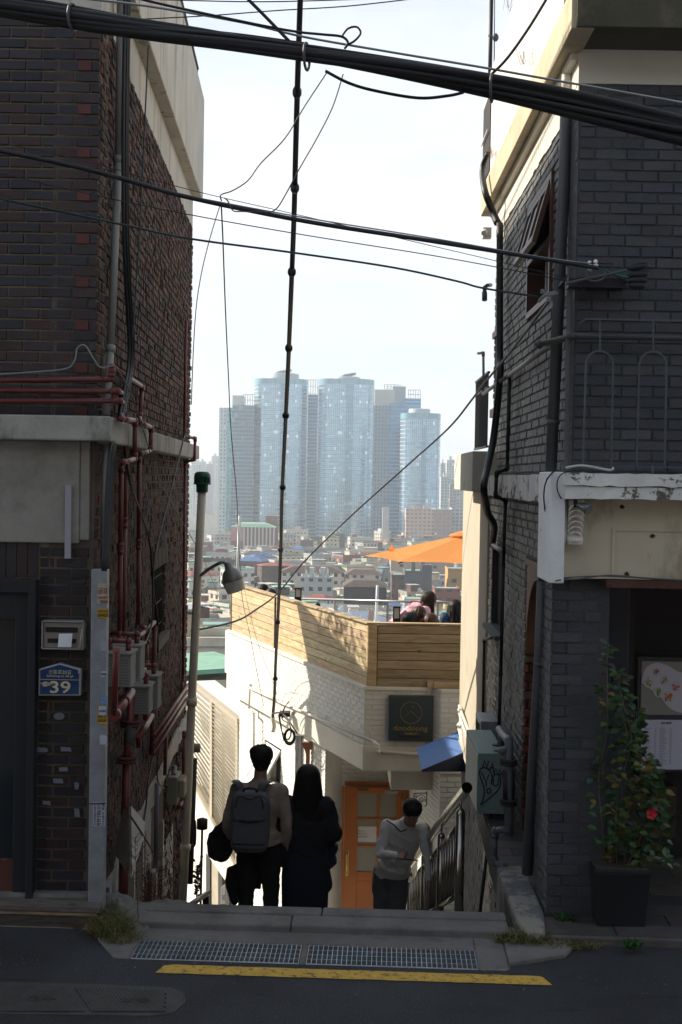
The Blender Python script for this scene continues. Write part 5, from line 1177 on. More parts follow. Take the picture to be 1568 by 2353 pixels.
bricks(mb, (1.22, 17.0, 0), V((.12, -.14, 0)), V((-.14, -.12, 0)), .18, -.69, .04, wb, dep=.008, jit=.0008, rough=.0006, cham=.003, jt=.009, bh=.058)
obj('brick_facing', mb, wpm, CB)
cap = M('white_concrete', (.66, .63, .55), .8, var=.1, scale=3, bump=.3, bscale=40, col2=(.30, .27, .20), thr=.62, soft=.1, pscale=3)
mb = MB()
mb.prism([CWp(UL, .03, .04), CWp(-.03, .035, .04), (1.22, 16.96, .04), (1.34, 16.83, .04), (1.7, 16.83, .04), (1.7, 17.3, .04), CWp(.2, -.25, .04), CWp(UL, -.25, .04)], (0, 0, .045)); obj('coping', mb, cap, CB, .006)
mb = MB(); mb.prism([CWp(UL, .025, -1.02), CWp(-.02, .028, -1.02), (1.32, 16.975, -1.02), (1.34, 16.84, -1.02), (1.7, 16.84, -1.02), (1.7, 18.9, -1.02), (.05, 18.9, -1.02), CWp(UL, -.3, -1.02)], (0, 0, .325)); obj('floor_beam', mb, cap, CB, .01)
# lower wall, set back under the overhang
lo = -.10; LW_a, LW_b = 1.70, 6.0
hw = [(3.7, 4.55, -2.2, -1.5)]
mb = MB(); wallslab(mb, CWp(LW_a, lo), CWD, CWN, LW_b - LW_a, -8, -1.02, .25, [(a - LW_a, b - LW_a, c_, d) for a, b, c_, d in hw])
e0 = CWp(LW_a, lo); 
mb.box((e0.x + .05, 18.72, -4), (1.6, 18.9, -1.02))
mb.prism([(1.02, 18.75, -4), (1.36, 17.0, -4), (1.6, 17.0, -4), (1.6, 18.9, -4)], (0, 0, 2.98))
obj('lower_wall', mb, wmo, CB)
mb = MB()
bricks(mb, CWp(LW_a, lo), CWD, CWN, LW_b - LW_a, -8, -1.03, wb, dep=.008, jit=.0008, rough=.0006, cham=.003, jt=.009, bh=.058, holes=[(a - LW_a, b - LW_a, c_, d) for a, b, c_, d in hw])
bricks(mb, (e0.x + .05, 18.72, 0), FX, FN, .9, -4, -1.03, wb, dep=.008, jit=.0008, rough=.0006, cham=.003, jt=.009, bh=.058); bricks(mb, (.86, 18.72, 0), FX, FN, .4, -4, -1.03, wb, dep=.008, jit=.0008, rough=.0006, cham=.003, jt=.009, bh=.058)
sv = V((1.36, 17.0, 0)) - V((1.02, 18.75, 0)); bricks(mb, (1.02, 18.75, 0), sv, V((sv.y, -sv.x, 0)), sv.length, -4, -1.03, wb, dep=.008, jit=.0008, rough=.0006, cham=.003, jt=.009, bh=.058)
bricks(mb, (1.345, 16.86, 0), FX, FN, .4, -4, -1.03, wb, dep=.008, jit=.0008, rough=.0006, cham=.003, jt=.009, bh=.058)
mb.box((1.345, 16.87, -4), (1.7, 17.0, -1.03), (.6, .58, .52))
obj('lower_brick_facing', mb, wpm, CB)
mb = MB(); a, b = P(897, 1815, 17.35), P(995, 1770, 17.35); mb.box((a.x, 17.35, a.z), (b.x + .25, 18.6, -1.0)); obj('entrance_beam', mb, cap, CB, .015)
mb = MB(); mb.box((-.3, 17.2, -3.75), (1.7, 19.5, -3.6)); obj('doorstep', mb, concrete, CB)
# top-hung window in the lower wall
wn = obj('window', MB().obox(CWp(3.7, lo - .2, -2.2), CWD * .85, (0, 0, .7), -CWN * .02), void, CB)
mb = MB()
for (a, b, c_, d) in [(3.7, 3.73, -2.2, -1.5), (4.52, 4.55, -2.2, -1.5), (3.73, 4.52, -1.53, -1.5), (3.73, 4.52, -2.2, -2.17)]: mb.obox(CWp(a, lo - .1, c_), CWD * (b - a), (0, 0, d - c_), CWN * .06)
obj('window_frame', mb, M('white_frame', (.6, .6, .58), .4, bump=0), wn)
dn = (V((0, 0, -1)) * math.cos(R(30)) + CWN * math.sin(R(30))); pe = dn.cross(CWD).normalized(); A0 = CWp(3.74, lo, -1.53)
mb = MB(); mb.obox(A0, CWD * .77, dn * .66, pe * .02); s_ = obj('open_sash', mb, M('sash_white', (.62, .64, .64), .25, var=.03, bump=0, spec=.6), wn, .003)
mb = MB(); mb.obox(A0 - pe * .004, CWD * .025, dn * .66, pe * .03); mb.obox(A0 + CWD * .745 - pe * .004, CWD * .025, dn * .66, pe * .03); obj('sash_edge', mb, M('sash_grey', (.2, .2, .2), .4), s_)
mb = MB(); mb.obox(CWp(3.6, lo - .02, -2.32), CWD * 1.05, (0, 0, .1), CWN * .1); obj('window_sill', mb, cap, wn, .01)
# wall pipes of the cafe
wp = M('white_pipe_paint', (.62, .59, .50), .5, var=.08, bump=.05)
def C_(pts, o): return [PC(x, y, o) for x, y in pts]
t = thing('white_pipe', 'white painted pipe running down the bright cafe wall and round its corner', 'pipe', PC(574, 1580, .06))
q = C_([(574, 1580), (640, 1612), (860, 1705), (869, 1712)], .06) + [PC(869, 1726, .06), P(872, 1727, 16.93), P(975, 1733, 16.93)]
mb = MB(); 
for a, b in zip(q, q[1:]): mb.tube([a, b], .019, 10); mb.ball(a, .024, 10, 6)
obj('pipe_run', mb, wp, t)
mb = MB(); q = C_([(575, 1574), (573, 1630), (583, 1640), (584, 1760)], .03)
for a, b in zip(q, q[1:]): mb.tube([a, b], .02, 10); mb.ball(a, .025, 10, 6)
obj('drop_pipe', mb, wp, t)
for (x, y) in ((590, 1590), (648, 1622), (750, 1660), (850, 1697)):
    mb = MB(); p = PC(x, y, .05); mb.tube([p, p + V((0, 0, .07)), PC(x, y, 0) + V((0, 0, .09))], .005, 5); obj('clip', mb, galv, t)
mb = MB(); a, b = PP(687, 1690, CWp(0, lo), CWN, .06), PP(684, 1835, CWp(0, lo), CWN, .06); mb.obox(b, (.07, -.02, 0), (0, 0, a.z - b.z), CWN * .05); mb.obox(b + V((.09, -.035, 0)), (.03, -.01, 0), (0, 0, a.z - b.z), CWN * .04); single('grey_trunking', mb, galv, 'pale grey upright trunking on the cafe wall beside the open window', 'trunking', bevel=.004)
cop = M('copper_paint', (.36, .16, .10), .5, var=.12, bump=.08)
t = thing('copper_downpipe', 'copper brown downpipe with a square hopper under the overhang', 'downpipe', PP(708, 1790, CWp(0, lo), CWN, .08))
h0 = PP(706, 1703, CWp(0, lo), CWN, .09)
mb = MB(); mb.prism([h0 + V((-.08, 0, -.02)), h0 + V((.07, 0, -.02)), h0 + V((.07, 0, -.09)), h0 + V((.045, 0, -.14)), h0 + V((.045, 0, -.2)), h0 + V((-.015, 0, -.2)), h0 + V((-.03, 0, -.14)), h0 + V((-.08, 0, -.05))], (0, .09, 0)); obj('hopper', mb, cop, t, .006)
mb = MB(); mb.box(h0 + V((-.015, 0.01, -1.6)), h0 + V((.045, .08, -.19))); mb.box(h0 + V((-.02, 0.0, -.6)), h0 + V((.05, .085, -.57))); obj('pipe_run', mb, cop, t, .008)
# timber fence round the terrace
fw = wood('fence_timber', (.58, .455, .275), (.38, .27, .135), .6, 1.0, (1.2, 1.2, 9))
FT = thing('timber_fence', 'pale pine plank fence round the roof terrace above the white wall', 'fence', CWp(0, -.03, .085))
mb = MB(); n = 7; zb_, zt = .085, .90
for k in range(n):
    z0 = zb_ + (zt - zb_) * k / n; h = (zt - zb_) / n - .008
    segs = [0.06, 2.6 + .0, 6.4] if 1 else 0
    for a, b in ((.05, 1.9 + .7 * (k % 2)), (1.905 + .7 * (k % 2), 3.9), (4.0, 6.35)):
        mb.obox(CWp(a, -.05, z0), CWD * (b - a), (0, 0, h), CWN * .022, jitter((1, 1, 1), .14))
    for a, b in ((.40 + .11, 1.7),):
        mb.box((a, 16.985, z0), (b, 17.01, z0 + h), jitter((.62, .60, .56), .14))  # short side planks darkened: its shade is put into the tint
obj('plank', mb, fw, FT, .003)
mb = MB(); mb.obox(CWp(.05, -.075, zb_), CWD * 6.3, (0, 0, .8), CWN * .02, (.25, .22, .18)); mb.box((.42, 17.03, zb_), (1.7, 17.05, .88), (.25, .22, .18)); obj('backing', mb, fw, FT)
mb = MB(); mb.obox(CWp(3.88, -.06, zb_), CWD * .03, (0, 0, .82), CWN * .05, (.1, .1, .1)); mb.obox(CWp(6.36, -.09, zb_), CWD * .06, (0, 0, .83), CWN * .07, (.25, .22, .2)); mb.obox(CWp(6.43, -.09, zb_), CWD * .05, (0, 0, .83), CWN * .02, (1, 1, 1)); obj('gap_strip', mb, fw, FT)
for u in (3.94, ):
    obj('post', MB().obox(CWp(u - .03, -.06, zb_), CWD * .09, (0, 0, .82), CWN * .045, (.95, .95, .95)), fw, FT, .004)
obj('post', MB().box((.385, 16.975, zb_), (.50, 17.07, .90), (.9, .85, .8)), fw, FT, .005)
obj('post', MB().obox(CWp(-.0, -.08, zb_), CWD * .06, (0, 0, .82), CWN * .06, (.9, .9, .85)), fw, FT, .004)
mb = MB(); mb.prism([CWp(6.45, .01, .9), CWp(-.03, .01, .9), (1.7, 16.96, .9), (1.7, 17.08, .9), CWp(.05, -.12, .9), CWp(6.45, -.11, .9)], (0, 0, .022), (.8, .75, .7)); obj('top_rail', mb, fw, FT, .004)
mb = MB(); mb.box((1.16, 16.90, .085), (1.24, 16.99, .175), (.8, .75, .7)); mb.box((1.24, 16.88, .085), (1.7, 16.98, .17), (.75, .7, .65)); obj('footing', mb, fw, FT, .003)
mb = MB(); mb.prism([CWp(6.4, -.1, -.55), CWp(0.1, -.1, -.55), (1.7, 17.1, -.55), (3.5, 17.1, -.55), (3.5, 25, -.55), CWp(8, -2, -.55)], (0, 0, .04)); obj('terrace_floor', mb, M('decking_brown', (.2, .15, .1), .7), CB)
# square hanging sign
sgnb = M('sign_slate', (.030, .042, .048), .5, var=.08, bump=.03)
gold = M('sign_gold', (.38, .27, .07), .4, metal=.3, var=.05, bump=0)
s0, s1 = P(893, 1702, 16.9), P(997, 1601, 16.9)
t = thing('cafe_sign', 'square dark slate sign with gold lettering and mountain circle emblem', 'sign', ((s0.x + s1.x) / 2, 16.95, s0.z))
mb = MB(); mb.box((s0.x, 16.90, s0.z), (s1.x, 16.985, s1.z)); obj('panel', mb, sgnb, t, .004)
S = lambda x, y: P(x, y, 16.895)
cc = S(945, 1638); rr_ = S(970, 1638).x - cc.x; mb = MB()
mb.tube([cc + V((rr_ * math.cos(a), 0, rr_ * math.sin(a))) for a in [i * math.pi / 24 for i in range(49)]], .0028, 6)
mb.tube([cc + V((-rr_ * .8, 0, -rr_ * .6)), cc + V((0, 0, rr_ * .18)), cc + V((rr_ * .8, 0, -rr_ * .62))], .0026, 6)
st_ = cc + V((.02, 0, rr_ * .58)); mb.tube([st_ - V((0, 0, .018)), st_, st_ + V((0, 0, .018))], [.0006, .003, .0006], 5); mb.tube([st_ - V((.016, 0, 0)), st_, st_ + V((.016, 0, 0))], [.0006, .003, .0006], 5)
obj('emblem', mb, gold, t)
text('lettering', 'doodoong', S(944, 1675), (s1.x - s0.x) * .77, .088, gold, t, bold=-.0)
text('lettering', 'NAMSAN', S(945, 1686), (s1.x - s0.x) * .30, .032, gold, t, bold=.01)
mb = MB(); a, b = S(916, 1694), S(968, 1690); mb.obox((a.x, 16.893, a.z), (b.x - a.x, 0, -.004), (0, 0, .028), (0, .006, 0)); obj('tape', mb, ink, t)
# blue awning
t = thing('blue_awning', 'blue wedge shaped canvas awning over the cafe passage', 'awning', P(1020, 1760, 15.6))
a0, a1, a2, a3 = P(958, 1719, 16.1), P(1052, 1682, 16.6), P(1075, 1727, 15.4), P(970, 1771, 15.0)
b2, b3 = P(1075, 1771, 15.4), P(970, 1773, 15.0)
mb = MB(); mb.add([a0, a1, a2, a3, b2], [(0, 3, 2, 1), (3, 4, 2), (0, 1, 4, 3), (1, 2, 4)]); 
obj('canvas', mb, M('awning_blue', (.075, .155, .36), .7, var=.06, scale=3, bump=.15, bscale=90), t)
mb = MB(); mb.add([a3 - V((0, .01, 0)), b2 - V((0, .01, 0)), a2 - V((0, .01, 0))], [(0, 1, 2)]); obj('side_flap', mb, M('awning_navy', (.012, .018, .045), .8), t)
mb = MB(); mb.tube([a3, a2], .012, 6); mb.tube([a3, b2], .012, 6); mb.tube([a1, a2], .01, 6); obj('frame_rod', mb, M('awning_navy', (.012, .018, .045)), t)
# sloped plaster block, slim pipes beside the awning
mb = MB(); mb.prism([P(1047, 1665, 15.9), P(1060, 1652, 15.9), P(1082, 1700, 15.2), P(1100, 1800, 14.2), P(1100, 1850, 14.2), P(1085, 1800, 14.9), P(1068, 1740, 15.4)], (.25, .1, 0)); single('plaster_buttress', mb, cap, 'sloping plaster hump between the blue awning and the house wall', 'wall block', bevel=.015)
for k, (pts, lb) in enumerate([([(1056, 1622), (1066, 1650), (1082, 1690), (1093, 1712)], 'upper one of two white conduits sloping beside the blue awning'), ([(1055, 1630), (1062, 1660), (1077, 1700), (1090, 1728)], 'lower one of two white conduits sloping beside the blue awning')]):
    q = [P(x, y, 15.6 - .6 * i) for i, (x, y) in enumerate(pts)]; mb = MB(); mb.tube(smooth(q, 4), .018, 8); single('white_conduit', mb, wp, lb, 'pipe', group='white conduits by the awning')
# entrance door
dw = M('door_orange_wood', (.36, .115, .028), .35, var=.2, scale=2, bump=.05, spec=.5)
DY = 18.55
d0, d1 = P(788, 1808, DY), P(936, 1800, DY)
t = thing('cafe_door', 'orange brown wooden door with six glass panes and brass handle', 'door', (d0.x, DY, -3.6))
X0, X1, ZT, ZB = d0.x + .03, P(901, 1800, DY).x, d0.z, -3.58
X1 = P(932, 1800, DY).x
mb = MB(); w = X1 - X0
cols = [X0, X0 + w * .22, X0 + w * .54, X0 + w * .59, X0 + w * .86, X1]
Zr = lambda y: P(850, y, DY).z
rows = [(1824, 1880), (1886, 1942), (1948, 2004)]
mb.box((X0, DY, ZB), (cols[1], DY + .045, ZT)); mb.box((cols[4], DY, ZB), (X1, DY + .045, ZT)); mb.box((cols[1], DY, Zr(1824)), (cols[4], DY + .045, ZT))
for a, b in ((1880, 1886), (1942, 1948)): mb.box((cols[1], DY, Zr(b)), (cols[4], DY + .045, Zr(a)))
mb.box((cols[2], DY + .003, Zr(2004)), (cols[3], DY + .042, Zr(1824))); mb.box((cols[1], DY, ZB), (cols[4], DY + .045, Zr(2004)))
obj('leaf', mb, dw, t, .006)
mb = MB(); mb.box((cols[1] + .01, DY - .006, Zr(2100)), (cols[2] + .06, DY, Zr(2024))); obj('raised_panel', mb, dw, t, .012)
for a, b in rows:
    for c0_, c1_ in ((cols[1], cols[2]), (cols[3], cols[4])):
        mb = MB(); mb.box((c0_, DY + .02, Zr(b)), (c1_, DY + .026, Zr(a))); obj('pane', mb, M('door_glass', (.26, .25, .21), .06, var=.15, scale=2, bump=0, spec=.8), t)
mb = MB(); mb.box((cols[1] + .01, DY + .012, Zr(1935)), (cols[2] - .0, DY + .018, Zr(1900))); nt_ = obj('notice', mb, M('notice_paper', (.55, .52, .5), .6, bump=0), t)
for i, s in enumerate(['영업시간', '매장입구 1층', '왼쪽계단']): text('lettering', s, P(828 + i * 3, 1909 + i * 7, DY + .01), .10 + .02 * i, .018, ink, nt_)
brs = M('brass', (.55, .38, .12), .25, metal=1, var=.1, bump=0)
mb = MB(); hx = P(797, 2000, DY).x; mb.box((hx - .022, DY - .008, Zr(2014)), (hx + .022, DY, Zr(1953))); hd = obj('handle_plate', mb, brs, t, .004)
mb = MB(); mb.tube(smooth([V((hx, DY - .01, Zr(1962))), V((hx, DY - .05, Zr(1968))), V((hx, DY - .06, Zr(1983))), V((hx, DY - .05, Zr(1998))), V((hx, DY - .01, Zr(2005)))], 4), .009, 8); obj('handle', mb, brs, hd)
mb = MB(); mb.box((P(822, 1812, DY).x, DY - .006, Zr(1817)), (P(847, 1812, DY).x, DY, Zr(1811))); obj('name_plate', mb, brs, t)
mb = MB(); mb.box((P(884, 1820, DY).x, DY - .04, Zr(1821)), (P(914, 1820, DY).x, DY, Zr(1815))); obj('door_closer', mb, galv, t, .003)
mb = MB(); mb.box((X0 - .035, DY + .0, ZB), (X0 - .004, DY + .05, ZT + .005)); obj('door_edge', mb, dw, t, .003)  # narrow edge strip in the same wood as the leaf
mb = MB(); mb.box((X1 + .005, DY + .02, ZB), (X1 + .06, DY + .12, ZT + .05)); mb.box((X0 - .0, DY + .05, ZT + .005), (X1 + .06, DY + .12, ZT + .06)); obj('door_frame', mb, dw, t, .004)
for (x, y) in ((925, 1830), (925, 1880)): mb = MB(); p = P(x, y, DY); mb.box((p.x - .01, DY - .01, p.z - .04), (p.x + .01, DY, p.z + .04)); obj('hinge', mb, brs, t)
# scroll bracket, gold oval sign
t = thing('scroll_bracket', 'black wrought iron scroll bracket on the cafe wall', 'bracket', P(981, 1850, 17.4))
B_ = lambda x, y: P(950 + (x - 795) * .2198, 1818 + (y - 280) * .2198, 17.4)
mb = MB(); mb.tube([B_(937, 280), B_(935, 420), B_(915, 445)], .007, 6); mb.tube([B_(795, 303), B_(937, 300)], .007, 6)
for (cx_, cy_, r_, a0_, a1_) in [(882, 365, 30, 0, 10), (815, 330, 20, 2, 10)]:
    mb.tube([B_(cx_ + r_ * (1 - k / 32) * math.cos(a0_ + (a1_ - a0_) * k / 24), cy_ + r_ * (1 - k / 32) * math.sin(a0_ + (a1_ - a0_) * k / 24)) for k in range(25)], .005, 5)
mb.tube(smooth([B_(820, 395), B_(815, 375), B_(830, 345), B_(870, 320), B_(910, 330), B_(925, 390)], 4), .005, 5)
obj('scroll', mb, black_iron, t)
t = thing('gold_plaque', 'tall gold plaque with arched top and dark border in the passage', 'plaque', P(985, 1950, 17.3))
pl = [P(x, y, 17.3) for x, y in [(973, 1962), (973, 1905), (975, 1896), (981, 1892), (988, 1900), (991, 1912), (994, 1920), (992, 1962)]]
mb = MB(); mb.prism(pl, (0, .02, 0)); obj('plate', mb, brs, t)
text('lettering', '9', P(986, 1945, 17.29), .03, .05, ink, t)
# louvred wall beyond
LV = thing('louvred_house', 'white house further down the alley with slatted sunlit screen', 'building', PC(500, 2100, -.25))
q = [PC(440, 1574, -.15), PC(543, 1660, -.15), PC(543, 1995, -.15), PC(440, 1792, -.15)]
lou = M('louvre_cream', (.42, .375, .29), .6, var=.08, bump=.05, col2=(.36, .30, .2), thr=.62, soft=.1, pscale=4)
mb = MB()
def LVp(x, t, off): # x along, t 0..1 top..bottom
    top = 1574 + (x - 440) * (1660 - 1574) / 103; bot = 1792 + (x - 440) * (1995 - 1792) / 103
    return PC(x, top + (bot - top) * t, off)
for (xa, xb, n, off0) in ((438, 482, 20, -.16), (487, 542, 30, -.13)):
    for i in range(n):
        t0, t1 = i / n, (i + (.62 if xa < 450 else .9)) / n
        mb.add([LVp(xa, t0, off0 - .03), LVp(xb, t0, off0 - .03), LVp(xb, t1, off0 + .05), LVp(xa, t1, off0 + .05), LVp(xb, t1, off0 + .035), LVp(xa, t1, off0 + .035)], [(0, 3, 2, 1), (3, 5, 4, 2)])
obj('louvre_slat', mb, lou, LV)
mb = MB()
for (xa, xb) in ((482, 487), (541, 546)): mb.prism([LVp(xa, 0, -.1), LVp(xb, 0, -.1), LVp(xb, 1, -.1), LVp(xa, 1, -.1)], -CWN * .05)
mb.prism([LVp(438, -.03, -.08), LVp(545, -.03, -.08), LVp(545, 0, -.08), LVp(438, 0, -.08)], -CWN * .1); mb.prism([LVp(438, 1, -.08), LVp(545, 1, -.08), LVp(545, 1.03, -.08), LVp(438, 1.03, -.08)], -CWN * .1)
obj('louvre_frame', mb, lou, LV)
mb = MB(); mb.prism([LVp(430, 0, -.3), LVp(545, 0, -.3), LVp(545, 1, -.3), LVp(430, 1, -.3)], -CWN * .6); mb.prism([PC(430, 1770, -.14), PC(546, 1998, -.14), PC(560, 2010, -.14), PC(640, 2200, -.14), PC(380, 2200, -.14)], -CWN * .6)
obj('wall', mb, wmo, LV)
mb = MB(); mb.prism([PC(430, 1868, .0), PC(540, 2030, .0), PC(540, 2056, .0), PC(430, 1895, .0)], -CWN * .2); obj('stone_band', mb, cap, LV)
mb = MB()
for (x, y0, y1) in ((476, 1955, 2120), (504, 2000, 2120), (520, 2030, 2120)):
    mb.prism([PC(x, y0, -.1), PC(x + 9, y0 + 14, -.1), PC(x + 9, y1, -.1), PC(x, y1, -.1)], CWN * .02)
obj('dark_mullion', mb, M('mullion_dark', (.05, .05, .045), .5), LV)
mb = MB(); mb.prism([PC(484, 1970, -.13), PC(504, 1998, -.13), PC(504, 2120, -.13), PC(484, 2120, -.13)], CWN * .02); obj('door_leaf', mb, M('door_greige', (.38, .34, .26), .6), LV)
t = thing('street_number_plate', 'small round topped white plate reading 20-17 low in the alley', 'sign', PC(524, 2090, -.1))
c = PC(520, 2062, -.12); mb = MB(); mb.prism([c + V((.10 * math.cos(a) * 1, 0, .13 + .1 * math.sin(a))) for a in [i * math.pi / 8 for i in range(9)]] + [c + V((-.1, 0, -.12)), c + V((.1, 0, -.12))], (0, .015, 0)); obj('plate', mb, M('plate_grey', (.5, .5, .5), .5), t)
text('lettering', '20-17', c + V((0, -.003, .0)), .15, .08, ink, t)
# terrace furniture -------------------------------------------------------
def lantern(x, ytop, ybot, w, Y, lab):
    a, b = P(x - w / 2, ybot, Y), P(x + w / 2, ytop, Y); W_ = b.x - a.x
    t = thing('garden_lantern', lab, 'lantern', ((a.x + b.x) / 2, Y, a.z - .3), 'square lanterns on the terrace')
    mb = MB(); mb.box((a.x, Y, a.z - .3), (b.x, Y + W_, a.z + (b.z - a.z) * .28)); obj('base', mb, black_iron, t, .004)
    mb = MB(); mb.box((a.x + .012, Y + .012, a.z + (b.z - a.z) * .28), (b.x - .012, Y + W_ - .012, b.z - .02)); obj('lamp_shade', mb, M('lantern_glass', (.66, .62, .50), .4, var=.03, bump=0), t)
    mb = MB(); mb.box((a.x - .004, Y - .004, b.z - .02), (b.x + .004, Y + W_ + .004, b.z))
    for (x_, y_) in ((a.x, Y), (b.x - .014, Y), (a.x, Y + W_ - .014), (b.x - .014, Y + W_ - .014)): mb.box((x_, y_, a.z), (x_ + .014, y_ + .014, b.z))
    obj('frame', mb, black_iron, t, .002)
lantern(912, 1394, 1432, 17, 18.2, 'square black framed lantern near the seated women')
lantern(685.5, 1351, 1380, 16, 20.5, 'square black framed lantern rising behind the sunlit planks')
t = thing('glass_balustrade', 'clear glass balustrade with thin steel handrail behind the terrace', 'balustrade', P(900, 1450, 23.5))
ga, gb = P(694, 1376, 25.5), P(1110, 1387, 23.0)
mb = MB(); mb.tube([ga, gb], .022, 8); mb.tube([P(690, 1377, 25.5), P(640, 1372, 26.5)], .022, 8); obj('handrail', mb, M('rail_steel', (.35, .35, .36), .3, metal=.9), t)
for f in (.20, .50, .77): p = ga.lerp(gb, f); mb = MB(); mb.box((p.x - .02, p.y - .01, -.5), (p.x + .02, p.y + .01, p.z)); obj('post', mb, galv, t)
mb = MB(); mb.prism([ga - V((0, 0, .08)), gb - V((0, 0, .08)), V((gb.x, gb.y, -.45)), V((ga.x, ga.y, -.45))], (0, .008, 0)); obj('glass_pane', mb, M('clear_glass', (.9, .95, .95), .02, var=0, bump=0, alpha=.12, spec=.5), t)
ns = P(953, 1391, 22.8); t = thing('no_smoking_sign', 'small orange square no smoking sign fixed on the glass balustrade', 'sign', ns)
mb = MB(); mb.box(ns + V((-.075, 0, -.075)), ns + V((.075, .01, .075))); obj('panel', mb, M('orange_sign', (.62, .16, .05), .6, bump=0), t)
mb = MB(); mb.tube([ns + V((.045 * math.cos(a), -.004, .045 * math.sin(a))) for a in [i * .4 for i in range(17)]], .006, 5); mb.tube([ns + V((-.03, -.004, .03)), ns + V((.03, -.004, -.03))], .006, 5); mb.tube([ns + V((-.03, -.004, 0)), ns + V((.03, -.004, 0))], .006, 5); obj('symbol', mb, ink, t)
for (x, y, w_, h_, lb) in ((849, 1410, 13, 22, 'white menu card standing tilted behind the fence'), (770, 1395, 6, 14, 'narrow white card standing behind the sunlit planks')):
    p = P(x, y, 21); mb = MB(); s = 21 / 3000; mb.obox(p + V((-w_ * s / 2, 0, -h_ * s / 2 - .2)), (w_ * s, 0, -.02), (.25 * h_ * s, .0, h_ * s + .2), (0, .012, 0)); single('menu_card', mb, paperw, lb, 'menu card', group='white cards on the terrace')
mb = MB(); p = P(730, 1391, 21); mb.ball(p, (.05, .05, .045), 12, 8); mb.box(p + V((-.01, -.01, -.3)), p + V((.01, .01, 0))); single('round_spotlight', mb, black_iron, 'small round black spotlight peeking over the planks', 'spotlight')
# orange parasol
t = thing('parasol', 'large orange canvas parasol opened over the terrace', 'parasol', (3.0, 21.5, -.5))
orm = M('orange_canvas', (.80, .33, .09), .75, var=.04, scale=2, bump=.05, bscale=120)
ot, ob_ = orm.node_tree, orm.node_tree.nodes['Principled BSDF']
tr = ot.nodes.new('ShaderNodeBsdfTranslucent'); tr.inputs[0].default_value = (.85, .34, .08, 1); ms = ot.nodes.new('ShaderNodeMixShader'); ms.inputs[0].default_value = .45
ot.links.new(ob_.outputs[0], ms.inputs[1]); ot.links.new(tr.outputs[0], ms.inputs[2]); ot.links.new(ms.outputs[0], ot.nodes['Material Output'].inputs[0])
Yp = 21.0; ap = P(1083, 1222, Yp); hub = V((ap.x + .05, Yp, ap.z))
c8 = []
for i in range(8):
    a = R(200 + 45 * i - 20 + 22.5 + 0); c8.append(a)
rim0 = P(835, 1276, Yp); Rr = hub.x - rim0.x; zr = P(950, 1280, Yp).z
mb = MB(); tri = []
for i in range(8):
    a, b = R(180 + 45 * i), R(180 + 45 * (i + 1)); pa_, pb_ = V((hub.x + Rr * math.cos(a), hub.y + Rr * math.sin(a), zr)), V((hub.x + Rr * math.cos(b), hub.y + Rr * math.sin(b), zr))
    vs = [hub]; N_ = 8; fs = []
    for k in range(1, N_ + 1):
        f = k / N_
        l, r_ = hub.lerp(pa_, f), hub.lerp(pb_, f); m_ = (l + r_) / 2 - V((0, 0, .02 * f * (1 if k < N_ else -1))); 
        pass
        pass
        vs += [l, m_, r_]
    fs = [(0, 1, 2), (0, 2, 3)]
    for k in range(N_ - 1): o = 1 + 3 * k; fs += [(o, o + 3, o + 4, o + 1), (o + 1, o + 4, o + 5, o + 2)]
    mb.add(vs, fs, (1, 1, 1), smooth=False)
obj('canopy', mb, orm, t)
mb = MB(); mb.lathe([(0, .06), (.1, .05), (.35, -.02), (.42, -.06), (.36, -.05)], hub + V((0, 0, -.01)), 8); mb.ball(hub + V((0, 0, .06)), .06, 10, 6); obj('top_cap', mb, orm, t)
mb = MB(); p = P(893, 1262, Yp - .1); mb.add([p, p + V((.05, 0, .08)), p + V((.09, 0, .0)), p + V((.02, -.02, -.06)), p + V((-.05, 0, -.08)), p + V((.03, .0, -.13)), p + V((.1, -.01, -.1))], [(0, 2, 1), (0, 3, 2), (3, 4, 5), (3, 5, 6), (3, 6, 2)]); obj('tie_strap', mb, orm, t)
mb = MB(); mb.tube([V((hub.x, hub.y, -.5)), hub], .03, 10); obj('pole', mb, galv, t)
mb = MB()
for i in range(8): a = R(180 + 45 * i); mb.tube([hub - V((0, 0, .03)), V((hub.x + Rr * math.cos(a), hub.y + Rr * math.sin(a), zr - .02))], .012, 5)
obj('rib', mb, black_iron, t)
# ================================================================== PEOPLE
def remesh(name, mb, mat, parent, vox=.012, sm=3, loc=None, wr=0.0):
    o = obj(name, mb, mat, parent, loc=loc)
    m = o.modifiers.new('r', 'REMESH'); m.mode = 'VOXEL'; m.voxel_size = vox; m.use_smooth_shade = True
    s = o.modifiers.new('s', 'SMOOTH'); s.iterations = sm; s.factor = .6
    dg = bpy.context.evaluated_depsgraph_get(); dg.update()
    me = bpy.data.meshes.new_from_object(o.evaluated_get(dg)); old = o.data
    o.modifiers.clear(); o.data = me; me.name = name
    if wr:
        ns = [v.normal.copy() for v in me.vertices]
        for v, n in zip(me.vertices, ns):
            p = v.co; a = noise.noise(V((p.x * 9 + p.z * 5, p.y * 9, p.z * 13 - p.x * 6))) + .6 * noise.noise(V((p.x * 22, p.y * 20, p.z * 30 + p.x * 12)))
            v.co = p + n * wr * a
    if not me.materials: me.materials.append(mat)
    return o
def mid(a, b, f=.5): return V(a).lerp(V(b), f)
def limb(mb, pts, rs, k=12): 
    q = smooth(pts, 4); m = []
    for i in range(len(q)):
        j = min(i // 4, len(rs) - 2); f = (i - 4 * j) / 4; m.append(rs[j] + (rs[j + 1] - rs[j]) * f)
    mb.tube(q, m, k); mb.ball(pts[0], rs[0], k, 8); mb.ball(pts[-1], rs[-1], k, 8)
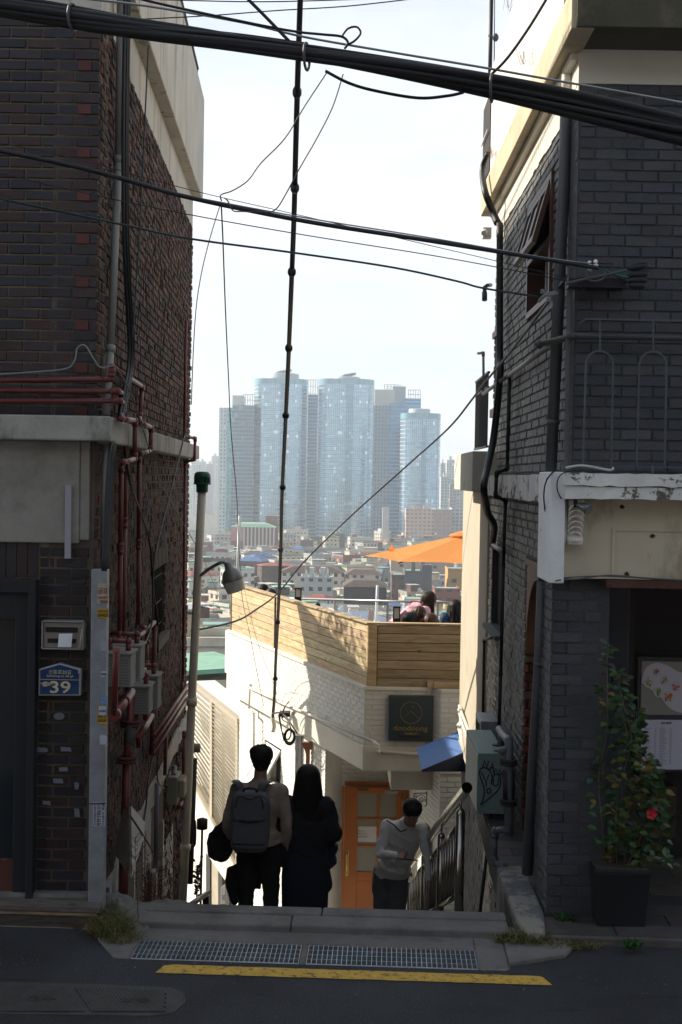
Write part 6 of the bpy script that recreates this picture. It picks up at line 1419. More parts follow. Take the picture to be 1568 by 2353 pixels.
def hand(mb, wr, d, palm_n, s=1.0, curl=.5, side=1):
    d = V(d).normalized(); n = V(palm_n); n = (n - d * n.dot(d)).normalized(); w = d.cross(n).normalized() * side
    mb.tube([wr - d * .02, wr + d * .03 * s, wr + d * .085 * s], [(.024 * s, .019 * s), (.036 * s, .017 * s), (.04 * s, .014 * s)], 12, hint=w)
    for i, (o, L) in enumerate(((-.03, .068), (-.01, .078), (.01, .073), (.029, .058))):
        b = wr + d * .088 * s + w * o * s; c = curl
        p1 = b + (d * math.cos(c) + n * math.sin(c)) * L * .45 * s; p2 = p1 + (d * math.cos(2 * c) + n * math.sin(2 * c)) * L * .33 * s; p3 = p2 + (d * math.cos(2.8 * c) + n * math.sin(2.8 * c)) * L * .27 * s
        mb.tube([b - d * .012, b, p1, p2, p3], [.009 * s, .009 * s, .0085 * s, .008 * s, .006 * s], 8); mb.ball(p3, .006 * s, 8, 6)
    b = wr + d * .03 * s - w * .03 * s; p1 = b + (d * .7 - w * .6 + n * .3).normalized() * .035 * s; p2 = p1 + (d * .85 - w * .1 + n * .5).normalized() * .03 * s
    mb.tube([b + w * .015, b, p1, p2], [.012 * s, .012 * s, .010 * s, .008 * s], 8); mb.ball(p2, .008 * s, 8, 6)
def body_mesh(J, s=1.0, fem=0, inflate=0.0, parts='all', armr=1.0):
    """J: joint dictionary (world). Builds one closed figure, or a garment over part of it."""
    mb = MB(); e = inflate
    up = (J['neck'] - J['pelvis']).normalized(); side = (J['shR'] - J['shL']).normalized()
    if parts in ('all', 'torso', 'top'):
        pl_, ch_, nk = J['pelvis'], J['chest'], J['neck']; wa = mid(pl_, ch_, .5) if 'waist' not in J else J['waist']
        hipw = (.158 + .01 * fem) * s; ww = (.138 - .018 * fem) * s; cw_ = (.165 - .015 * fem) * s
        q = [pl_ - up * .06 * s, pl_, wa, ch_, mid(ch_, nk, .55), mid(ch_, nk, .82), nk]
        r = [(hipw * .9 + e, .10 * s + e), (hipw + e, .115 * s + e), (ww + e, .095 * s + e), (cw_ + e, .115 * s + e), (cw_ * 1.0 + e, .10 * s + e), (.11 * s + e, .075 * s + e), (.058 * s + e * .5, .058 * s + e * .5)]
        qq = smooth(q, 4); rr = []
        for i in range(len(qq)):
            j = min(i // 4, len(r) - 2); f = (i - 4 * j) / 4; rr.append((r[j][0] + (r[j + 1][0] - r[j][0]) * f, r[j][1] + (r[j + 1][1] - r[j][1]) * f))
        mb.tube(qq, rr, 24, hint=side)
    if parts in ('all', 'head'):
        hd = J['head']; hu = J['hup'].normalized(); hf = J['hfwd']; hf = (hf - hu * hf.dot(hu)).normalized(); hs = hf.cross(hu)
        rot = Matrix((hs, hf, hu)).transposed()
        mb.tube([J['neck'] - up * .04, mid(J['neck'], hd, .6), hd - hu * .03], [.06 * s, .055 * s, .055 * s], 14)
        mb.ball(hd + hu * .02 * s, (.076 * s, .095 * s, .098 * s), 20, 14, rot=rot)
        mb.ball(hd + hf * .03 * s - hu * .055 * s, (.055 * s, .058 * s, .062 * s), 16, 10, rot=rot)
        mb.ball(hd + hf * .075 * s - hu * .098 * s, (.024 * s, .02 * s, .02 * s), 10, 8, rot=rot)
        mb.tube([hd + hf * .092 * s + hu * .01 * s, hd + hf * .108 * s - hu * .03 * s, hd + hf * .095 * s - hu * .04 * s], [.008 * s, .014 * s, .014 * s], 10)
        mb.ball(hd + hf * .086 * s - hu * .066 * s, (.022 * s, .010 * s, .009 * s), 10, 8, rot=rot)
        for k in (-1, 1):
            mb.ball(hd + hs * k * .078 * s - hu * .01 * s - hf * .005, (.010 * s, .018 * s, .031 * s), 10, 8, rot=rot)
            mb.ball(hd + hs * k * .032 * s + hf * .082 * s + hu * .024 * s, (.022 * s, .012 * s, .008 * s), 8, 6, rot=rot)
    if parts in ('all', 'arms', 'top'):
        for k in 'LR':
            a, b, c = J['sh' + k], J['el' + k], J['wr' + k]
            limb(mb, [mid(J['chest'], J['neck'], .6), a], [.055 * s + e, .055 * s + e])
            limb(mb, [a, mid(a, b), b, mid(b, c), c], [(.056 * s) * armr + e, (.047 * s) * armr + e, (.040 * s) * armr + e, (.038 * s) * armr + e * .9, (.028 * s) * armr + e * .7])
            if parts == 'all': hand(mb, c, J['hd' + k], J['pn' + k], s, J.get('curl', .5), 1 if k == 'R' else -1)
    if parts in ('all', 'legs'):
        limb(mb, [J['hipL'], J['pelvis'], J['hipR']], [.09 * s + e, .10 * s + e, .09 * s + e])
        if parts == 'legs': 
            pl_ = J['pelvis']; mb.tube([pl_ - up * .08 * s, pl_, pl_ + up * .09 * s], [(.16 * s + e, .11 * s + e), (.165 * s + e, .118 * s + e), (.148 * s + e, .105 * s + e)], 24, hint=side)
        for k in 'LR':
            a, b, c = J['hip' + k], J['kn' + k], J['an' + k]
            limb(mb, [a, mid(a, b), b, mid(b, c, .35), c], [.092 * s + e, .078 * s + e, .056 * s + e, .054 * s + e, .036 * s + e])
            if parts == 'all':
                f = J['ft' + k].normalized(); g = c - V((0, 0, .07 * s))
                mb.tube([g - f * .06, g - f * .02, g + f * .08, g + f * .17], [(.03, .03), (.036, .035), (.042, .028), (.034, .018)], 12, hint=f.cross(V((0, 0, 1)))); mb.ball(g + f * .17, (.034, .034, .018), 10, 6); limb(mb, [c, g], [.038 * s, .036 * s])
    return mb
skin = M('skin', (.42, .23, .15), .5, var=.06, bump=.05)
hairb = M('hair_black', (.009, .008, .007), .6, var=.3, scale=40, bump=.12, bscale=90, spec=.2)
def shoe(mb, c, f, s=1.0):
    f = V(f).normalized(); g = V(c) - V((0, 0, .065 * s)); h = f.cross(V((0, 0, 1)))
    mb.tube([g - f * .08 + V((0, 0, .01)), g - f * .03, g + f * .07, g + f * .15, g + f * .2 - V((0, 0, .01))], [(.03, .04), (.042, .048), (.048, .04), (.045, .028), (.025, .016)], 14, hint=h)
    mb.tube([g + V((0, 0, .0)), g + V((0, 0, .06))], .045 * s, 12)
def person(name, lab, J, s, fem, clothes, hair, base, vox=.011):
    t = thing('person', lab, 'person', base)
    b = remesh('body', body_mesh(J, s, fem), skin, t, vox, 2)
    return t
def JD(base, **k):
    b = V(base); return {a: (b + V(v) if a not in ('hup', 'hfwd', 'hdL', 'hdR', 'pnL', 'pnR', 'ftL', 'ftR') else V(v)) if not isinstance(v, float) else v for a, v in k.items()}
def strands(mb, h, hs, hf, hu, n, L, r=.009, spread=1.0, wav=0.0):
    """locks that start at the parting, run over the skull and fall to length L"""
    for i in range(n):
        a = 2 * math.pi * (i + rr2.random()) / n
        ca, sa = math.cos(a), math.sin(a)
        if sa > .55 and L > .1: continue          # leave the face free
        q = []
        for k in range(5):
            e = k / 4 * 1.65; q.append(h + hu * (.02 + .105 * math.cos(e)) + (hs * ca * .1 + hf * (sa * .115 - .018)) * math.sin(e))
        if L > .05:
            for k in range(1, 5): q.append(q[4] + V((0, 0, -L * k / 4 * rr2.uniform(.9, 1.05))) + hs * (ca * .02 * spread * k / 4 + wav * math.sin(k * 2 + i) * .012) - hf * (.015 * k / 4) + (hf * sa * .01))
        qq = smooth(q, 3); mb.tube(qq, [r * (1 - .45 * j / len(qq)) for j in range(len(qq))], 6)
rr2 = random.Random(3)
# --- man with the backpack (walking down the stairs, seen from behind)
b0 = P(589, 2300, 11.0); bx = b0.x
fz = stz(11.0)
MH = P(597, 1716, 11.0).z
Mb = V((bx, 11.0, fz)); Hm = MH - fz; s = Hm / 1.76
print('man height', Hm, 'x', bx)
J = JD(Mb, pelvis=(-.0, .0, .93 * s), chest=(-.01, .02, 1.24 * s), neck=(.0, .035, 1.46 * s), head=(.01, .055, 1.635 * s), hup=(0.02, .06, 1), hfwd=(.28, 1, -.05),
       shL=(-.19 * s, .02, 1.385 * s), elL=(-.265 * s, -.03, 1.10 * s), wrL=(-.20 * s, .10, .90 * s), hdL=(.1, .3, -.9), pnL=(.6, .4, .1),
       shR=(.18 * s, .02, 1.385 * s), elR=(.235 * s, -.02, 1.10 * s), wrR=(.22 * s, .06, .86 * s), hdR=(0, .25, -1), pnR=(-1, .2, 0),
       hipL=(-.085 * s, .0, .90 * s), knL=(-.105 * s, .03, .49 * s), anL=(-.10 * s, -.03, .095), hipR=(.085 * s, 0, .90 * s), knR=(.11 * s, .05, .50 * s), anR=(.105 * s, -.02, .095), ftL=(-.1, 1, 0), ftR=(.12, 1, 0), curl=.6)
t = thing('person', 'dark haired man in taupe shirt seen from behind wearing a grey backpack', 'person', Mb)
remesh('body', body_mesh(J, s), skin, t, .011, 2)
shirtm = M('shirt_taupe', (.36, .29, .235), .85, var=.12, scale=6, bump=.5, bscale=16)
blk = M('black_cloth', (.011, .011, .013), .85, var=.25, scale=8, bump=.4, bscale=20)
sh = body_mesh(J, s, 0, .012, 'top', 1.0); sh.tube([J['neck'] - V((0, .0, .06)), J['neck'] + V((0, -.005, .03))], [.075, .064], 20); sh.tube([J['pelvis'] + V((0, 0, .02)), J['pelvis'] + V((0, 0, .12))], [(.185, .135), (.17, .125)], 24, hint=(1, 0, 0))
remesh('shirt', sh, shirtm, t, .011, 3, wr=.009)
remesh('trousers', body_mesh(J, s, 0, .014, 'legs'), blk, t, .013, 3, wr=.009)
mb = MB(); shoe(mb, J['anL'], (-.1, 1, 0)); shoe(mb, J['anR'], (.12, 1, 0)); remesh('shoes', mb, black_rubber, t, .012, 1)
mb = MB(); h = J['head']
mb.ball(h + V((0, -.012, .035)), (.093, .108, .095), 20, 14); mb.ball(h + V((-.02, -.02, .075)), (.085, .09, .06), 16, 10); mb.ball(h + V((.035, .0, .07)), (.062, .075, .055), 16, 10); mb.ball(h + V((0, -.05, -.01)), (.076, .06, .075), 16, 10); mb.ball(h + V((.075, .01, .045)), (.026, .05, .05), 12, 8); mb.ball(h + V((-.078, .01, .045)), (.024, .05, .05), 12, 8)
rr2 = random.Random(3)
for i in range(70):
    a = rr2.uniform(0, 6.28); e_ = rr2.uniform(-.3, 1.4); d = V((math.cos(a) * math.cos(e_), math.sin(a) * math.cos(e_), math.sin(e_))); p = h + V((0, -.01, .045)) + V((d.x * .086, d.y * .098, d.z * .088)); mb.tube([p - d * .02, p + d * .004, p + d * .012 + V((rr2.uniform(-.01, .01), 0, rr2.uniform(-.012, .006)))], [.012, .009, .004], 6)
remesh('hair', mb, hairb, t, .007, 1)
# backpack
bm = M('backpack_grey', (.12, .126, .14), .8, var=.15, scale=10, bump=.4, bscale=60)
bkz = lambda y: P(600, y, 10.78).z
bkx = lambda x: P(x, 1850, 10.78).x
t = thing('backpack', 'grey fabric backpack worn by the man on the stairs', 'backpack', (bkx(577), 10.78, bkz(1955)))
yb = 10.70
mb = MB(); prof = []
xL, xR, zt_, zb2 = bkx(531), bkx(620), bkz(1818), bkz(1955)
for i in range(32):
    a = i / 32 * 2 * math.pi; n_ = 5; cx_, cz_ = (xL + xR) / 2, (zt_ + zb2) / 2; ca, sa = math.cos(a), math.sin(a)
    rx_ = (xR - xL) / 2 * (abs(ca) ** (2 / n_)) * (1 if ca >= 0 else -1) * (1 - .03 * sa); rz_ = (zt_ - zb2) / 2 * (abs(sa) ** (2 / n_)) * (1 if sa >= 0 else -1); prof.append((cx_ + rx_, cz_ + rz_))
mb.prism([(x, yb + .0, z) for x, z in prof], (0, .17, 0)); 
remesh('main_bag', mb, bm, t, .012, 4)
mb = MB(); k = .82; cx_, cz_ = (xL + xR) / 2, (zt_ + zb2) / 2
mb.prism([(cx_ + (x - cx_) * .84, yb - .035, cz_ + .12 + (z - cz_) * .40) for x, z in prof], (0, .06, 0)); remesh('top_pocket', mb, bm, t, .010, 3)
mb = MB(); mb.prism([(cx_ + (x - cx_) * .9, yb - .02, cz_ - .09 + (z - cz_) * .52) for x, z in prof], (0, .06, 0)); remesh('front_panel', mb, bm, t, .010, 3)
mb = MB(); zz = bkz(1828); mb.tube(smooth([V((cx_ - .10, yb - .038, zz + .0)), V((cx_ - .07, yb - .042, zz + .018)), V((cx_, yb - .045, zz + .0)), V((cx_ + .07, yb - .042, zz + .018)), V((cx_ + .10, yb - .038, zz)), V((cx_ + .115, yb - .036, zz - .08))], 4), .006, 6); mb.tube([(cx_ - .1, yb - .038, zz), (cx_ - .115, yb - .036, zz - .08)], .006, 6); obj('zip', mb, ink, t); mb = MB(); z_ = bkz(1880); mb.tube(smooth([V((cx_ - .12, yb - .02, z_ + .015)), V((cx_, yb - .042, z_)), V((cx_ + .12, yb - .02, z_ + .01))], 5), .007, 6); obj('zip', mb, ink, t); mb = MB(); z_ = bkz(1933); mb.tube([(cx_ - .13, yb - .02, z_), (cx_ + .13, yb - .02, z_)], .006, 6); obj('zip', mb, ink, t)
mb = MB(); mb.tube(smooth([V((cx_ - .06, yb + .05, zt_ - .01)), V((cx_ - .04, yb + .03, zt_ + .03)), V((cx_ + .04, yb + .03, zt_ + .03)), V((cx_ + .06, yb + .05, zt_ - .01))], 4), .010, 8); obj('grab_handle', mb, ink, t)
for k, xs in ((-1, (545, 553, 558)), (1, (632, 622, 610))):
    q = [V((cx_ + k * .075, yb + .12, zt_ - .05)), V((cx_ + k * .10, yb + .12, zt_ + .045)), V((cx_ + k * .135, yb + .20, P(600, 1797, 10.9).z)), V((cx_ + k * .14, yb + .36, P(600, 1800, 10.9).z - .02))]
    mb = MB(); mb.tube(smooth(q, 5), [(.034, .010)] * 16, 10, hint=(1, 0, 0)); obj('strap', mb, bm, t)
# jacket and bag at his left
t = thing('black_jacket', 'black jacket hanging over the forearm of the man with the backpack', 'jacket', P(545, 2050, 11.0))
mb = MB(); Y_ = 11.08
def sheet(pts, Y, dpt, ): return [P(x, y, Y) for x, y in pts]
mb.prism(sheet([(545, 1985), (578, 1975), (600, 1990), (600, 2046), (583, 2046), (566, 2054), (553, 2068), (545, 2080), (538, 2083), (530, 2072), (522, 2050), (515, 2030), (522, 2000)], 11.03, .1), (0, .07, 0)); remesh('cloth', mb, blk, t, .012, 5, wr=.012)
t = thing('black_bag', 'rounded black cloth bag carried on the arm of the man with the backpack', 'bag', P(500, 1985, 11.1))
mb = MB(); mb.prism(sheet([(476, 1922), (484, 1918), (490, 1912), (520, 1885), (531, 1895), (535, 1940), (532, 1970), (524, 1980), (508, 1985), (492, 1981), (481, 1970), (476, 1950)], 11.0, .1), (0, .13, 0)); remesh('bag_body', mb, blk, t, .012, 5, wr=.012)
mb = MB(); mb.tube(smooth([P(482, 1921, 11), P(495, 1905, 11), P(522, 1880, 11)], 4), .01, 6); obj('strap', mb, blk, t)
# --- woman with long black hair
Wf = stz(11.1); wx = P(697, 2300, 11.1).x; Wb = V((wx, 11.1, Wf)); Hw = P(705, 1762, 11.1).z - Wf; s = Hw / 1.70
print('woman height', Hw)
wx_ = lambda x: P(x, 1900, 11.1).x - wx
J = JD(Wb, pelvis=(.0, .0, .90 * s), chest=(.0, .02, 1.20 * s), neck=(.01, .03, 1.41 * s), head=(.01, .045, 1.575 * s), hup=(0, .04, 1), hfwd=(.1, 1, 0),
       shL=(-.165 * s, .02, 1.33 * s), elL=(-.21 * s, -.02, 1.05 * s), wrL=(-.20 * s, .05, .80 * s), hdL=(0, .1, -1), pnL=(1, .2, .1),
       shR=(.165 * s, .02, 1.33 * s), elR=(.255 * s, .0, 1.08 * s), wrR=(.22 * s, .22, 1.06 * s), hdR=(-.3, 1, 0), pnR=(0, 0, 1),
       hipL=(-.085 * s, .0, .87 * s), knL=(-.09 * s, .03, .47 * s), anL=(-.075 * s, -.02, .09), hipR=(.085 * s, 0, .87 * s), knR=(.09 * s, .05, .47 * s), anR=(.08 * s, 0, .09), ftL=(-.05, 1, 0), ftR=(.08, 1, 0), curl=.6)
t = thing('person', 'woman with long straight black hair in black top and navy skirt on the stairs', 'person', Wb)
remesh('body', body_mesh(J, s, 1), skin, t, .011, 2)
tp = body_mesh(J, s, 1, .03, 'top', 1.25); tp.tube([J['pelvis'] - V((0, 0, .02)), J['waist'] if 'waist' in J else mid(J['pelvis'], J['chest']), J['chest']], [(.19, .15), (.195, .15), (.2, .15)], 24, hint=(1, 0, 0)); remesh('black_top', tp, blk, t, .013, 4, wr=.012)
mb = MB(); pv_ = J['pelvis']; mb.tube([pv_ + V((0, 0, .08)), pv_, pv_ - V((0, 0, .2)), pv_ - V((0, 0, .45)), pv_ - V((0, 0, .74))], [(.15, .12), (.195, .155), (.205, .165), (.20, .16), (.165, .15)], 28, hint=(1, 0, 0)); remesh('skirt', mb, M('navy_denim', (.010, .014, .030), .85, var=.2, bump=.3, bscale=60), t, .014, 3)
mb = MB(); shoe(mb, J['anL'], (-.05, 1, 0), .9); shoe(mb, J['anR'], (.08, 1, 0), .9); remesh('shoes', mb, black_rubber, t, .012, 1)
h = J['head']; mb = MB(); mb.ball(h + V((0, -.012, .018)), (.108, .115, .108), 20, 14)
q = [h + V((0, -.03, .03)), h + V((0, -.045, -.07)), h + V((0, -.05, -.18)), h + V((0, -.075, -.30)), h + V((0, -.10, -.42)), h + V((.0, -.11, -.52))]
mb.tube(smooth(q, 4), [(.108 + .034 * min(1, i / 9) - (.06 * max(0, (i - 14) / 6)), .085 - .02 * i / 20) for i in range(21)], 24, hint=(1, 0, 0))
for i in range(60):
    x_ = rr2.uniform(-.125, .125); a = h + V((x_ * .7, -.05, rr2.uniform(-.1, .05))); b_ = h + V((x_ * 1.1, -.10, rr2.uniform(-.42, -.30))); c_ = b_ + V((rr2.uniform(-.02, .03), -.015, rr2.uniform(-.22, -.1))); mb.tube(smooth([a, b_, c_], 4), [.012, .012, .011, .011, .010, .009, .008, .007, .005], 5)
strands(mb, h, V((1, 0, 0)), V((0, 1, 0)), V((0, 0, 1)), 60, .44, .011, 1.6, .3)
remesh('hair', mb, hairb, t, .008, 1)
t = thing('navy_coat', 'dark navy coat draped over the forearm of the long haired woman', 'coat', P(755, 2045, 11.2))
mb = MB(); mb.prism(sheet([(735, 1870), (757, 1880), (772, 1893), (783, 1910), (784, 1925), (778, 1934), (766, 1940), (779, 1951), (770, 1970), (776, 1985), (764, 1996), (757, 2000), (765, 2040), (757, 2052), (748, 2058), (745, 2030), (742, 2005), (728, 1985), (722, 1930)], 11.15, .1), (0, .14, 0)); remesh('cloth', mb, M('coat_navy', (.016, .020, .032), .85, var=.3, bump=.5, bscale=14), t, .013, 4)
t = thing('handbag', 'small black handbag hanging between the couple on the stairs', 'bag', P(648, 1985, 11.0))
mb = MB(); mb.prism(sheet([(636, 1925), (655, 1920), (662, 1975), (650, 1986), (640, 1982), (634, 1970)], 11.0, .1), (0, .1, 0)); remesh('bag_body', mb, blk, t, .012, 4)
# --- man in white looking at his phone, coming up
Zf = stz(12.5); mxx = P(905, 2300, 12.5).x; Nb = V((mxx, 12.5, Zf)); s = .98
print('white man top', P(950, 1843, 12.5).z - Zf, mxx)
N3 = lambda x, y, Y=12.5: P(x, y, Y)
J = {k: V(v) for k, v in dict(
    pelvis=N3(897, 2018, 12.55), chest=N3(925, 1935, 12.40), neck=N3(938, 1888, 12.26), head=N3(947, 1868, 12.12), hup=(.12, -.35, .85), hfwd=(.30, -.72, -.62),
    shL=N3(969, 1906, 12.25), elL=N3(984, 1968, 12.2), wrL=N3(990, 2020, 12.1), hdL=(.15, -.3, -.9), pnL=(.2, -.2, .3),
    shR=N3(890, 1897, 12.35), elR=N3(874, 1961, 12.3), wrR=N3(909, 1966, 12.05), hdR=(.9, -.35, -.1), pnR=(0, -.35, 1),
    hipL=N3(914, 2032, 12.5), hipR=N3(880, 2028, 12.55), ftL=(.1, -1, 0), ftR=(-.1, -1, 0)).items()}
J['knL'] = V((J['hipL'].x - .02, 12.30, J['hipL'].z - .40)); J['anL'] = V((J['hipL'].x - .02, 12.45, stz(12.4) + .1 + .0)); J['knR'] = V((J['hipR'].x - .0, 12.45, J['hipR'].z - .41)); J['anR'] = V((J['hipR'].x, 12.6, stz(12.6) + .1)); J['curl'] = .75
s = .95
t = thing('person', 'man in white shirt and grey trousers bent over his phone on the stairs', 'person', Nb)
remesh('body', body_mesh(J, s), skin, t, .009, 1)
wsh = M('shirt_white', (.80, .77, .72), .85, var=.08, scale=5, bump=.5, bscale=14)
sh = body_mesh(J, s, 0, .012, 'top', 1.0); sh.tube([J['neck'] - V((.01, -.02, .05)), J['neck'] + V((0, -.01, .02))], [.078, .066], 18); pq = J['pelvis']; sh.tube([pq + V((.0, 0, .03)), mid(J['pelvis'], J['chest'], .4)], [(.165, .125), (.168, .125)], 22, hint=(1, 0, 0)); remesh('shirt', sh, wsh, t, .010, 3, wr=.009)
remesh('trousers', body_mesh(J, s, 0, .02, 'legs'), M('trousers_grey', (.10, .10, .11), .85, var=.15, bump=.5, bscale=14), t, .011, 3, wr=.009)
mb = MB(); mb.tube([pq + V((0, 0, .055)), pq + V((0.005, 0, .085))], [(.166, .127), (.164, .125)], 24, hint=(1, 0, .1)); obj('belt', mb, ink, t)
mb = MB(); shoe(mb, J['anL'], (.1, -1, 0)); shoe(mb, J['anR'], (-.1, -1, 0)); remesh('shoes', mb, black_rubber, t, .012, 1)
h = J['head']; hu = J['hup'].normalized(); hf = J['hfwd']; hf = (hf - hu * hf.dot(hu)).normalized(); hs = hf.cross(hu); rot = Matrix((hs, hf, hu)).transposed()
mb = MB(); mb.ball(h + hu * .045 - hf * .014, (.092, .106, .09), 20, 14, rot=rot); mb.ball(h - hf * .05 + hu * .0, (.078, .06, .075), 16, 10, rot=rot); mb.ball(h + hf * .055 + hu * .075, (.07, .05, .045), 16, 10, rot=rot)
for i in range(60):
    a = rr2.uniform(0, 6.28); e_ = rr2.uniform(-.1, 1.4); d = rot @ V((math.cos(a) * math.cos(e_), math.sin(a) * math.cos(e_), math.sin(e_))); p = h + hu * .05 + d * .085; mb.tube([p - d * .02, p + d * .002, p + d * .010 + V((rr2.uniform(-.012, .012), 0, -.008))], [.013, .010, .004], 6)
remesh('hair', mb, hairb, t, .007, 1)
t = thing('smartphone', 'thin dark phone held in the hand of the man in white', 'phone', N3(930, 1976, 11.95))
a, b = N3(918, 1973, 11.93), N3(956, 1977, 11.98); mb = MB(); mb.obox(a, b - a, (.02, -.07, .012), (0, 0, .008)); obj('phone_body', mb, black_rubber, t, .002)
mb = MB(); mb.tube(smooth([N3(889, 1885, 12.25), N3(906, 1896, 12.16), N3(921, 1910, 12.12), N3(935, 1905, 12.1)], 4), .007, 6); single('bag_strap', mb, M('strap_dark', (.06, .03, .03), .7), 'thin dark strap across the white shirt of the man with a phone', 'strap')
# --- guests on the terrace
def guest(x, ytop, Y, lab, hair_c, top_c, lean=(0, 0, 0), face=(0, 1, 0), longh=.3, s=.95, standing=False, hup=(0, 0, 1), curly=0, nk=.17):
    fl = -.5; H = P(x, ytop, Y).z; cx_ = P(x, 1400, Y).x; face = V(face).normalized(); sd_ = V((face.y, -face.x, 0)); hup = V(hup).normalized()
    head = V((cx_, Y, H - .125 * s)); neck = head - hup * nk * s; ln = V(lean); chest = neck - V((0, 0, .20)) + ln * .25; pelvis = chest - V((0, 0, .30 if not standing else .26)) + ln * .6
    if standing: chest = neck + V((-.20, .02, -.06)); pelvis = chest + V((-.26, .06, -.24))
    elif nk < .15: chest = neck - V((0, 0, .13)); pelvis = chest - V((0, 0, .34))
    J = dict(head=head, neck=neck, chest=chest, pelvis=pelvis, hup=hup, hfwd=face - V((0, 0, .2)))
    for k, sg in (('L', -1), ('R', 1)):
        J['sh' + k] = mid(chest, neck, .62) + sd_ * sg * .165 * s; J['el' + k] = J['sh' + k] + sd_ * sg * .06 - V((0, 0, .26)) + face * .05 ; J['wr' + k] = J['el' + k] + face * .22 + V((0, 0, .04)) - sd_ * sg * .05; J['hd' + k] = face; J['pn' + k] = V((0, 0, -1))
        J['hip' + k] = pelvis + sd_ * sg * .08
        if standing: J['kn' + k] = mid(J['hip' + k], V((pelvis.x, pelvis.y, fl)), .5) + sd_ * sg * .03; J['an' + k] = V((pelvis.x, pelvis.y, fl + .09)) + sd_ * sg * .08
        else: J['kn' + k] = J['hip' + k] + face * .40 + V((0, 0, .02)); J['an' + k] = V((J['kn' + k].x, J['kn' + k].y, fl + .09))
        J['ft' + k] = face
    t = thing('person', lab, 'person', (pelvis.x, pelvis.y, fl))
    remesh('body', body_mesh(J, s, 1), skin, t, .014, 2)
    remesh('top', body_mesh(J, s, 1, .022, 'top', 1.15), top_c, t, .014, 3, wr=.009)
    remesh('trousers', body_mesh(J, s, 1, .018, 'legs'), blk, t, .018, 2)
    hf = (face - hup * face.dot(hup)).normalized(); hs = hf.cross(hup); rot = Matrix((hs, hf, hup)).transposed()
    mb = MB(); mb.ball(head + hup * .024 - hf * .018, (.094, .108, .102), 18, 12, rot=rot)
    if longh:
        n = 5; q = [head - hf * .035 + hup * .03] + [head - hf * (.04 + .01 * i) - V((0, 0, .07 + longh * i / n)) for i in range(n)]
        mb.tube(smooth(q, 4), [(.095 + .02 * math.sin(i / 20 * 3) + curly * .012 * math.sin(i * 1.6), .062) for i in range(4 * n + 1)], 20, hint=hs)
        for i in range(26):
            o = rr2.uniform(-1, 1); a = head + hs * o * .08 - hf * .04; b_ = head + hs * o * .11 - hf * .06 - V((0, 0, longh * .8)); c_ = b_ + V((rr2.uniform(-.02, .02), 0, rr2.uniform(-.1, -.02))); mb.tube(smooth([a, mid(a, b_) + hs * curly * rr2.uniform(-.02, .02), b_, c_], 3), [.011] * 9 + [.005], 5)
        for sg in (-1, 1): mb.tube(smooth([head + hs * sg * .07 + hup * .04, head + hs * sg * .088 - V((0, 0, .06)), head + hs * sg * .08 - V((0, 0, .06 + longh * .5))], 4), [(.03, .05)] * 9, 10)
    strands(mb, head, hs, hf, hup, 44 if longh else 30, longh * 1.15 if longh else .0, .0085, 1.0, 1.0 if curly else .3)
    remesh('hair', mb, hair_c, t, .0075, 1)
    return t
hbr = M('hair_brown', (.020, .009, .005), .55, var=.3, scale=40, bump=.12, bscale=90, spec=.25)
hau = M('hair_auburn', (.05, .019, .008), .5, var=.3, scale=40, bump=.12, bscale=90, spec=.3)
hdk = M('hair_dark', (.008, .007, .007), .55, var=.3, scale=40, bump=.12, bscale=90, spec=.2)
guest(988, 1360, 18.3, 'woman with wavy brown hair in a pink shirt leaning over on the terrace', hbr, M('pink_cloth', (.70, .36, .42), .8, var=.06, bump=.3, bscale=14), lean=(-.55, .1, .05), face=(.75, .15, 0), longh=.22, standing=True, hup=(.25, 0, 1), curly=1, s=.95, nk=.13)
guest(1046, 1380, 19.2, 'woman with straight black hair in a navy top seated on the terrace', hdk, M('navy_top', (.020, .055, .115), .8, var=.08, bump=.3, bscale=14), face=(-.1, 1, 0), longh=.2, s=.9, nk=.10)
guest(966, 1394, 17.9, 'woman with auburn hair seated in profile in front of the pink shirt', hau, M('cream_top', (.45, .42, .38), .8), face=(.75, -.55, 0), longh=.2)
guest(991, 1410, 17.8, 'woman showing only the top of her light brown hair above the fence', hau, M('tan_top', (.4, .3, .2), .8), face=(.1, 1, 0), longh=.15)
guest(944, 1408, 17.8, 'woman with very dark shiny hair beside the black lantern', hdk, M('pale_blue_top', (.35, .42, .5), .8), face=(.6, .8, 0), longh=.2)
guest(605, 1343, 22.6, 'person with short dark hair peeking above the sunlit planks', hairb, blk, face=(.2, 1, 0), longh=0)
guest(622, 1353, 22.2, 'second short haired head peeking just above the planks', hbr, blk, face=(-.2, 1, 0), longh=0)
# ================================================================== CITY BELOW
GT = [(0, -9), (22, -9.8), (32, -10.6), (60, -13.5), (100, -19.5), (150, -25), (250, -32), (400, -39), (700, -46.5), (1200, -51), (1900, -52), (6000, -52)]
def g(Y):
    for (a, b), (c, d) in zip(GT, GT[1:]):
        if Y <= c: return b + (d - b) * (Y - a) / (c - a)
    return -52
mb = MB(); ys = [20, 24, 32, 45, 60, 80, 100, 130, 170, 220, 300, 400, 550, 800, 1200, 1900, 3000, 5000]
vs = []
for Y in ys:
    w = Y * .45 + 60
    for i in range(9): vs.append((-w + w * 2 * i / 8, Y, g(Y) - .3 + random.uniform(-.2, .2)))
mb.add(vs, [(r * 9 + c, r * 9 + c + 1, r * 9 + c + 10, r * 9 + c + 9) for r in range(len(ys) - 1) for c in range(8)])
struct('ground', mb, M('hillside_ground', (.085, .085, .075), .95, var=.3, scale=.05, bump=0, col2=(.03, .05, .02), thr=.52, soft=.1, pscale=.03))
hillm = M('hill_forest', (.030, .05, .026), .95, var=.35, scale=.02, bump=0, col2=(.05, .06, .04), thr=.5, pscale=.01)
mb = MB(); vs = []; nx = 60
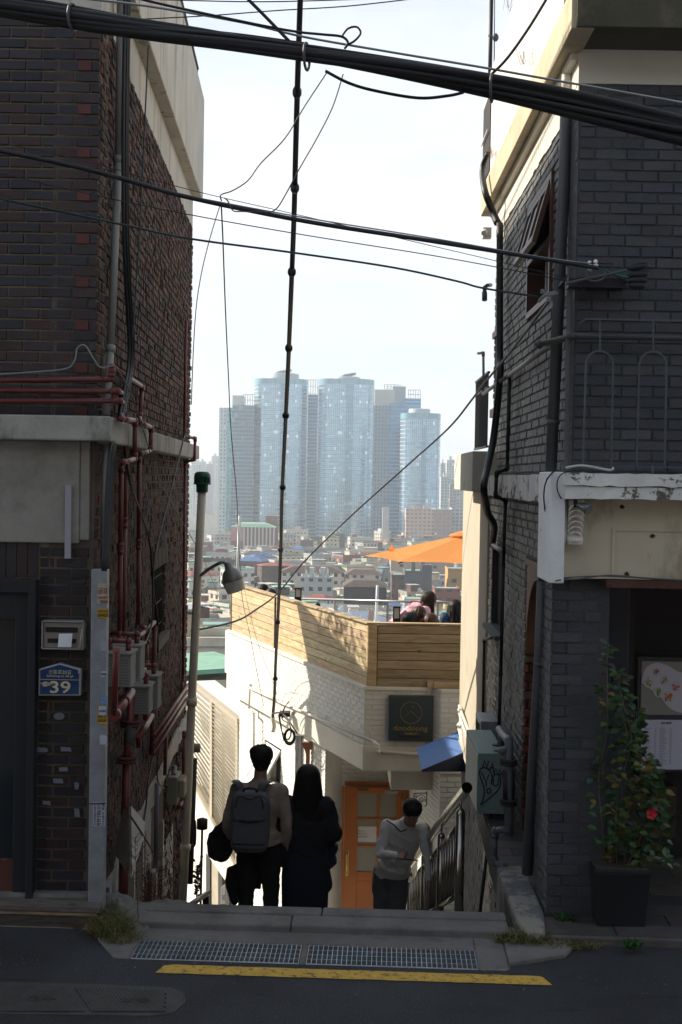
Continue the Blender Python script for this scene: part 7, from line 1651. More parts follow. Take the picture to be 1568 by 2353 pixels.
for j, (Y, k) in enumerate([(2100, 0), (2400, .55), (2800, 1), (3400, .6)]):
    for i in range(nx + 1):
        x = -1300 + 2600 * i / nx; h = 58 + 26 * noise.noise(V((x * .004, j * .3, 1))) + (22 if x < -150 else -22) + 8 * noise.noise(V((x * .02, j, 3)))
        vs.append((x, Y, -52 + (h + 5) * k))
mb.add(vs, [(r * (nx + 1) + c, r * (nx + 1) + c + 1, (r + 1) * (nx + 1) + c + 1, (r + 1) * (nx + 1) + c) for r in range(3) for c in range(nx)], smooth=True)
struct('hills', mb, hillm)
def winmat(name, cw, ch_, a, b, c, d, glass, rough=.5, gr=.12, var=.6, sparkle=.0, seed=0, wallvar=.06, spk=(.9, .85, .75), metal=0.0):
    if name in MATS: return MATS[name]
    m = bpy.data.materials.new(name); MATS[name] = m
    t, bs = nodes_of(m); L = t.links.new; N = t.nodes.new
    def mth(op, x, y=None):
        n = N('ShaderNodeMath'); n.operation = op
        for i, q in enumerate((x, y)):
            if q is None: continue
            if isinstance(q, (int, float)): n.inputs[i].default_value = q
            else: L(q, n.inputs[i])
        return n.outputs[0]
    uv = N('ShaderNodeUVMap'); sp = N('ShaderNodeSeparateXYZ'); L(uv.outputs[0], sp.inputs[0])
    u = mth('DIVIDE', sp.outputs[0], cw); v = mth('DIVIDE', sp.outputs[1], ch_)
    fu, fv, iu, iv = mth('FRACT', u), mth('FRACT', v), mth('FLOOR', u), mth('FLOOR', v)
    mk = mth('MULTIPLY', mth('MULTIPLY', mth('GREATER_THAN', fu, a), mth('LESS_THAN', fu, b)), mth('MULTIPLY', mth('GREATER_THAN', fv, c), mth('LESS_THAN', fv, d)))
    cb = N('ShaderNodeCombineXYZ'); L(iu, cb.inputs[0]); L(iv, cb.inputs[1]); cb.inputs[2].default_value = seed
    wn = N('ShaderNodeTexWhiteNoise'); L(cb.outputs[0], wn.inputs[0])
    k = mth('ADD', mth('MULTIPLY', wn.outputs[0], var), 1 - var / 2)
    gl = N('ShaderNodeVectorMath'); gl.operation = 'SCALE'; gl.inputs[0].default_value = glass; L(k, gl.inputs['Scale'])
    src = gl.outputs[0]
    if sparkle:
        s2 = N('ShaderNodeMix'); s2.data_type = 'RGBA'; L(mth('GREATER_THAN', wn.outputs[0], 1 - sparkle), s2.inputs[0]); L(src, s2.inputs[6]); s2.inputs[7].default_value = (*spk, 1); src = s2.outputs[2]  # random bright panes: curtains, and reflections painted into the base colour
    at = N('ShaderNodeAttribute'); at.attribute_name = 'Col'
    if metal:
        tm_ = N('ShaderNodeVectorMath'); tm_.operation = 'MULTIPLY'; t2_ = N('ShaderNodeVectorMath'); t2_.operation = 'SCALE'; t2_.inputs['Scale'].default_value = 1.9
        L(at.outputs['Color'], t2_.inputs[0]); L(t2_.outputs[0], tm_.inputs[0]); L(src, tm_.inputs[1]); src = tm_.outputs[0]
    tc = N('ShaderNodeTexCoord'); nn = N('ShaderNodeTexNoise'); nn.inputs['Scale'].default_value = .35; nn.inputs['Detail'].default_value = 8; L(tc.outputs['Object'], nn.inputs[0])
    kk = mth('ADD', mth('MULTIPLY', nn.outputs[0], wallvar * 2 + .3), .85 - wallvar)
    wl = N('ShaderNodeVectorMath'); wl.operation = 'SCALE'; L(at.outputs['Color'], wl.inputs[0]); L(kk, wl.inputs['Scale'])
    mx = N('ShaderNodeMix'); mx.data_type = 'RGBA'; L(mk, mx.inputs[0]); L(wl.outputs[0], mx.inputs[6]); L(src, mx.inputs[7]); L(mx.outputs[2], bs.inputs['Base Color'])
    L(mth('ADD', mth('MULTIPLY', mk, gr - rough), rough), bs.inputs['Roughness'])
    if metal: L(mth('MULTIPLY', mk, metal), bs.inputs['Metallic'])
    return m
def uvbox(mb, x0, x1, y0, y1, z0, z1, col, rot=0.0, c=None, top=None):
    cx, cy = c if c else ((x0 + x1) / 2, (y0 + y1) / 2); ca, sa = math.cos(rot), math.sin(rot)
    def T(x, y, z): return (cx + (x - cx) * ca - (y - cy) * sa, cy + (x - cx) * sa + (y - cy) * ca, z)
    vs = [T(x0, y0, z0), T(x1, y0, z0), T(x1, y1, z0), T(x0, y1, z0), T(x0, y0, z1), T(x1, y0, z1), T(x1, y1, z1), T(x0, y1, z1)]
    w, d, h = x1 - x0, y1 - y0, z1 - z0; o = random.randint(0, 9) * 10
    uvs = [[(o, 0), (o + w, 0), (o + w, h), (o, h)], [(50 + o, 0), (50 + o + d, 0), (50 + o + d, h), (50 + o, h)], [(o, 0), (o + w, 0), (o + w, h), (o, h)], [(70 + o, 0), (70 + o + d, 0), (70 + o + d, h), (70 + o, h)], [(0, 0)] * 4]
    mb.add(vs, [(0, 1, 5, 4), (1, 2, 6, 5), (2, 3, 7, 6), (3, 0, 4, 7), (4, 5, 6, 7)], col, uvs)
    return T
# ---- towers
def pxy(x, Y): return P(x, 1100, Y).x
def zz(y, Y): return P(784, y, Y).z
TY = 1130
tg = winmat('tower_glass', 1.6, 3.3, .07, .95, .14, .93, (.25, .38, .47), .45, .12, .5, .03, 1, spk=(.85, .88, .88), metal=.75)
tg2 = winmat('tower_glass_dark', 2.0, 3.3, .05, .95, .12, .9, (.10, .21, .31), .5, .12, .5, .025, 2, spk=(.6, .62, .6), metal=.6)
tg3 = winmat('tower_stone', 2.8, 3.3, .28, .72, .25, .8, (.16, .30, .38), .7, .2, .4, .1, 3, metal=.5)
LT = (.52, .57, .60)
def ringtower(name, x0, x1, ytop, depth, lab, Y=TY, bulge=.9, crown=(.2, .85, 14), canopy=None, a0=200, extra=None, mat=None):
    X0, X1 = pxy(x0, Y), pxy(x1, Y); cx, w = (X0 + X1) / 2, (X1 - X0) / 2; zt, zb_ = zz(ytop, Y), g(Y) - 3
    t = thing('glass_tower', lab, 'tower', (cx, Y, zb_), 'glass residential towers across the valley')
    mb = MB(); n = 40; pts = []
    for i in range(n):
        a = 2 * math.pi * i / n; ca, sa = math.cos(a), math.sin(a); e_ = .72
        pts.append((cx + w * abs(ca) ** e_ * (1 if ca > 0 else -1), Y + depth * abs(sa) ** e_ * (1 if sa > 0 else -1)))
    L = 0; us = [0]
    for i in range(n): a, b = pts[i], pts[(i + 1) % n]; L += math.hypot(b[0] - a[0], b[1] - a[1]); us.append(L)
    for i in range(n):
        a, b = pts[i], pts[(i + 1) % n]; h = zt - zb_
        band = (i % 5 == 0)
        mb.add([(*a, zb_), (*b, zb_), (*b, zt), (*a, zt)], [(0, 1, 2, 3)], LT if not band else (.30, .38, .44), [[(us[i], 0), (us[i + 1], 0), (us[i + 1], h), (us[i], h)]])
    mb.add([(*p, zt) for p in pts], [tuple(range(n))], (.3, .32, .34))
    obj('curtain_wall', mb, mat or tg, t)
    mb = MB()
    for i in range(n):
        a, b = pts[i], pts[(i + 1) % n]; mb.add([(*a, zt), (*b, zt), (*b, zt + 4.6), (*a, zt + 4.6)], [(0, 1, 2, 3)], (.22, .42, .50), [[(us[i], 0), (us[i + 1], 0), (us[i + 1], 4), (us[i], 4)]])
    obj('crown_screen', mb, winmat('crown_glass', 2.4, 4.6, .05, .92, .05, .9, (.20, .38, .46), .4, .2, .3, 0, 5), t)
    f0, f1, ch2 = crown; cX0, cX1 = X0 + (X1 - X0) * f0, X0 + (X1 - X0) * f1; mb = MB()
    mb.lathe([((cX1 - cX0) / 2, 0), ((cX1 - cX0) / 2, ch2 * .62), ((cX1 - cX0) / 2 * .94, ch2 * .66), (0, ch2 * .7)], ((cX0 + cX1) / 2, Y, zt), 28, (.42, .45, .47)); obj('roof_drum', mb, M('tower_drum', (.34, .40, .43), .6, var=.1, bump=0), t)
    if canopy:
        c0_, c1_, h0_, h1_ = canopy; mb = MB(); p0, p1 = V((pxy(c0_, Y), Y - 4, zz(h0_, Y))), V((pxy(c1_, Y), Y - 4, zz(h1_, Y)))
        mid_ = (p0 + p1) / 2 + V((0, 0, 1.5)); mb.prism([p0, mid_, p1, p1 - V((0, 0, 1.2)), mid_ - V((0, 0, 2.2))], (0, 12, 0), (.12, .14, .16))
        for f in (.2, .5, .8): q_ = p0.lerp(p1, f); mb.box((q_.x - .3, q_.y, zt), (q_.x + .3, q_.y + .6, q_.z), (.3, .3, .3))
        obj('roof_canopy', mb, M('tower_canopy', (.13, .15, .17), .6, bump=0), t)
    return t, zt, zb_
def slabtower(name, lab, faces, Y, zt, ztop_parts=(), rot=0):
    pass
# slim slab tower on the far side
def boxtower(lab, segs, Y, extras=(), group='glass residential towers across the valley'):
    x0, x1 = segs[0][0], segs[-1][1]; zb_ = g(Y) - 3
    t = thing('glass_tower', lab, 'tower', ((pxy(x0, Y) + pxy(x1, Y)) / 2, Y, zb_), group)
    for (a, b, y, dy, dep, mat, col, nm) in segs:
        mb = MB(); uvbox(mb, pxy(a, Y), pxy(b, Y), Y + dy, Y + dy + dep, zb_, zz(y, Y), col); obj(nm, mb, mat, t)
    for (a, b, y0, y1, dy, dep, col, nm) in extras:
        mb = MB(); mb.box((pxy(a, Y), Y + dy, zz(y1, Y)), (pxy(b, Y), Y + dy + dep, zz(y0, Y))); obj(nm, mb, M('tw_' + nm, col, .6, var=.1, bump=0), t)
    return t
def mast_frame(t, x0, x1, y0, y1, Y, n=5):
    mb = MB()
    X0, X1, Z0, Z1 = pxy(x0, Y), pxy(x1, Y), zz(y1, Y), zz(y0, Y)
    for i in range(n + 1): x = X0 + (X1 - X0) * i / n; mb.box((x - .25, Y, Z0), (x + .25, Y + .5, Z1))
    for k in (0, .5, 1): z = Z0 + (Z1 - Z0) * k; mb.box((X0, Y, z - .2), (X1, Y + .5, z + .2))
    obj('roof_frame', mb, M('roof_frame', (.35, .37, .38), .6, bump=0), t)
t = boxtower('slim slab tower with pale side and dark grey front, standing apart', [(501, 521, 941, 4, 40, tg3, (.55, .58, .56), 'pale_facade'), (521, 532, 941, 1, 40, tg, (.16, .36, .38), 'teal_strip'), (532, 583, 935, 0, 38, tg2, (.22, .27, .30), 'dark_facade')], TY - 20, [(531, 556, 912, 937, 4, 20, (.5, .52, .5), 'roof_block')])
mast_frame(t, 556, 583, 910, 936, TY - 18)
t = boxtower('dark narrow tower squeezed between the two tallest round towers', [(690, 729, 906, 10, 40, tg2, (.22, .31, .37), 'dark_facade')], TY + 45)
mast_frame(t, 700, 727, 874, 906, TY + 50)
t, zt, zb_ = ringtower('a', 581, 706, 888, 20, 'widest round glass tower with dark sail roof, crossed by the hanging cable', canopy=(612, 666, 868, 851), crown=(.24, .82, 15))
t, zt, zb_ = ringtower('b', 728, 857, 886, 20, 'round glass tower with tilted sail roof in the middle of the cluster', canopy=(764, 814, 873, 856), crown=(.26, .74, 11), Y=TY - 5)
t = boxtower('blue slab tower with lighter ribbed side and roof railings', [(855, 893, 930, 2, 30, tg3, (.22, .30, .36), 'ribbed_facade'), (893, 928, 925, 0, 34, tg2, (.24, .42, .56), 'blue_facade'), (928, 965, 912, 4, 34, tg2, (.26, .50, .68), 'bright_blue_facade')], TY + 35, [(858, 905, 893, 932, 3, 20, (.36, .42, .45), 'roof_block'), (900, 930, 884, 925, 8, 16, (.30, .38, .43), 'lift_block')])
mast_frame(t, 935, 963, 893, 914, TY + 38)
mast_frame(t, 880, 918, 882, 892, TY + 40)
t, zt, zb_ = ringtower('c', 918, 1010, 961, 17, 'shortest round glass tower beside the blue slab', crown=(.2, .74, 13), Y=TY - 60)
# ---- far apartment slabs
aptm = winmat('apartment_windows', 3.2, 2.9, .2, .78, .3, .78, (.16, .22, .27), .7, .3, .5, .03, 7)
apts = [(1012, 1024, 1060, 1400, (.55, .55, .53)), (1026, 1046, 1052, 1500, (.60, .60, .57)), (1046, 1062, 1062, 1420, (.5, .52, .52)), (1058, 1078, 1050, 1600, (.6, .58, .55)), (1014, 1034, 1092, 1250, (.46, .50, .50)), (1036, 1052, 1108, 1180, (.55, .50, .43)), (1048, 1080, 1090, 1230, (.50, .52, .50)),
        (440, 456, 1062, 1950, (.6, .6, .57)), (458, 472, 1066, 1950, (.6, .58, .55)), (474, 490, 1072, 1800, (.45, .40, .36)), (486, 502, 1053, 2000, (.62, .62, .6)), (444, 462, 1076, 1750, (.56, .55, .52))]
names = ['first pale slab beside the shortest round tower', 'tall pale slab just beyond the shortest round tower', 'greyish slab between two taller pale ones', 'distant slab touching the white balcony corner', 'low grey-green slab in front of the taller ones', 'small sandy slab under the hazy taller blocks', 'broad grey block partly behind the house corner', 'hazy block on the hill edge beside the rubble wall', 'second hazy block on the wooded hill', 'brownish hazy block on the wooded hill', 'highest hazy block beside the slim slab tower', 'wide hazy block lower on the wooded hill']
for (a, b, y, Y, col), nm in zip(apts, names):
    t = thing('apartment_block', nm, 'building', (pxy((a + b) / 2, Y), Y, g(Y)), 'distant apartment blocks in the haze')
    base = g(Y) - 2
    mb = MB(); uvbox(mb, pxy(a, Y), pxy(b, Y), Y, Y + 14, base, zz(y, Y), col); obj('facade', mb, aptm, t)
    mb = MB(); mb.box((pxy(a + (b - a) * .3, Y), Y + 3, zz(y, Y)), (pxy(a + (b - a) * .6, Y), Y + 9, zz(y, Y) + 4)); obj('lift_house', mb, M('lift_house', (.5, .5, .48), .7, bump=0), t)
# ---- houses
USED = set()
wallcols = [('white', (.62, .61, .57)), ('off-white', (.54, .52, .46)), ('cream', (.56, .49, .36)), ('pale grey', (.42, .42, .40)), ('red brick', (.20, .075, .052)), ('brown brick', (.15, .085, .062)), ('beige', (.42, .34, .24)), ('grey', (.24, .245, .245)), ('pinkish', (.45, .29, .24)), ('dark brick', (.09, .058, .048)), ('ivory', (.58, .55, .45)), ('rust brick', (.26, .11, .065))]
roofs = [('flat green roof', (.075, .19, .13), 'flat'), ('flat grey roof', (.30, .30, .29), 'flat'), ('red tiled roof', (.20, .06, .045), 'hip'), ('brown tiled roof', (.12, .075, .055), 'hip'), ('pale flat roof', (.48, .47, .42), 'flat'), ('dark slate roof', (.06, .065, .075), 'hip'), ('rooftop shed', (.42, .43, .41), 'shed'), ('blue roof', (.05, .12, .26), 'hip'), ('mint roof edge', (.20, .36, .28), 'flat')]
hm = winmat('house_windows', 2.7, 2.8, .22, .70, .34, .78, (.055, .065, .075), .8, .25, .6, .06, 9, spk=(.5, .5, .45))
hplain = winmat('house_plain', 2.7, 2.8, 2, 2.1, .34, .78, (.06, .07, .08), .85)
roofm = M('roof_surface', (1, 1, 1), .75, var=.25, scale=.8, bump=0, attr=True, col2=(.12, .12, .10), thr=.62, pscale=.6)
glm = M('house_window_glass', (.05, .06, .065), .15, var=.2, bump=0, spec=.6)
wfm = M('house_window_frame', (.5, .5, .47), .5, bump=0, var=.05)
def house(cx, Y, w, d, h, wc, rf, rot, lab, group=None, detail=False, storeys=2):
    z0 = g(Y) - 1.5; zt = g(Y) + h
    t = thing('hillside_house', lab, 'house', (cx, Y, z0), group)
    mb = MB(); T = uvbox(mb, cx - w / 2, cx + w / 2, Y, Y + d, z0, zt, jitter(wc, .08), rot, (cx, Y + d / 2)); obj('wall', mb, hplain if detail else hm, t)
    def bx(mb, x0, x1, y0, y1, a, b, col=(1, 1, 1)): 
        mb.prism([T(x0, y0, a), T(x1, y0, a), T(x1, y1, a), T(x0, y1, a)], (0, 0, b - a), col)
    rn, rc, rs = rf; rc = jitter(rc, .12); x0, x1, y0, y1 = cx - w / 2, cx + w / 2, Y, Y + d
    mb = MB()
    if rs == 'hip':
        o = .35; hh = random.uniform(1.0, 1.9); bx(mb, x0 - o, x1 + o, y0 - o, y1 + o, zt, zt + .15, rc)
        A = [T(x0 - o, y0 - o, zt + .15), T(x1 + o, y0 - o, zt + .15), T(x1 + o, y1 + o, zt + .15), T(x0 - o, y1 + o, zt + .15)]
        r0, r1 = T(x0 + w * .28, (y0 + y1) / 2, zt + hh), T(x1 - w * .28, (y0 + y1) / 2, zt + hh)
        mb.add(A + [r0, r1], [(0, 1, 5, 4), (1, 2, 5), (2, 3, 4, 5), (3, 0, 4)], rc)
    else:
        bx(mb, x0 - .15, x1 + .15, y0 - .15, y1 + .15, zt, zt + .12, rc)
        for (a, b, c_, e_) in ((x0 - .15, x1 + .15, y0 - .15, y0 + .05), (x0 - .15, x1 + .15, y1 - .05, y1 + .15), (x0 - .15, x0 + .05, y0, y1), (x1 - .05, x1 + .15, y0, y1)): bx(mb, a, b, c_, e_, zt + .12, zt + .75, jitter(wc if random.random() < .6 else rc, .1))
    rf_ = obj('roof', mb, roofm, t)
    if rs == 'shed' or (rs == 'flat' and random.random() < .75):
        mb = MB(); sx, sw = x0 + w * random.uniform(.1, .5), w * random.uniform(.25, .42); bx(mb, sx, sx + sw, y0 + d * .3, y0 + d * .8, zt + .12, zt + random.uniform(2.0, 2.7), jitter(random.choice(wallcols)[1], .1)); bx(mb, sx - .3, sx + sw + .3, y0 + d * .3 - .3, y0 + d * .8 + .3, zt + 2.5, zt + 2.66, jitter(rc, .2)); obj('roof_room', mb, roofm, t)
    if random.random() < .45:
        mb = MB(); c = V(T(x0 + w * random.uniform(.15, .85), y0 + d * .3, zt + .2)); mb.tube([c, c + V((0, 0, 1.4))], .6, 10, random.choice([(.05, .16, .35), (.5, .38, .05), (.5, .5, .48)])); mb.tube([c + V((0, 0, 1.4)), c + V((0, 0, 1.55))], .3, 8, (.5, .5, .48)); obj('water_tank', mb, roofm, t)
    if random.random() < .4:
        mb = MB(); c = V(T(x0 + w * random.uniform(.1, .9), y0 + d * .2, zt)); hh = random.uniform(2, 3.6); mb.tube([c, c + V((0, 0, hh))], .04, 4); 
        for k in range(3): mb.tube([c + V((-.4, 0, hh - .2 - k * .25)), c + V((.4, 0, hh - .2 - k * .25))], .025, 4)
        obj('antenna', mb, M('antenna_grey', (.25, .25, .25), .6, bump=0), t)
    if detail:
        for k in range(storeys):
            zc = zt - 1.7 - k * 2.8; n = max(2, int(w / 3.2))
            for i in range(n):
                xc = x0 + w * (i + .5) / n + random.uniform(-.2, .2); ww = random.choice([.8, 1.1, 1.5]) / 2
                mb = MB(); bx(mb, xc - ww - .06, xc + ww + .06, y0 - .05, y0 + .02, zc - .62, zc + .62); f_ = obj('window', mb, wfm, t)
                mb = MB(); bx(mb, xc - ww, xc - .03, y0 - .07, y0 - .04, zc - .56, zc + .56); bx(mb, xc + .03, xc + ww, y0 - .07, y0 - .04, zc - .56, zc + .56); obj('pane', mb, glm, f_)
            if random.random() < .5:
                mb = MB(); bx(mb, x0 + w * .1, x0 + w * .6, y0 - 1.0, y0, zc - 1.1, zc - .95, wc); bx(mb, x0 + w * .1, x0 + w * .6, y0 - 1.0, y0 - .93, zc - .95, zc - .2, jitter(random.choice([(.5, .5, .46), (.08, .16, .12), (.3, .12, .08)]), .1)); obj('balcony', mb, roofm, t)
    return t
zones = [(462, 'behind the green capped pipe'), (505, 'under the slab tower'), (545, 'behind the alley lamp'), (600, 'past the alley lamp'), (650, 'under the widest tower'), (700, 'just past the hanging cable'), (760, 'over the sunlit planks'), (820, 'under the middle tower'), (880, 'beside the diagonal wire'), (930, 'under the blue slab tower'), (985, 'under the shortest tower'), (1030, 'behind the pink shirted woman'), (1200, 'by the charcoal house edge')]
def depthw(Y): return 'close below' if Y < 90 else 'upper slope' if Y < 150 else 'middle slope' if Y < 230 else 'lower slope' if Y < 330 else 'valley' if Y < 460 else 'valley floor' if Y < 650 else 'tower foot'
def mklabel(wn_, rn, st, x, Y):
    z = next((n for lim, n in zones if x < lim), zones[-1][1]); return f"{st} {wn_} house with {rn}, {z}, {depthw(Y)}"
stn = ['low', 'two-storey', 'three-storey', 'tall']
# special ones: (x0, x1, ytop, Y, depth, walls, roof, label, cat)
specials = [
    (935, 1002, 1168, 980, 22, (.60, .40, .31), 0, 'long salmon pink apartment block with rows of small windows', aptm),
    (1002, 1042, 1168, 978, 40, (.40, .25, .21), 0, 'shaded face of the salmon apartment block, shade put into its pink', aptm),  # darker pink paints the unlit face of the same block
    (1040, 1082, 1164, 1010, 20, (.50, .51, .52), 0, 'white apartment block beyond the pink one', aptm),
    (881, 896, 1165, 1000, 8, (.42, .43, .43), 0, 'blank grey shaft of a tower in front of the blue slab', hplain),
    (533, 634, 1215, 850, 24, (.19, .05, .05), (.25, .42, .30), 'red and pink hall with white pillars and light green roof', hplain),
    (612, 640, 1190, 868, 14, (.17, .07, .06), 0, 'brick tower block beside the red hall', hplain),
    (902, 985, 1278, 560, 16, (.42, .33, .25), 0, 'sand coloured stone block just under the orange parasol', hplain),
    (985, 1048, 1280, 562, 18, (.36, .28, .22), 0, 'brownish stone building with gold letters under the parasol', hplain),
    (935, 997, 1312, 410, 12, (.095, .10, .11), 0, 'charcoal stone house with a raised stair tower', hplain),
    (1034, 1082, 1305, 430, 12, (.44, .26, .09), 0, 'ochre yellow plaster house beside the charcoal house edge', hplain),
    (905, 934, 1322, 412, 12, (.13, .065, .055), 0, 'dark red brick house joined to the charcoal stone one', hm),
    (795, 893, 1348, 320, 12, (.055, .05, .05), (.075, .055, .045), 'black walled house with broad brown mansard roof', hplain),
    (696, 770, 1330, 390, 10, (.40, .42, .42), 0, 'light grey house carrying a cluster of phone antennas', hm),
    (645, 795, 1318, 480, 12, (.50, .48, .42), (.10, .065, .055), 'long cream house with brown mansard storey and window row', hm),
    (798, 880, 1320, 470, 12, (.48, .46, .40), (.10, .065, .055), 'second cream house with brown mansard and big windows', hm),
    (1005, 1062, 1352, 330, 9, (.20, .08, .06), 0, 'red brick house with layered pale green awnings', hm),
    (935, 985, 1378, 290, 9, (.45, .47, .43), 0, 'small pale shed-roofed house behind the black lantern', hm),
]
for (x0, x1, yt, Y, d, wc, rc, lab, mt) in specials:
    X0, X1, zt = pxy(x0, Y), pxy(x1, Y), zz(yt, Y); z0 = g(Y) - 2
    t = thing('hillside_building', lab, 'building', ((X0 + X1) / 2, Y, z0))
    mb = MB(); uvbox(mb, X0, X1, Y, Y + d, z0, zt, wc); obj('wall', mb, mt, t)
    mb = MB()
    if rc:
        o = .4; hh = min(2.4, (X1 - X0) * .14); kx = (X1 - X0) * .22; A = [(X0 - o, Y - o, zt), (X1 + o, Y - o, zt), (X1 + o, Y + d + o, zt), (X0 - o, Y + d + o, zt)]; B = [(X0 + kx, Y + 2, zt + hh), (X1 - kx, Y + 2, zt + hh), (X1 - kx, Y + d - 2, zt + hh), (X0 + kx, Y + d - 2, zt + hh)]
        mb.add(A + B, [(0, 1, 5, 4), (1, 2, 6, 5), (2, 3, 7, 6), (3, 0, 4, 7), (4, 5, 6, 7), (3, 2, 1, 0)], rc)
    else:
        k_ = .5; mb.box((X0 - .1, Y - .1, zt), (X1 + .1, Y + .15, zt + k_), jitter(wc, .1)); mb.box((X0 - .1, Y + .15, zt), (X0 + .2, Y + d, zt + k_), jitter(wc, .1)); mb.box((X1 - .2, Y + .15, zt), (X1 + .1, Y + d, zt + k_), jitter(wc, .1)); mb.box((X0, Y, zt), (X1, Y + d, zt + .1), (.2, .3, .25))
        if x1 - x0 > 60: 
            for f in (.25, .6): mb.box((X0 + (X1 - X0) * f, Y + 3, zt), (X0 + (X1 - X0) * (f + .15), Y + 6, zt + 3), jitter(wc, .1))
    obj('roof', mb, roofm, t)
    if mt is hplain and x1 - x0 > 20:
        sc = Y / 3000; fy0 = Y - .06
        if 'red and pink' in lab:
            for i in range(9): 
                mb = MB(); x = X0 + (X1 - X0) * (.30 + .68 * i / 8); mb.box((x - .5, fy0 - .4, z0), (x + .5, Y, zt)); obj('pillar', mb, wfm, t)
            mb = MB(); mb.box((X0 - .2, fy0 - .3, zt - 9), (X0 + (X1 - X0) * .28, Y, zt - .1)); obj('pink_wall', mb, M('pink_wall', (.42, .20, .18), .8, bump=0), t)
        else:
            for (fx, fz_, fw, fh) in [(.3, 3.0, 1.6, 1.2), (.75, 5.5, 1.0, 1.6)]:
                mb = MB(); xc = X0 + (X1 - X0) * fx; mb.box((xc - fw / 2, fy0, zt - fz_ - fh), (xc + fw / 2, Y + .01, zt - fz_)); obj('window', mb, glm, t)
    if 'antennas' in lab:
        mb = MB()
        for i in range(26):
            x = X0 + (X1 - X0) * random.uniform(.1, .9); y = Y + random.uniform(.5, 6); h = random.uniform(1, 3.4); mb.tube([(x, y, zt), (x, y, zt + h)], random.choice([.05, .14, .18]), 6, (.42, .42, .42))
        obj('antenna_cluster', mb, roofm, t)
    if 'stair tower' in lab:
        mb = MB(); mb.box((X0 + (X1 - X0) * .62, Y - .08, zt), (X1 + .02, Y + 5, zt + 2.4)); obj('stair_tower', mb, M('charcoal_stone', (.09, .095, .105), .8, bump=0), t)
    if 'gold letters' in lab:
        text('lettering', '교\n회', (X1 - 1.2, Y - .1, zt - 6), 1.6, 5, M('gold_letters', (.5, .35, .08), .5, bump=0), t, depth=.02)
rh = random.Random(21)
rows = [(46, .5), (56, .7), (68, .8), (82, .8)]; Yr = 98
while Yr < 1050: rows.append((Yr, 1 if Yr < 420 else max(.35, 1 - (Yr - 420) / 1000))); Yr *= 1.068 if Yr < 300 else 1.075
NH = 0
for Y, dens in rows:
    x = -.118 * Y - 4 + rh.uniform(0, 5); xe = .10 * Y + 3
    if Y < 95: xe = -.075 * Y
    while x < xe:
        big = Y > 430; w = rh.uniform(5.5, 9.5) * (1.55 if big else 1); d = rh.uniform(5.5, 8) * (1.2 if big else 1)
        cx = x + w / 2; px = 784 + cx / Y * 3000; st = rh.choice([0, 1, 1, 1, 2, 2, 3] if not big else [1, 2, 2, 3, 3]); h = [3.0, 4.6, 6.6, 9][st]
        if big: h *= 1.15
        if Y < 90: h = 5.2; st = 1
        x += w + rh.uniform(.2, 2.4) + (1 - dens) * w * 1.2
        ytop = 1098 + (CAMZ - (g(Y) + h)) / Y * 3000
        skip = any(s[0] - 12 < px < s[1] + 12 and Y < s[3] and ytop < s[2] + (36 if s[3] > 450 else 44) for s in specials)
        if skip and st > 0: 
            h = 3.4; st = 0; ytop = 1098 + (CAMZ - (g(Y) + h)) / Y * 3000
            if any(s[0] - 12 < px < s[1] + 12 and Y < s[3] and ytop < s[2] + 24 for s in specials): continue
        for _ in range(40):
            wc = rh.choice(wallcols[:4] * 4 + wallcols + wallcols[10:11] * 2) if Y > 140 else rh.choice(wallcols); rf = rh.choice(roofs if Y < 350 else roofs + roofs[:2] + roofs[4:5])
            lab = mklabel(wc[0], rf[0], stn[st], px, Y)
            if lab not in USED: break
        USED.add(lab); NH += 1
        house(cx, Y + rh.uniform(-3, 3), w, d, h, wc[1], rf, rh.choice([.2, .3, .4, .5, .6, .75, -.3, .1]) + rh.uniform(-.08, .08), lab, 'houses across the hillside and valley', detail=(Y < 215), storeys=max(1, min(2, st + 1)))
print('houses', NH)
# ---- city trees
def crown(mb, n, rx, rz, leafs, pal, seed):
    r = random.Random(seed); cl = [(V((r.uniform(-.6, .6) * rx, r.uniform(-.6, .6) * rx, r.uniform(-.5, .7) * rz)), r.uniform(.35, .6)) for _ in range(9)]
    for i in range(n):
        c, cr = r.choice(cl); d = V((r.gauss(0, 1), r.gauss(0, 1), r.gauss(0, 1))).normalized() * cr * r.uniform(.55, 1.05); p = c + V((d.x * rx, d.y * rx, d.z * rz))
        a = V((r.gauss(0, 1), r.gauss(0, 1), r.gauss(0, 1))).normalized() * leafs; b = a.orthogonal().normalized() * leafs * .6; b = Matrix.Rotation(r.uniform(0, 6), 3, a.normalized()) @ b
        k = r.choice(pal); mb.add([p - a, p - b, p + a, p + b], [(0, 1, 2, 3)], jitter(k, .25))
tp_ = [[(.035, .06, .02), (.05, .08, .025), (.07, .09, .03)], [(.02, .045, .02), (.03, .06, .025)], [(.09, .10, .03), (.13, .12, .035), (.06, .08, .025)]]
proto = []
for k in range(3):
    cm = MB(); crown(cm, 900, 2.6, 2.8, .30, tp_[k], 40 + k); cm.v = [(x, y, z + 4.6) for x, y, z in cm.v]
    tm = MB(); tm.tube([(0, 0, -2), (0.05, 0, 1.5), (.1, .05, 3.5), (.1, .1, 5.5)], [.28, .2, .14, .06], 7); 
    for a in (.5, 2.4, 4.4): tm.tube([(0.05, 0, 2.4), (math.cos(a) * .9, math.sin(a) * .9, 4.2), (math.cos(a) * 1.6, math.sin(a) * 1.6, 5.2)], [.1, .06, .03], 5)
    proto.append((mesh_of('crown', cm, V()), mesh_of('trunk', tm, V())))
bark = M('bark', (.08, .06, .045), .9, bump=.3)
for c_, t_ in proto: c_.materials.append(leafm); t_.materials.append(bark)
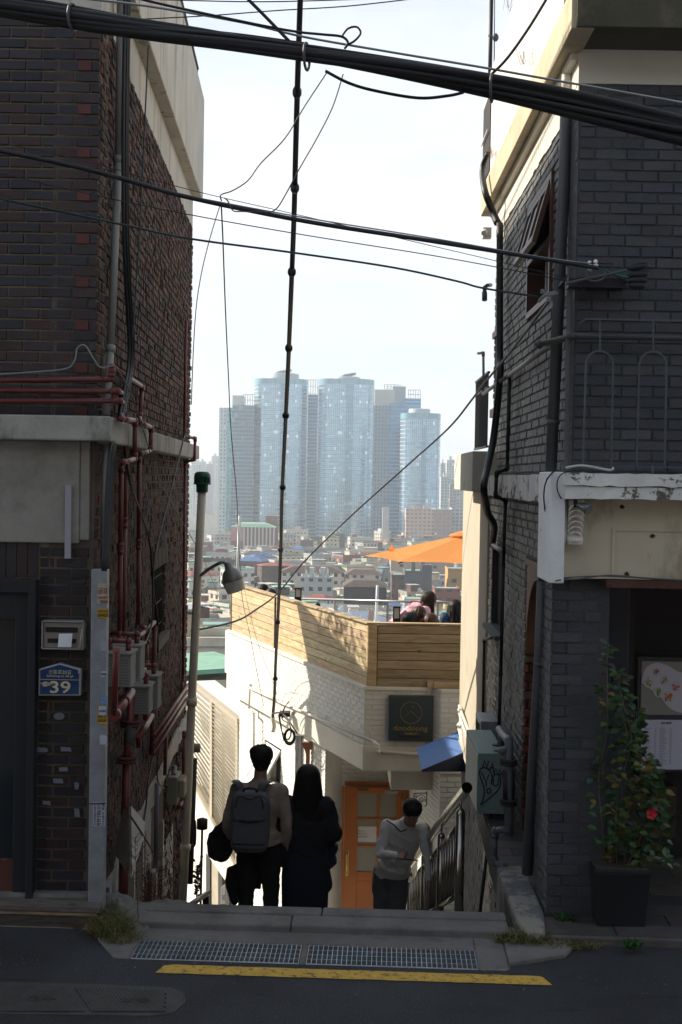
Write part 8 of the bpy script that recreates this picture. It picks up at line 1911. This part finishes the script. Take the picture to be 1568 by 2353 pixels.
tspots = [(470, 90, 5.5), (500, 105, 6), (455, 70, 4.5), (520, 118, 5), (512, 64, 3.6), (505, 140, 6), (465, 160, 6.5), (540, 520, 9), (520, 500, 8), (560, 480, 7), (600, 220, 5), (835, 560, 10), (843, 545, 8), (830, 380, 7), (855, 330, 7), (870, 318, 8), (862, 270, 6), (1030, 640, 9), (1055, 650, 9), (1065, 590, 8), (1040, 300, 6), (770, 600, 8), (690, 700, 9), (900, 420, 6), (590, 300, 6), (745, 420, 6), (980, 440, 6), (545, 640, 9), (480, 330, 6), (460, 420, 7), (490, 560, 8), (810, 760, 9), (940, 700, 8), (660, 540, 7), (1010, 210, 4)]
lm = ['round green tree', 'dark bushy tree', 'yellow-green tree']
for i, (x, Y, hgt) in enumerate(tspots):
    k = i % 3; s = hgt / 7.2; zname = next((n for lim, n in zones if x < lim), zones[-1][1])
    lab = f"{lm[k]} {zname}, {depthw(Y)}"; 
    if lab in USED: lab = f"{['bigger', 'smaller', 'taller', 'slender'][i % 4]} {lab}"
    USED.add(lab)
    t = thing('hillside_tree', lab, 'tree', (pxy(x, Y), Y, g(Y)), 'trees among the valley houses'); t.scale = (s, s, s); t.rotation_euler.z = i * 1.3
    for me, nm in ((proto[k][0], 'crown'), (proto[k][1], 'trunk')):
        o = bpy.data.objects.new(nm, me); COL.objects.link(o); o.parent = t
# small electric poles
for (x, yt, yb_, Y, lab) in ((551, 1203, 1300, 130, 'white leaning lamp mast among the houses behind the hanging cable'), (1016 - 465, 1185, 1300, 400, 'thin pole beside the red hall'), (868, 1345, 1440, 120, 'lattice pole standing before the black walled house')):
    p, q = P(x, yt, Y), P(x - 6, yb_ + 40, Y); mb = MB(); mb.tube([q, p], Y * .0011, 8); single('utility_mast', mb, M('mast_white', (.5, .5, .48), .5, bump=0), lab, 'mast', loc=(q.x, Y, q.z))
# roofs right below the terrace: water tank
t = thing('water_tank', 'wrapped rooftop water tank just beyond the slatted screen', 'water tank', P(480, 1640, 40)); c = P(483, 1600, 40)
mb = MB(); mb.tube([c - V((0, 0, .5)), c + V((0, 0, .05))], .22, 16); mb.tube([c + V((0, 0, .05)), c + V((0, 0, .1))], .15, 12); obj('tank_body', mb, M('tank_grey', (.34, .33, .30), .6, var=.3, bump=.3), t)
mb = MB(); mb.tube([c + V((0, 0, .1)), c + V((0, 0, .15))], .12, 12); obj('tank_cap', mb, M('tank_yellow', (.55, .42, .06), .5), t)
# unseen block and tree added behind the brick house to shade the cafe wall
NB = thing('shade_block', 'unseen block added behind the dark brick house to shade the cafe wall', 'building', (-6, 18, -6))
mb = MB(); mb.prism([(-10, 15.7, -8), (-10, 18.0, -8), (-10, 18.0, -.55), (-10, 20.85, 2.75), (-10, 15.7, 2.75)], (6.7, 0, 0)); obj('wall', mb, wmo, NB)  # end flared so its shadow edge falls aslant on the cafe wall
mb = MB(); mb.box((-10.1, 15.6, 2.752), (-3.29, 20.87, 2.86)); obj('roof', mb, conc_dark, NB)
cm = MB(); crown(cm, 800, 1.0, .75, .05, tp_[0], 77)
nt_ = thing('dapple_tree', 'unseen leafy tree added to dapple the fence with shade', 'tree', (-4.1, 20.7, -6)); cm.v = [(x - 4.15, y * 1.15 + 19.6, z + 3.62) for x, y, z in cm.v]
obj('crown', cm, leafm, nt_); mb = MB(); mb.tube([(-4.1, 20.7, -6), (-4.1, 20.6, 2), (-4.15, 20.2, 3.4)], [.16, .12, .06], 8); obj('trunk', mb, bark, nt_)
OH = thing('opposite_house', 'unseen long two-storey brick house added across the road', 'building', (0, -6, 0))  # unseen house across the road, added to darken the street
mb = MB(); mb.box((-13, -8, -.2), (13, -5.5, 8.5)); obj('wall', mb, M('opposite_brick', (.07, .05, .045), .9, var=.3), OH)
mb = MB(); mb.box((-13.2, -8.2, 8.5), (13.2, -5.2, 8.9)); obj('roof', mb, conc_dark, OH)
for i in range(6):
    x = -11 + i * 4.2; f_ = obj('window', MB().box((x, -5.5, 4.2), (x + 1.6, -5.44, 5.6)), alu, OH); obj('pane', MB().box((x + .08, -5.44, 4.28), (x + 1.52, -5.42, 5.52)), glass_dark, f_)
# ================================================================== OVERHEAD CABLES
def C4(pts, Y): return [P(p[0], p[1], p[2] if len(p) > 2 else Y) for p in pts]
rc_ = random.Random(8)
t = thing('cable_bundle', 'thick sagging bundle of black overhead cables crossing the whole alley', 'cable bundle', P(784, 140, 4.6))
cl = [(-80, -6), (0, 10), (180, 42), (340, 70), (510, 96), (685, 127), (900, 162), (1120, 200), (1340, 245), (1568, 295), (1660, 318)]
for k in range(13):
    ph = rc_.uniform(0, 6.28); am = rc_.uniform(8, 21); base = rc_.uniform(-7, 7); pts = []
    for i, (x, y) in enumerate(cl):
        sp = 1 + .35 * max(0, (x - 900) / 600); o = base + am * math.sin(ph + i * .55); pts.append((x, y + o * sp, 4.6 + .02 * math.cos(ph + i * .55)))
    mb = MB(); mb.tube(smooth(C4(pts, 4.6), 5), rc_.choice([.009, .011, .014, .016]), 8); obj('cable', mb, black_rubber, t)
for (x, y) in ((1130, 203), (705, 130), (168, 40)):
    mb = MB(); c = P(x, y, 4.6); mb.tube([c + V((.043 * math.cos(a) * .2, .043 * math.cos(a), .046 * math.sin(a))) for a in [i * .5 for i in range(14)]], .005, 6); obj('tie', mb, dpm, t)
def wire(pts, Y, r, lab, mat=None, name='wire', cat='wire', group='thin wires overhead', sm=6):
    mb = MB(); mb.tube(smooth(C4(pts, Y), sm), r, 6); return single(name, mb, mat or black_rubber, lab, cat, group=group)
wire([(-40, -30), (150, -8), (340, 14), (560, 52), (700, 85), (900, 120), (1110, 155), (1250, 180), (1568, 236), (1640, 250)], 4.7, .0042, 'taut steel wire running just above the thick bundle', galv)
wire([(-40, 30), (200, 55), (344, 62), (520, 76), (700, 100)], 4.7, .005, 'black wire merging into the thick bundle from below the parapet')
wire([(230, -30), (340, 2), (560, 50), (676, 72), (740, 79), (785, 84), (800, 98), (792, 112)], 4.65, .0045, 'black wire bending down into the bundle beside the loop')
wire([(786, 84), (800, 66), (820, 62), (829, 76), (815, 94), (796, 104)], 4.65, .004, 'small hook shaped wire loop on top of the bundle')
wire([(560, -12), (610, 38), (668, 98)], 4.65, .006, 'short black wire slanting down into the bundle')
wire([(330, 44), (480, 36), (640, 24), (800, 14), (960, -4)], 9, .004, 'thin wire rising across the sky above the bundle')
wire([(330, -2), (600, 4), (860, -3)], 9, .004, 'thin wire skimming the very top of the sky')
wire([(748, 163), (800, 190), (860, 208), (960, 225), (1030, 220), (1066, 212)], 4.7, .0055, 'slack black loop hanging below the thick bundle')
wire([(1262, -12), (1215, 65), (1165, 135), (1122, 178)], 4.7, .0055, 'black wire climbing past the white parapet to the bundle')
wire([(752, 166), (700, 245), (655, 318), (600, 375), (570, 415), (535, 438), (508, 448), (510, 462)], 6.0, .0032, 'thin brown wire arcing down to the steel ring', M('brown_wire', (.06, .035, .03), .5))
wire([(789, 170), (765, 245), (730, 315), (690, 385), (655, 450), (635, 480), (612, 488), (560, 486), (536, 484), (524, 462), (516, 455)], 6.2, .0032, 'second thin brown wire arcing down to the lower cable', M('brown_wire', (.06, .035, .03)))
wire([(-60, 334, 6.6), (0, 346, 6.7), (180, 384, 6.9), (300, 416, 7), (440, 455, 7.2), (700, 508, 7.4), (980, 552, 7.7), (1230, 592, 7.9), (1375, 616, 7.98)], 7.5, .0135, 'heavy black cable slung from the brick house to the cable terminal', None, 'overhead_cable', 'cable')
wire([(440, 452, 7.2), (700, 500, 7.4), (980, 545, 7.7), (1240, 590, 7.9), (1355, 605, 7.98)], 7.5, .004, 'steel support wire on top of the heavy black cable', galv)
wire([(-40, 448, 7), (150, 488, 7.1), (300, 520, 7.2), (440, 549, 7.4), (670, 580, 7.6), (900, 614, 7.8), (1050, 646, 7.9), (1110, 662, 8), (1238, 682, 8.1)], 7.5, .0062, 'dark green twisted wire ending at the grey spool clamp', M('green_wire', (.012, .035, .03), .5))
wire([(-40, 388, 7), (180, 440, 7.1), (440, 494, 7.4), (700, 540, 7.6), (1000, 588, 7.8), (1200, 625, 8), (1310, 648, 8.1)], 7.5, .003, 'hair thin wire between the heavy cable and the green one')
wire([(-40, 320, 7), (180, 366, 7.1), (440, 437, 7.4), (700, 497, 7.6), (1130, 597, 7.8), (1290, 636, 8)], 7.5, .0022, 'finest wire crossing just under the heavy black cable')
wire([(506, 472), (485, 540), (465, 620), (452, 700), (445, 800), (440, 930)], 7.6, .003, 'thin red-brown wire curving down beside the rubble wall', M('brown_wire', (.06, .035, .03)))
wire([(509, 472, 7.4), (513, 560, 8), (518, 700, 9), (526, 880, 10.5), (532, 1000, 12), (545, 1150, 14), (551, 1290, 16), (558, 1380, 18), (575, 1460, 19.5), (590, 1540, 20), (606, 1622, 20.3)], 8, .0045, 'thin wire falling from the steel ring to the white cafe wall', None, sm=5)
wire([(552, 1300, 16), (572, 1400, 18), (600, 1500, 19), (625, 1560, 20), (650, 1640, 20.3)], 18, .003, 'fine wire fanning out before the sunlit planks')
wire([(1300, 640, 8.2), (1255, 700, 9), (1180, 800, 10.5), (1110, 885, 12.2), (1085, 918, 13), (1030, 985, 14), (930, 1075, 15.5), (800, 1192, 17), (700, 1290, 17), (640, 1362, 16.4), (590, 1400, 15.5), (540, 1428, 14.6), (440, 1450, 13.6)], 14, .011, 'long diagonal black wire sagging across the towers to the vent pipe', None, 'diagonal_wire', 'wire')
mb = MB(); t = thing('hanging_cable', 'thick black cable hanging nearly plumb down the middle of the view', 'cable', P(628, 1690, 20)); pts = [(691, -20, 6.0), (687, 100, 6.4), (684, 200, 6.8), (680, 340, 7.4), (676, 500, 8.2), (669, 680, 9.4), (663, 830, 10.8), (656, 980, 12.4), (648, 1150, 14.4), (645, 1280, 16), (639, 1420, 17.8), (634, 1520, 19), (631, 1600, 19.7), (627, 1650, 20)]
q = smooth(C4(pts, 8), 6); mb.tube(q, [.0135 + .011 * i / len(q) for i in range(len(q))], 10); obj('cable', mb, black_rubber, t)
for (x, y, Y) in ((683, 212, 6.85), (678, 432, 7.8), (671, 625, 8.9), (664, 800, 10.5), (657, 955, 12.1), (650, 1120, 14), (645, 1262, 15.8), (638, 1430, 17.9), (633, 1560, 19.3)):
    c = P(x, y, Y); mb = MB(); r = .0135 + .011 * (y / 1650); mb.tube([c + V((0, 0, .03)), c + V((0, 0, .012)), c - V((0, 0, .012)), c - V((0, 0, .03))], [r, r * 1.6, r * 1.6, r], 8); obj('tape_joint', mb, black_rubber, t)
mb = MB(); mb.tube(smooth([P(627, 1648, 20), P(630, 1668, 20), P(627, 1682, 20)], 4), .035, 8); obj('white_tail', mb, wp, t)
t = thing('wire_tangle', 'tangle of coiled black wires on a bracket against the white cafe wall', 'wires', PC(655, 1660, .2))
for k, pts in enumerate([[(626, 1640), (645, 1638), (660, 1650), (672, 1668), (683, 1684)], [(642, 1640), (650, 1690), (655, 1702), (668, 1690), (665, 1662), (650, 1645)], [(640, 1642), (648, 1680), (662, 1700), (670, 1680), (660, 1650)], [(655, 1625), (648, 1650), (660, 1660)], [(664, 1612), (652, 1630), (650, 1650)]]):
    mb = MB(); mb.tube(smooth(C_(pts, .35 - .03 * k), 5), .012 if k == 0 else .008, 6); obj('wire', mb, black_rubber, t)
mb = MB(); c = PC(666, 1692, .25)
for k in range(5): mb.tube([c + V((.07 * math.cos(a) * (1 + .1 * k - .2), -.01 * k, .11 * math.sin(a) * (1 + .08 * k - .2))) for a in [i * .4 for i in range(17)]], .006, 5)
obj('coil', mb, black_rubber, t)
mb = MB(); p = PC(655, 1640, .15); mb.box(p - V((.08, .1, .03)), p + V((.08, .1, .03))); obj('bracket', mb, black_iron, t)
# ================================================================== HAZE (closed box round everything; the sky stays outside)
mb = MB(); mb.box((-2600, -8, -60), (2600, 5200, 104))
hz_ = obj('haze', mb, M('haze_air', (1, 1, 1))); m = bpy.data.materials.new('haze_volume'); m.use_nodes = True; n_ = m.node_tree; n_.nodes.clear()
ou = n_.nodes.new('ShaderNodeOutputMaterial'); pv = n_.nodes.new('ShaderNodeVolumePrincipled'); pv.inputs['Color'].default_value = (.84, .93, 1.0, 1); pv.inputs['Density'].default_value = 0.00027; pv.inputs['Anisotropy'].default_value = .25
n_.links.new(pv.outputs[0], ou.inputs['Volume']); hz_.data.materials.clear(); hz_.data.materials.append(m)
tag(hz_, kind='stuff')
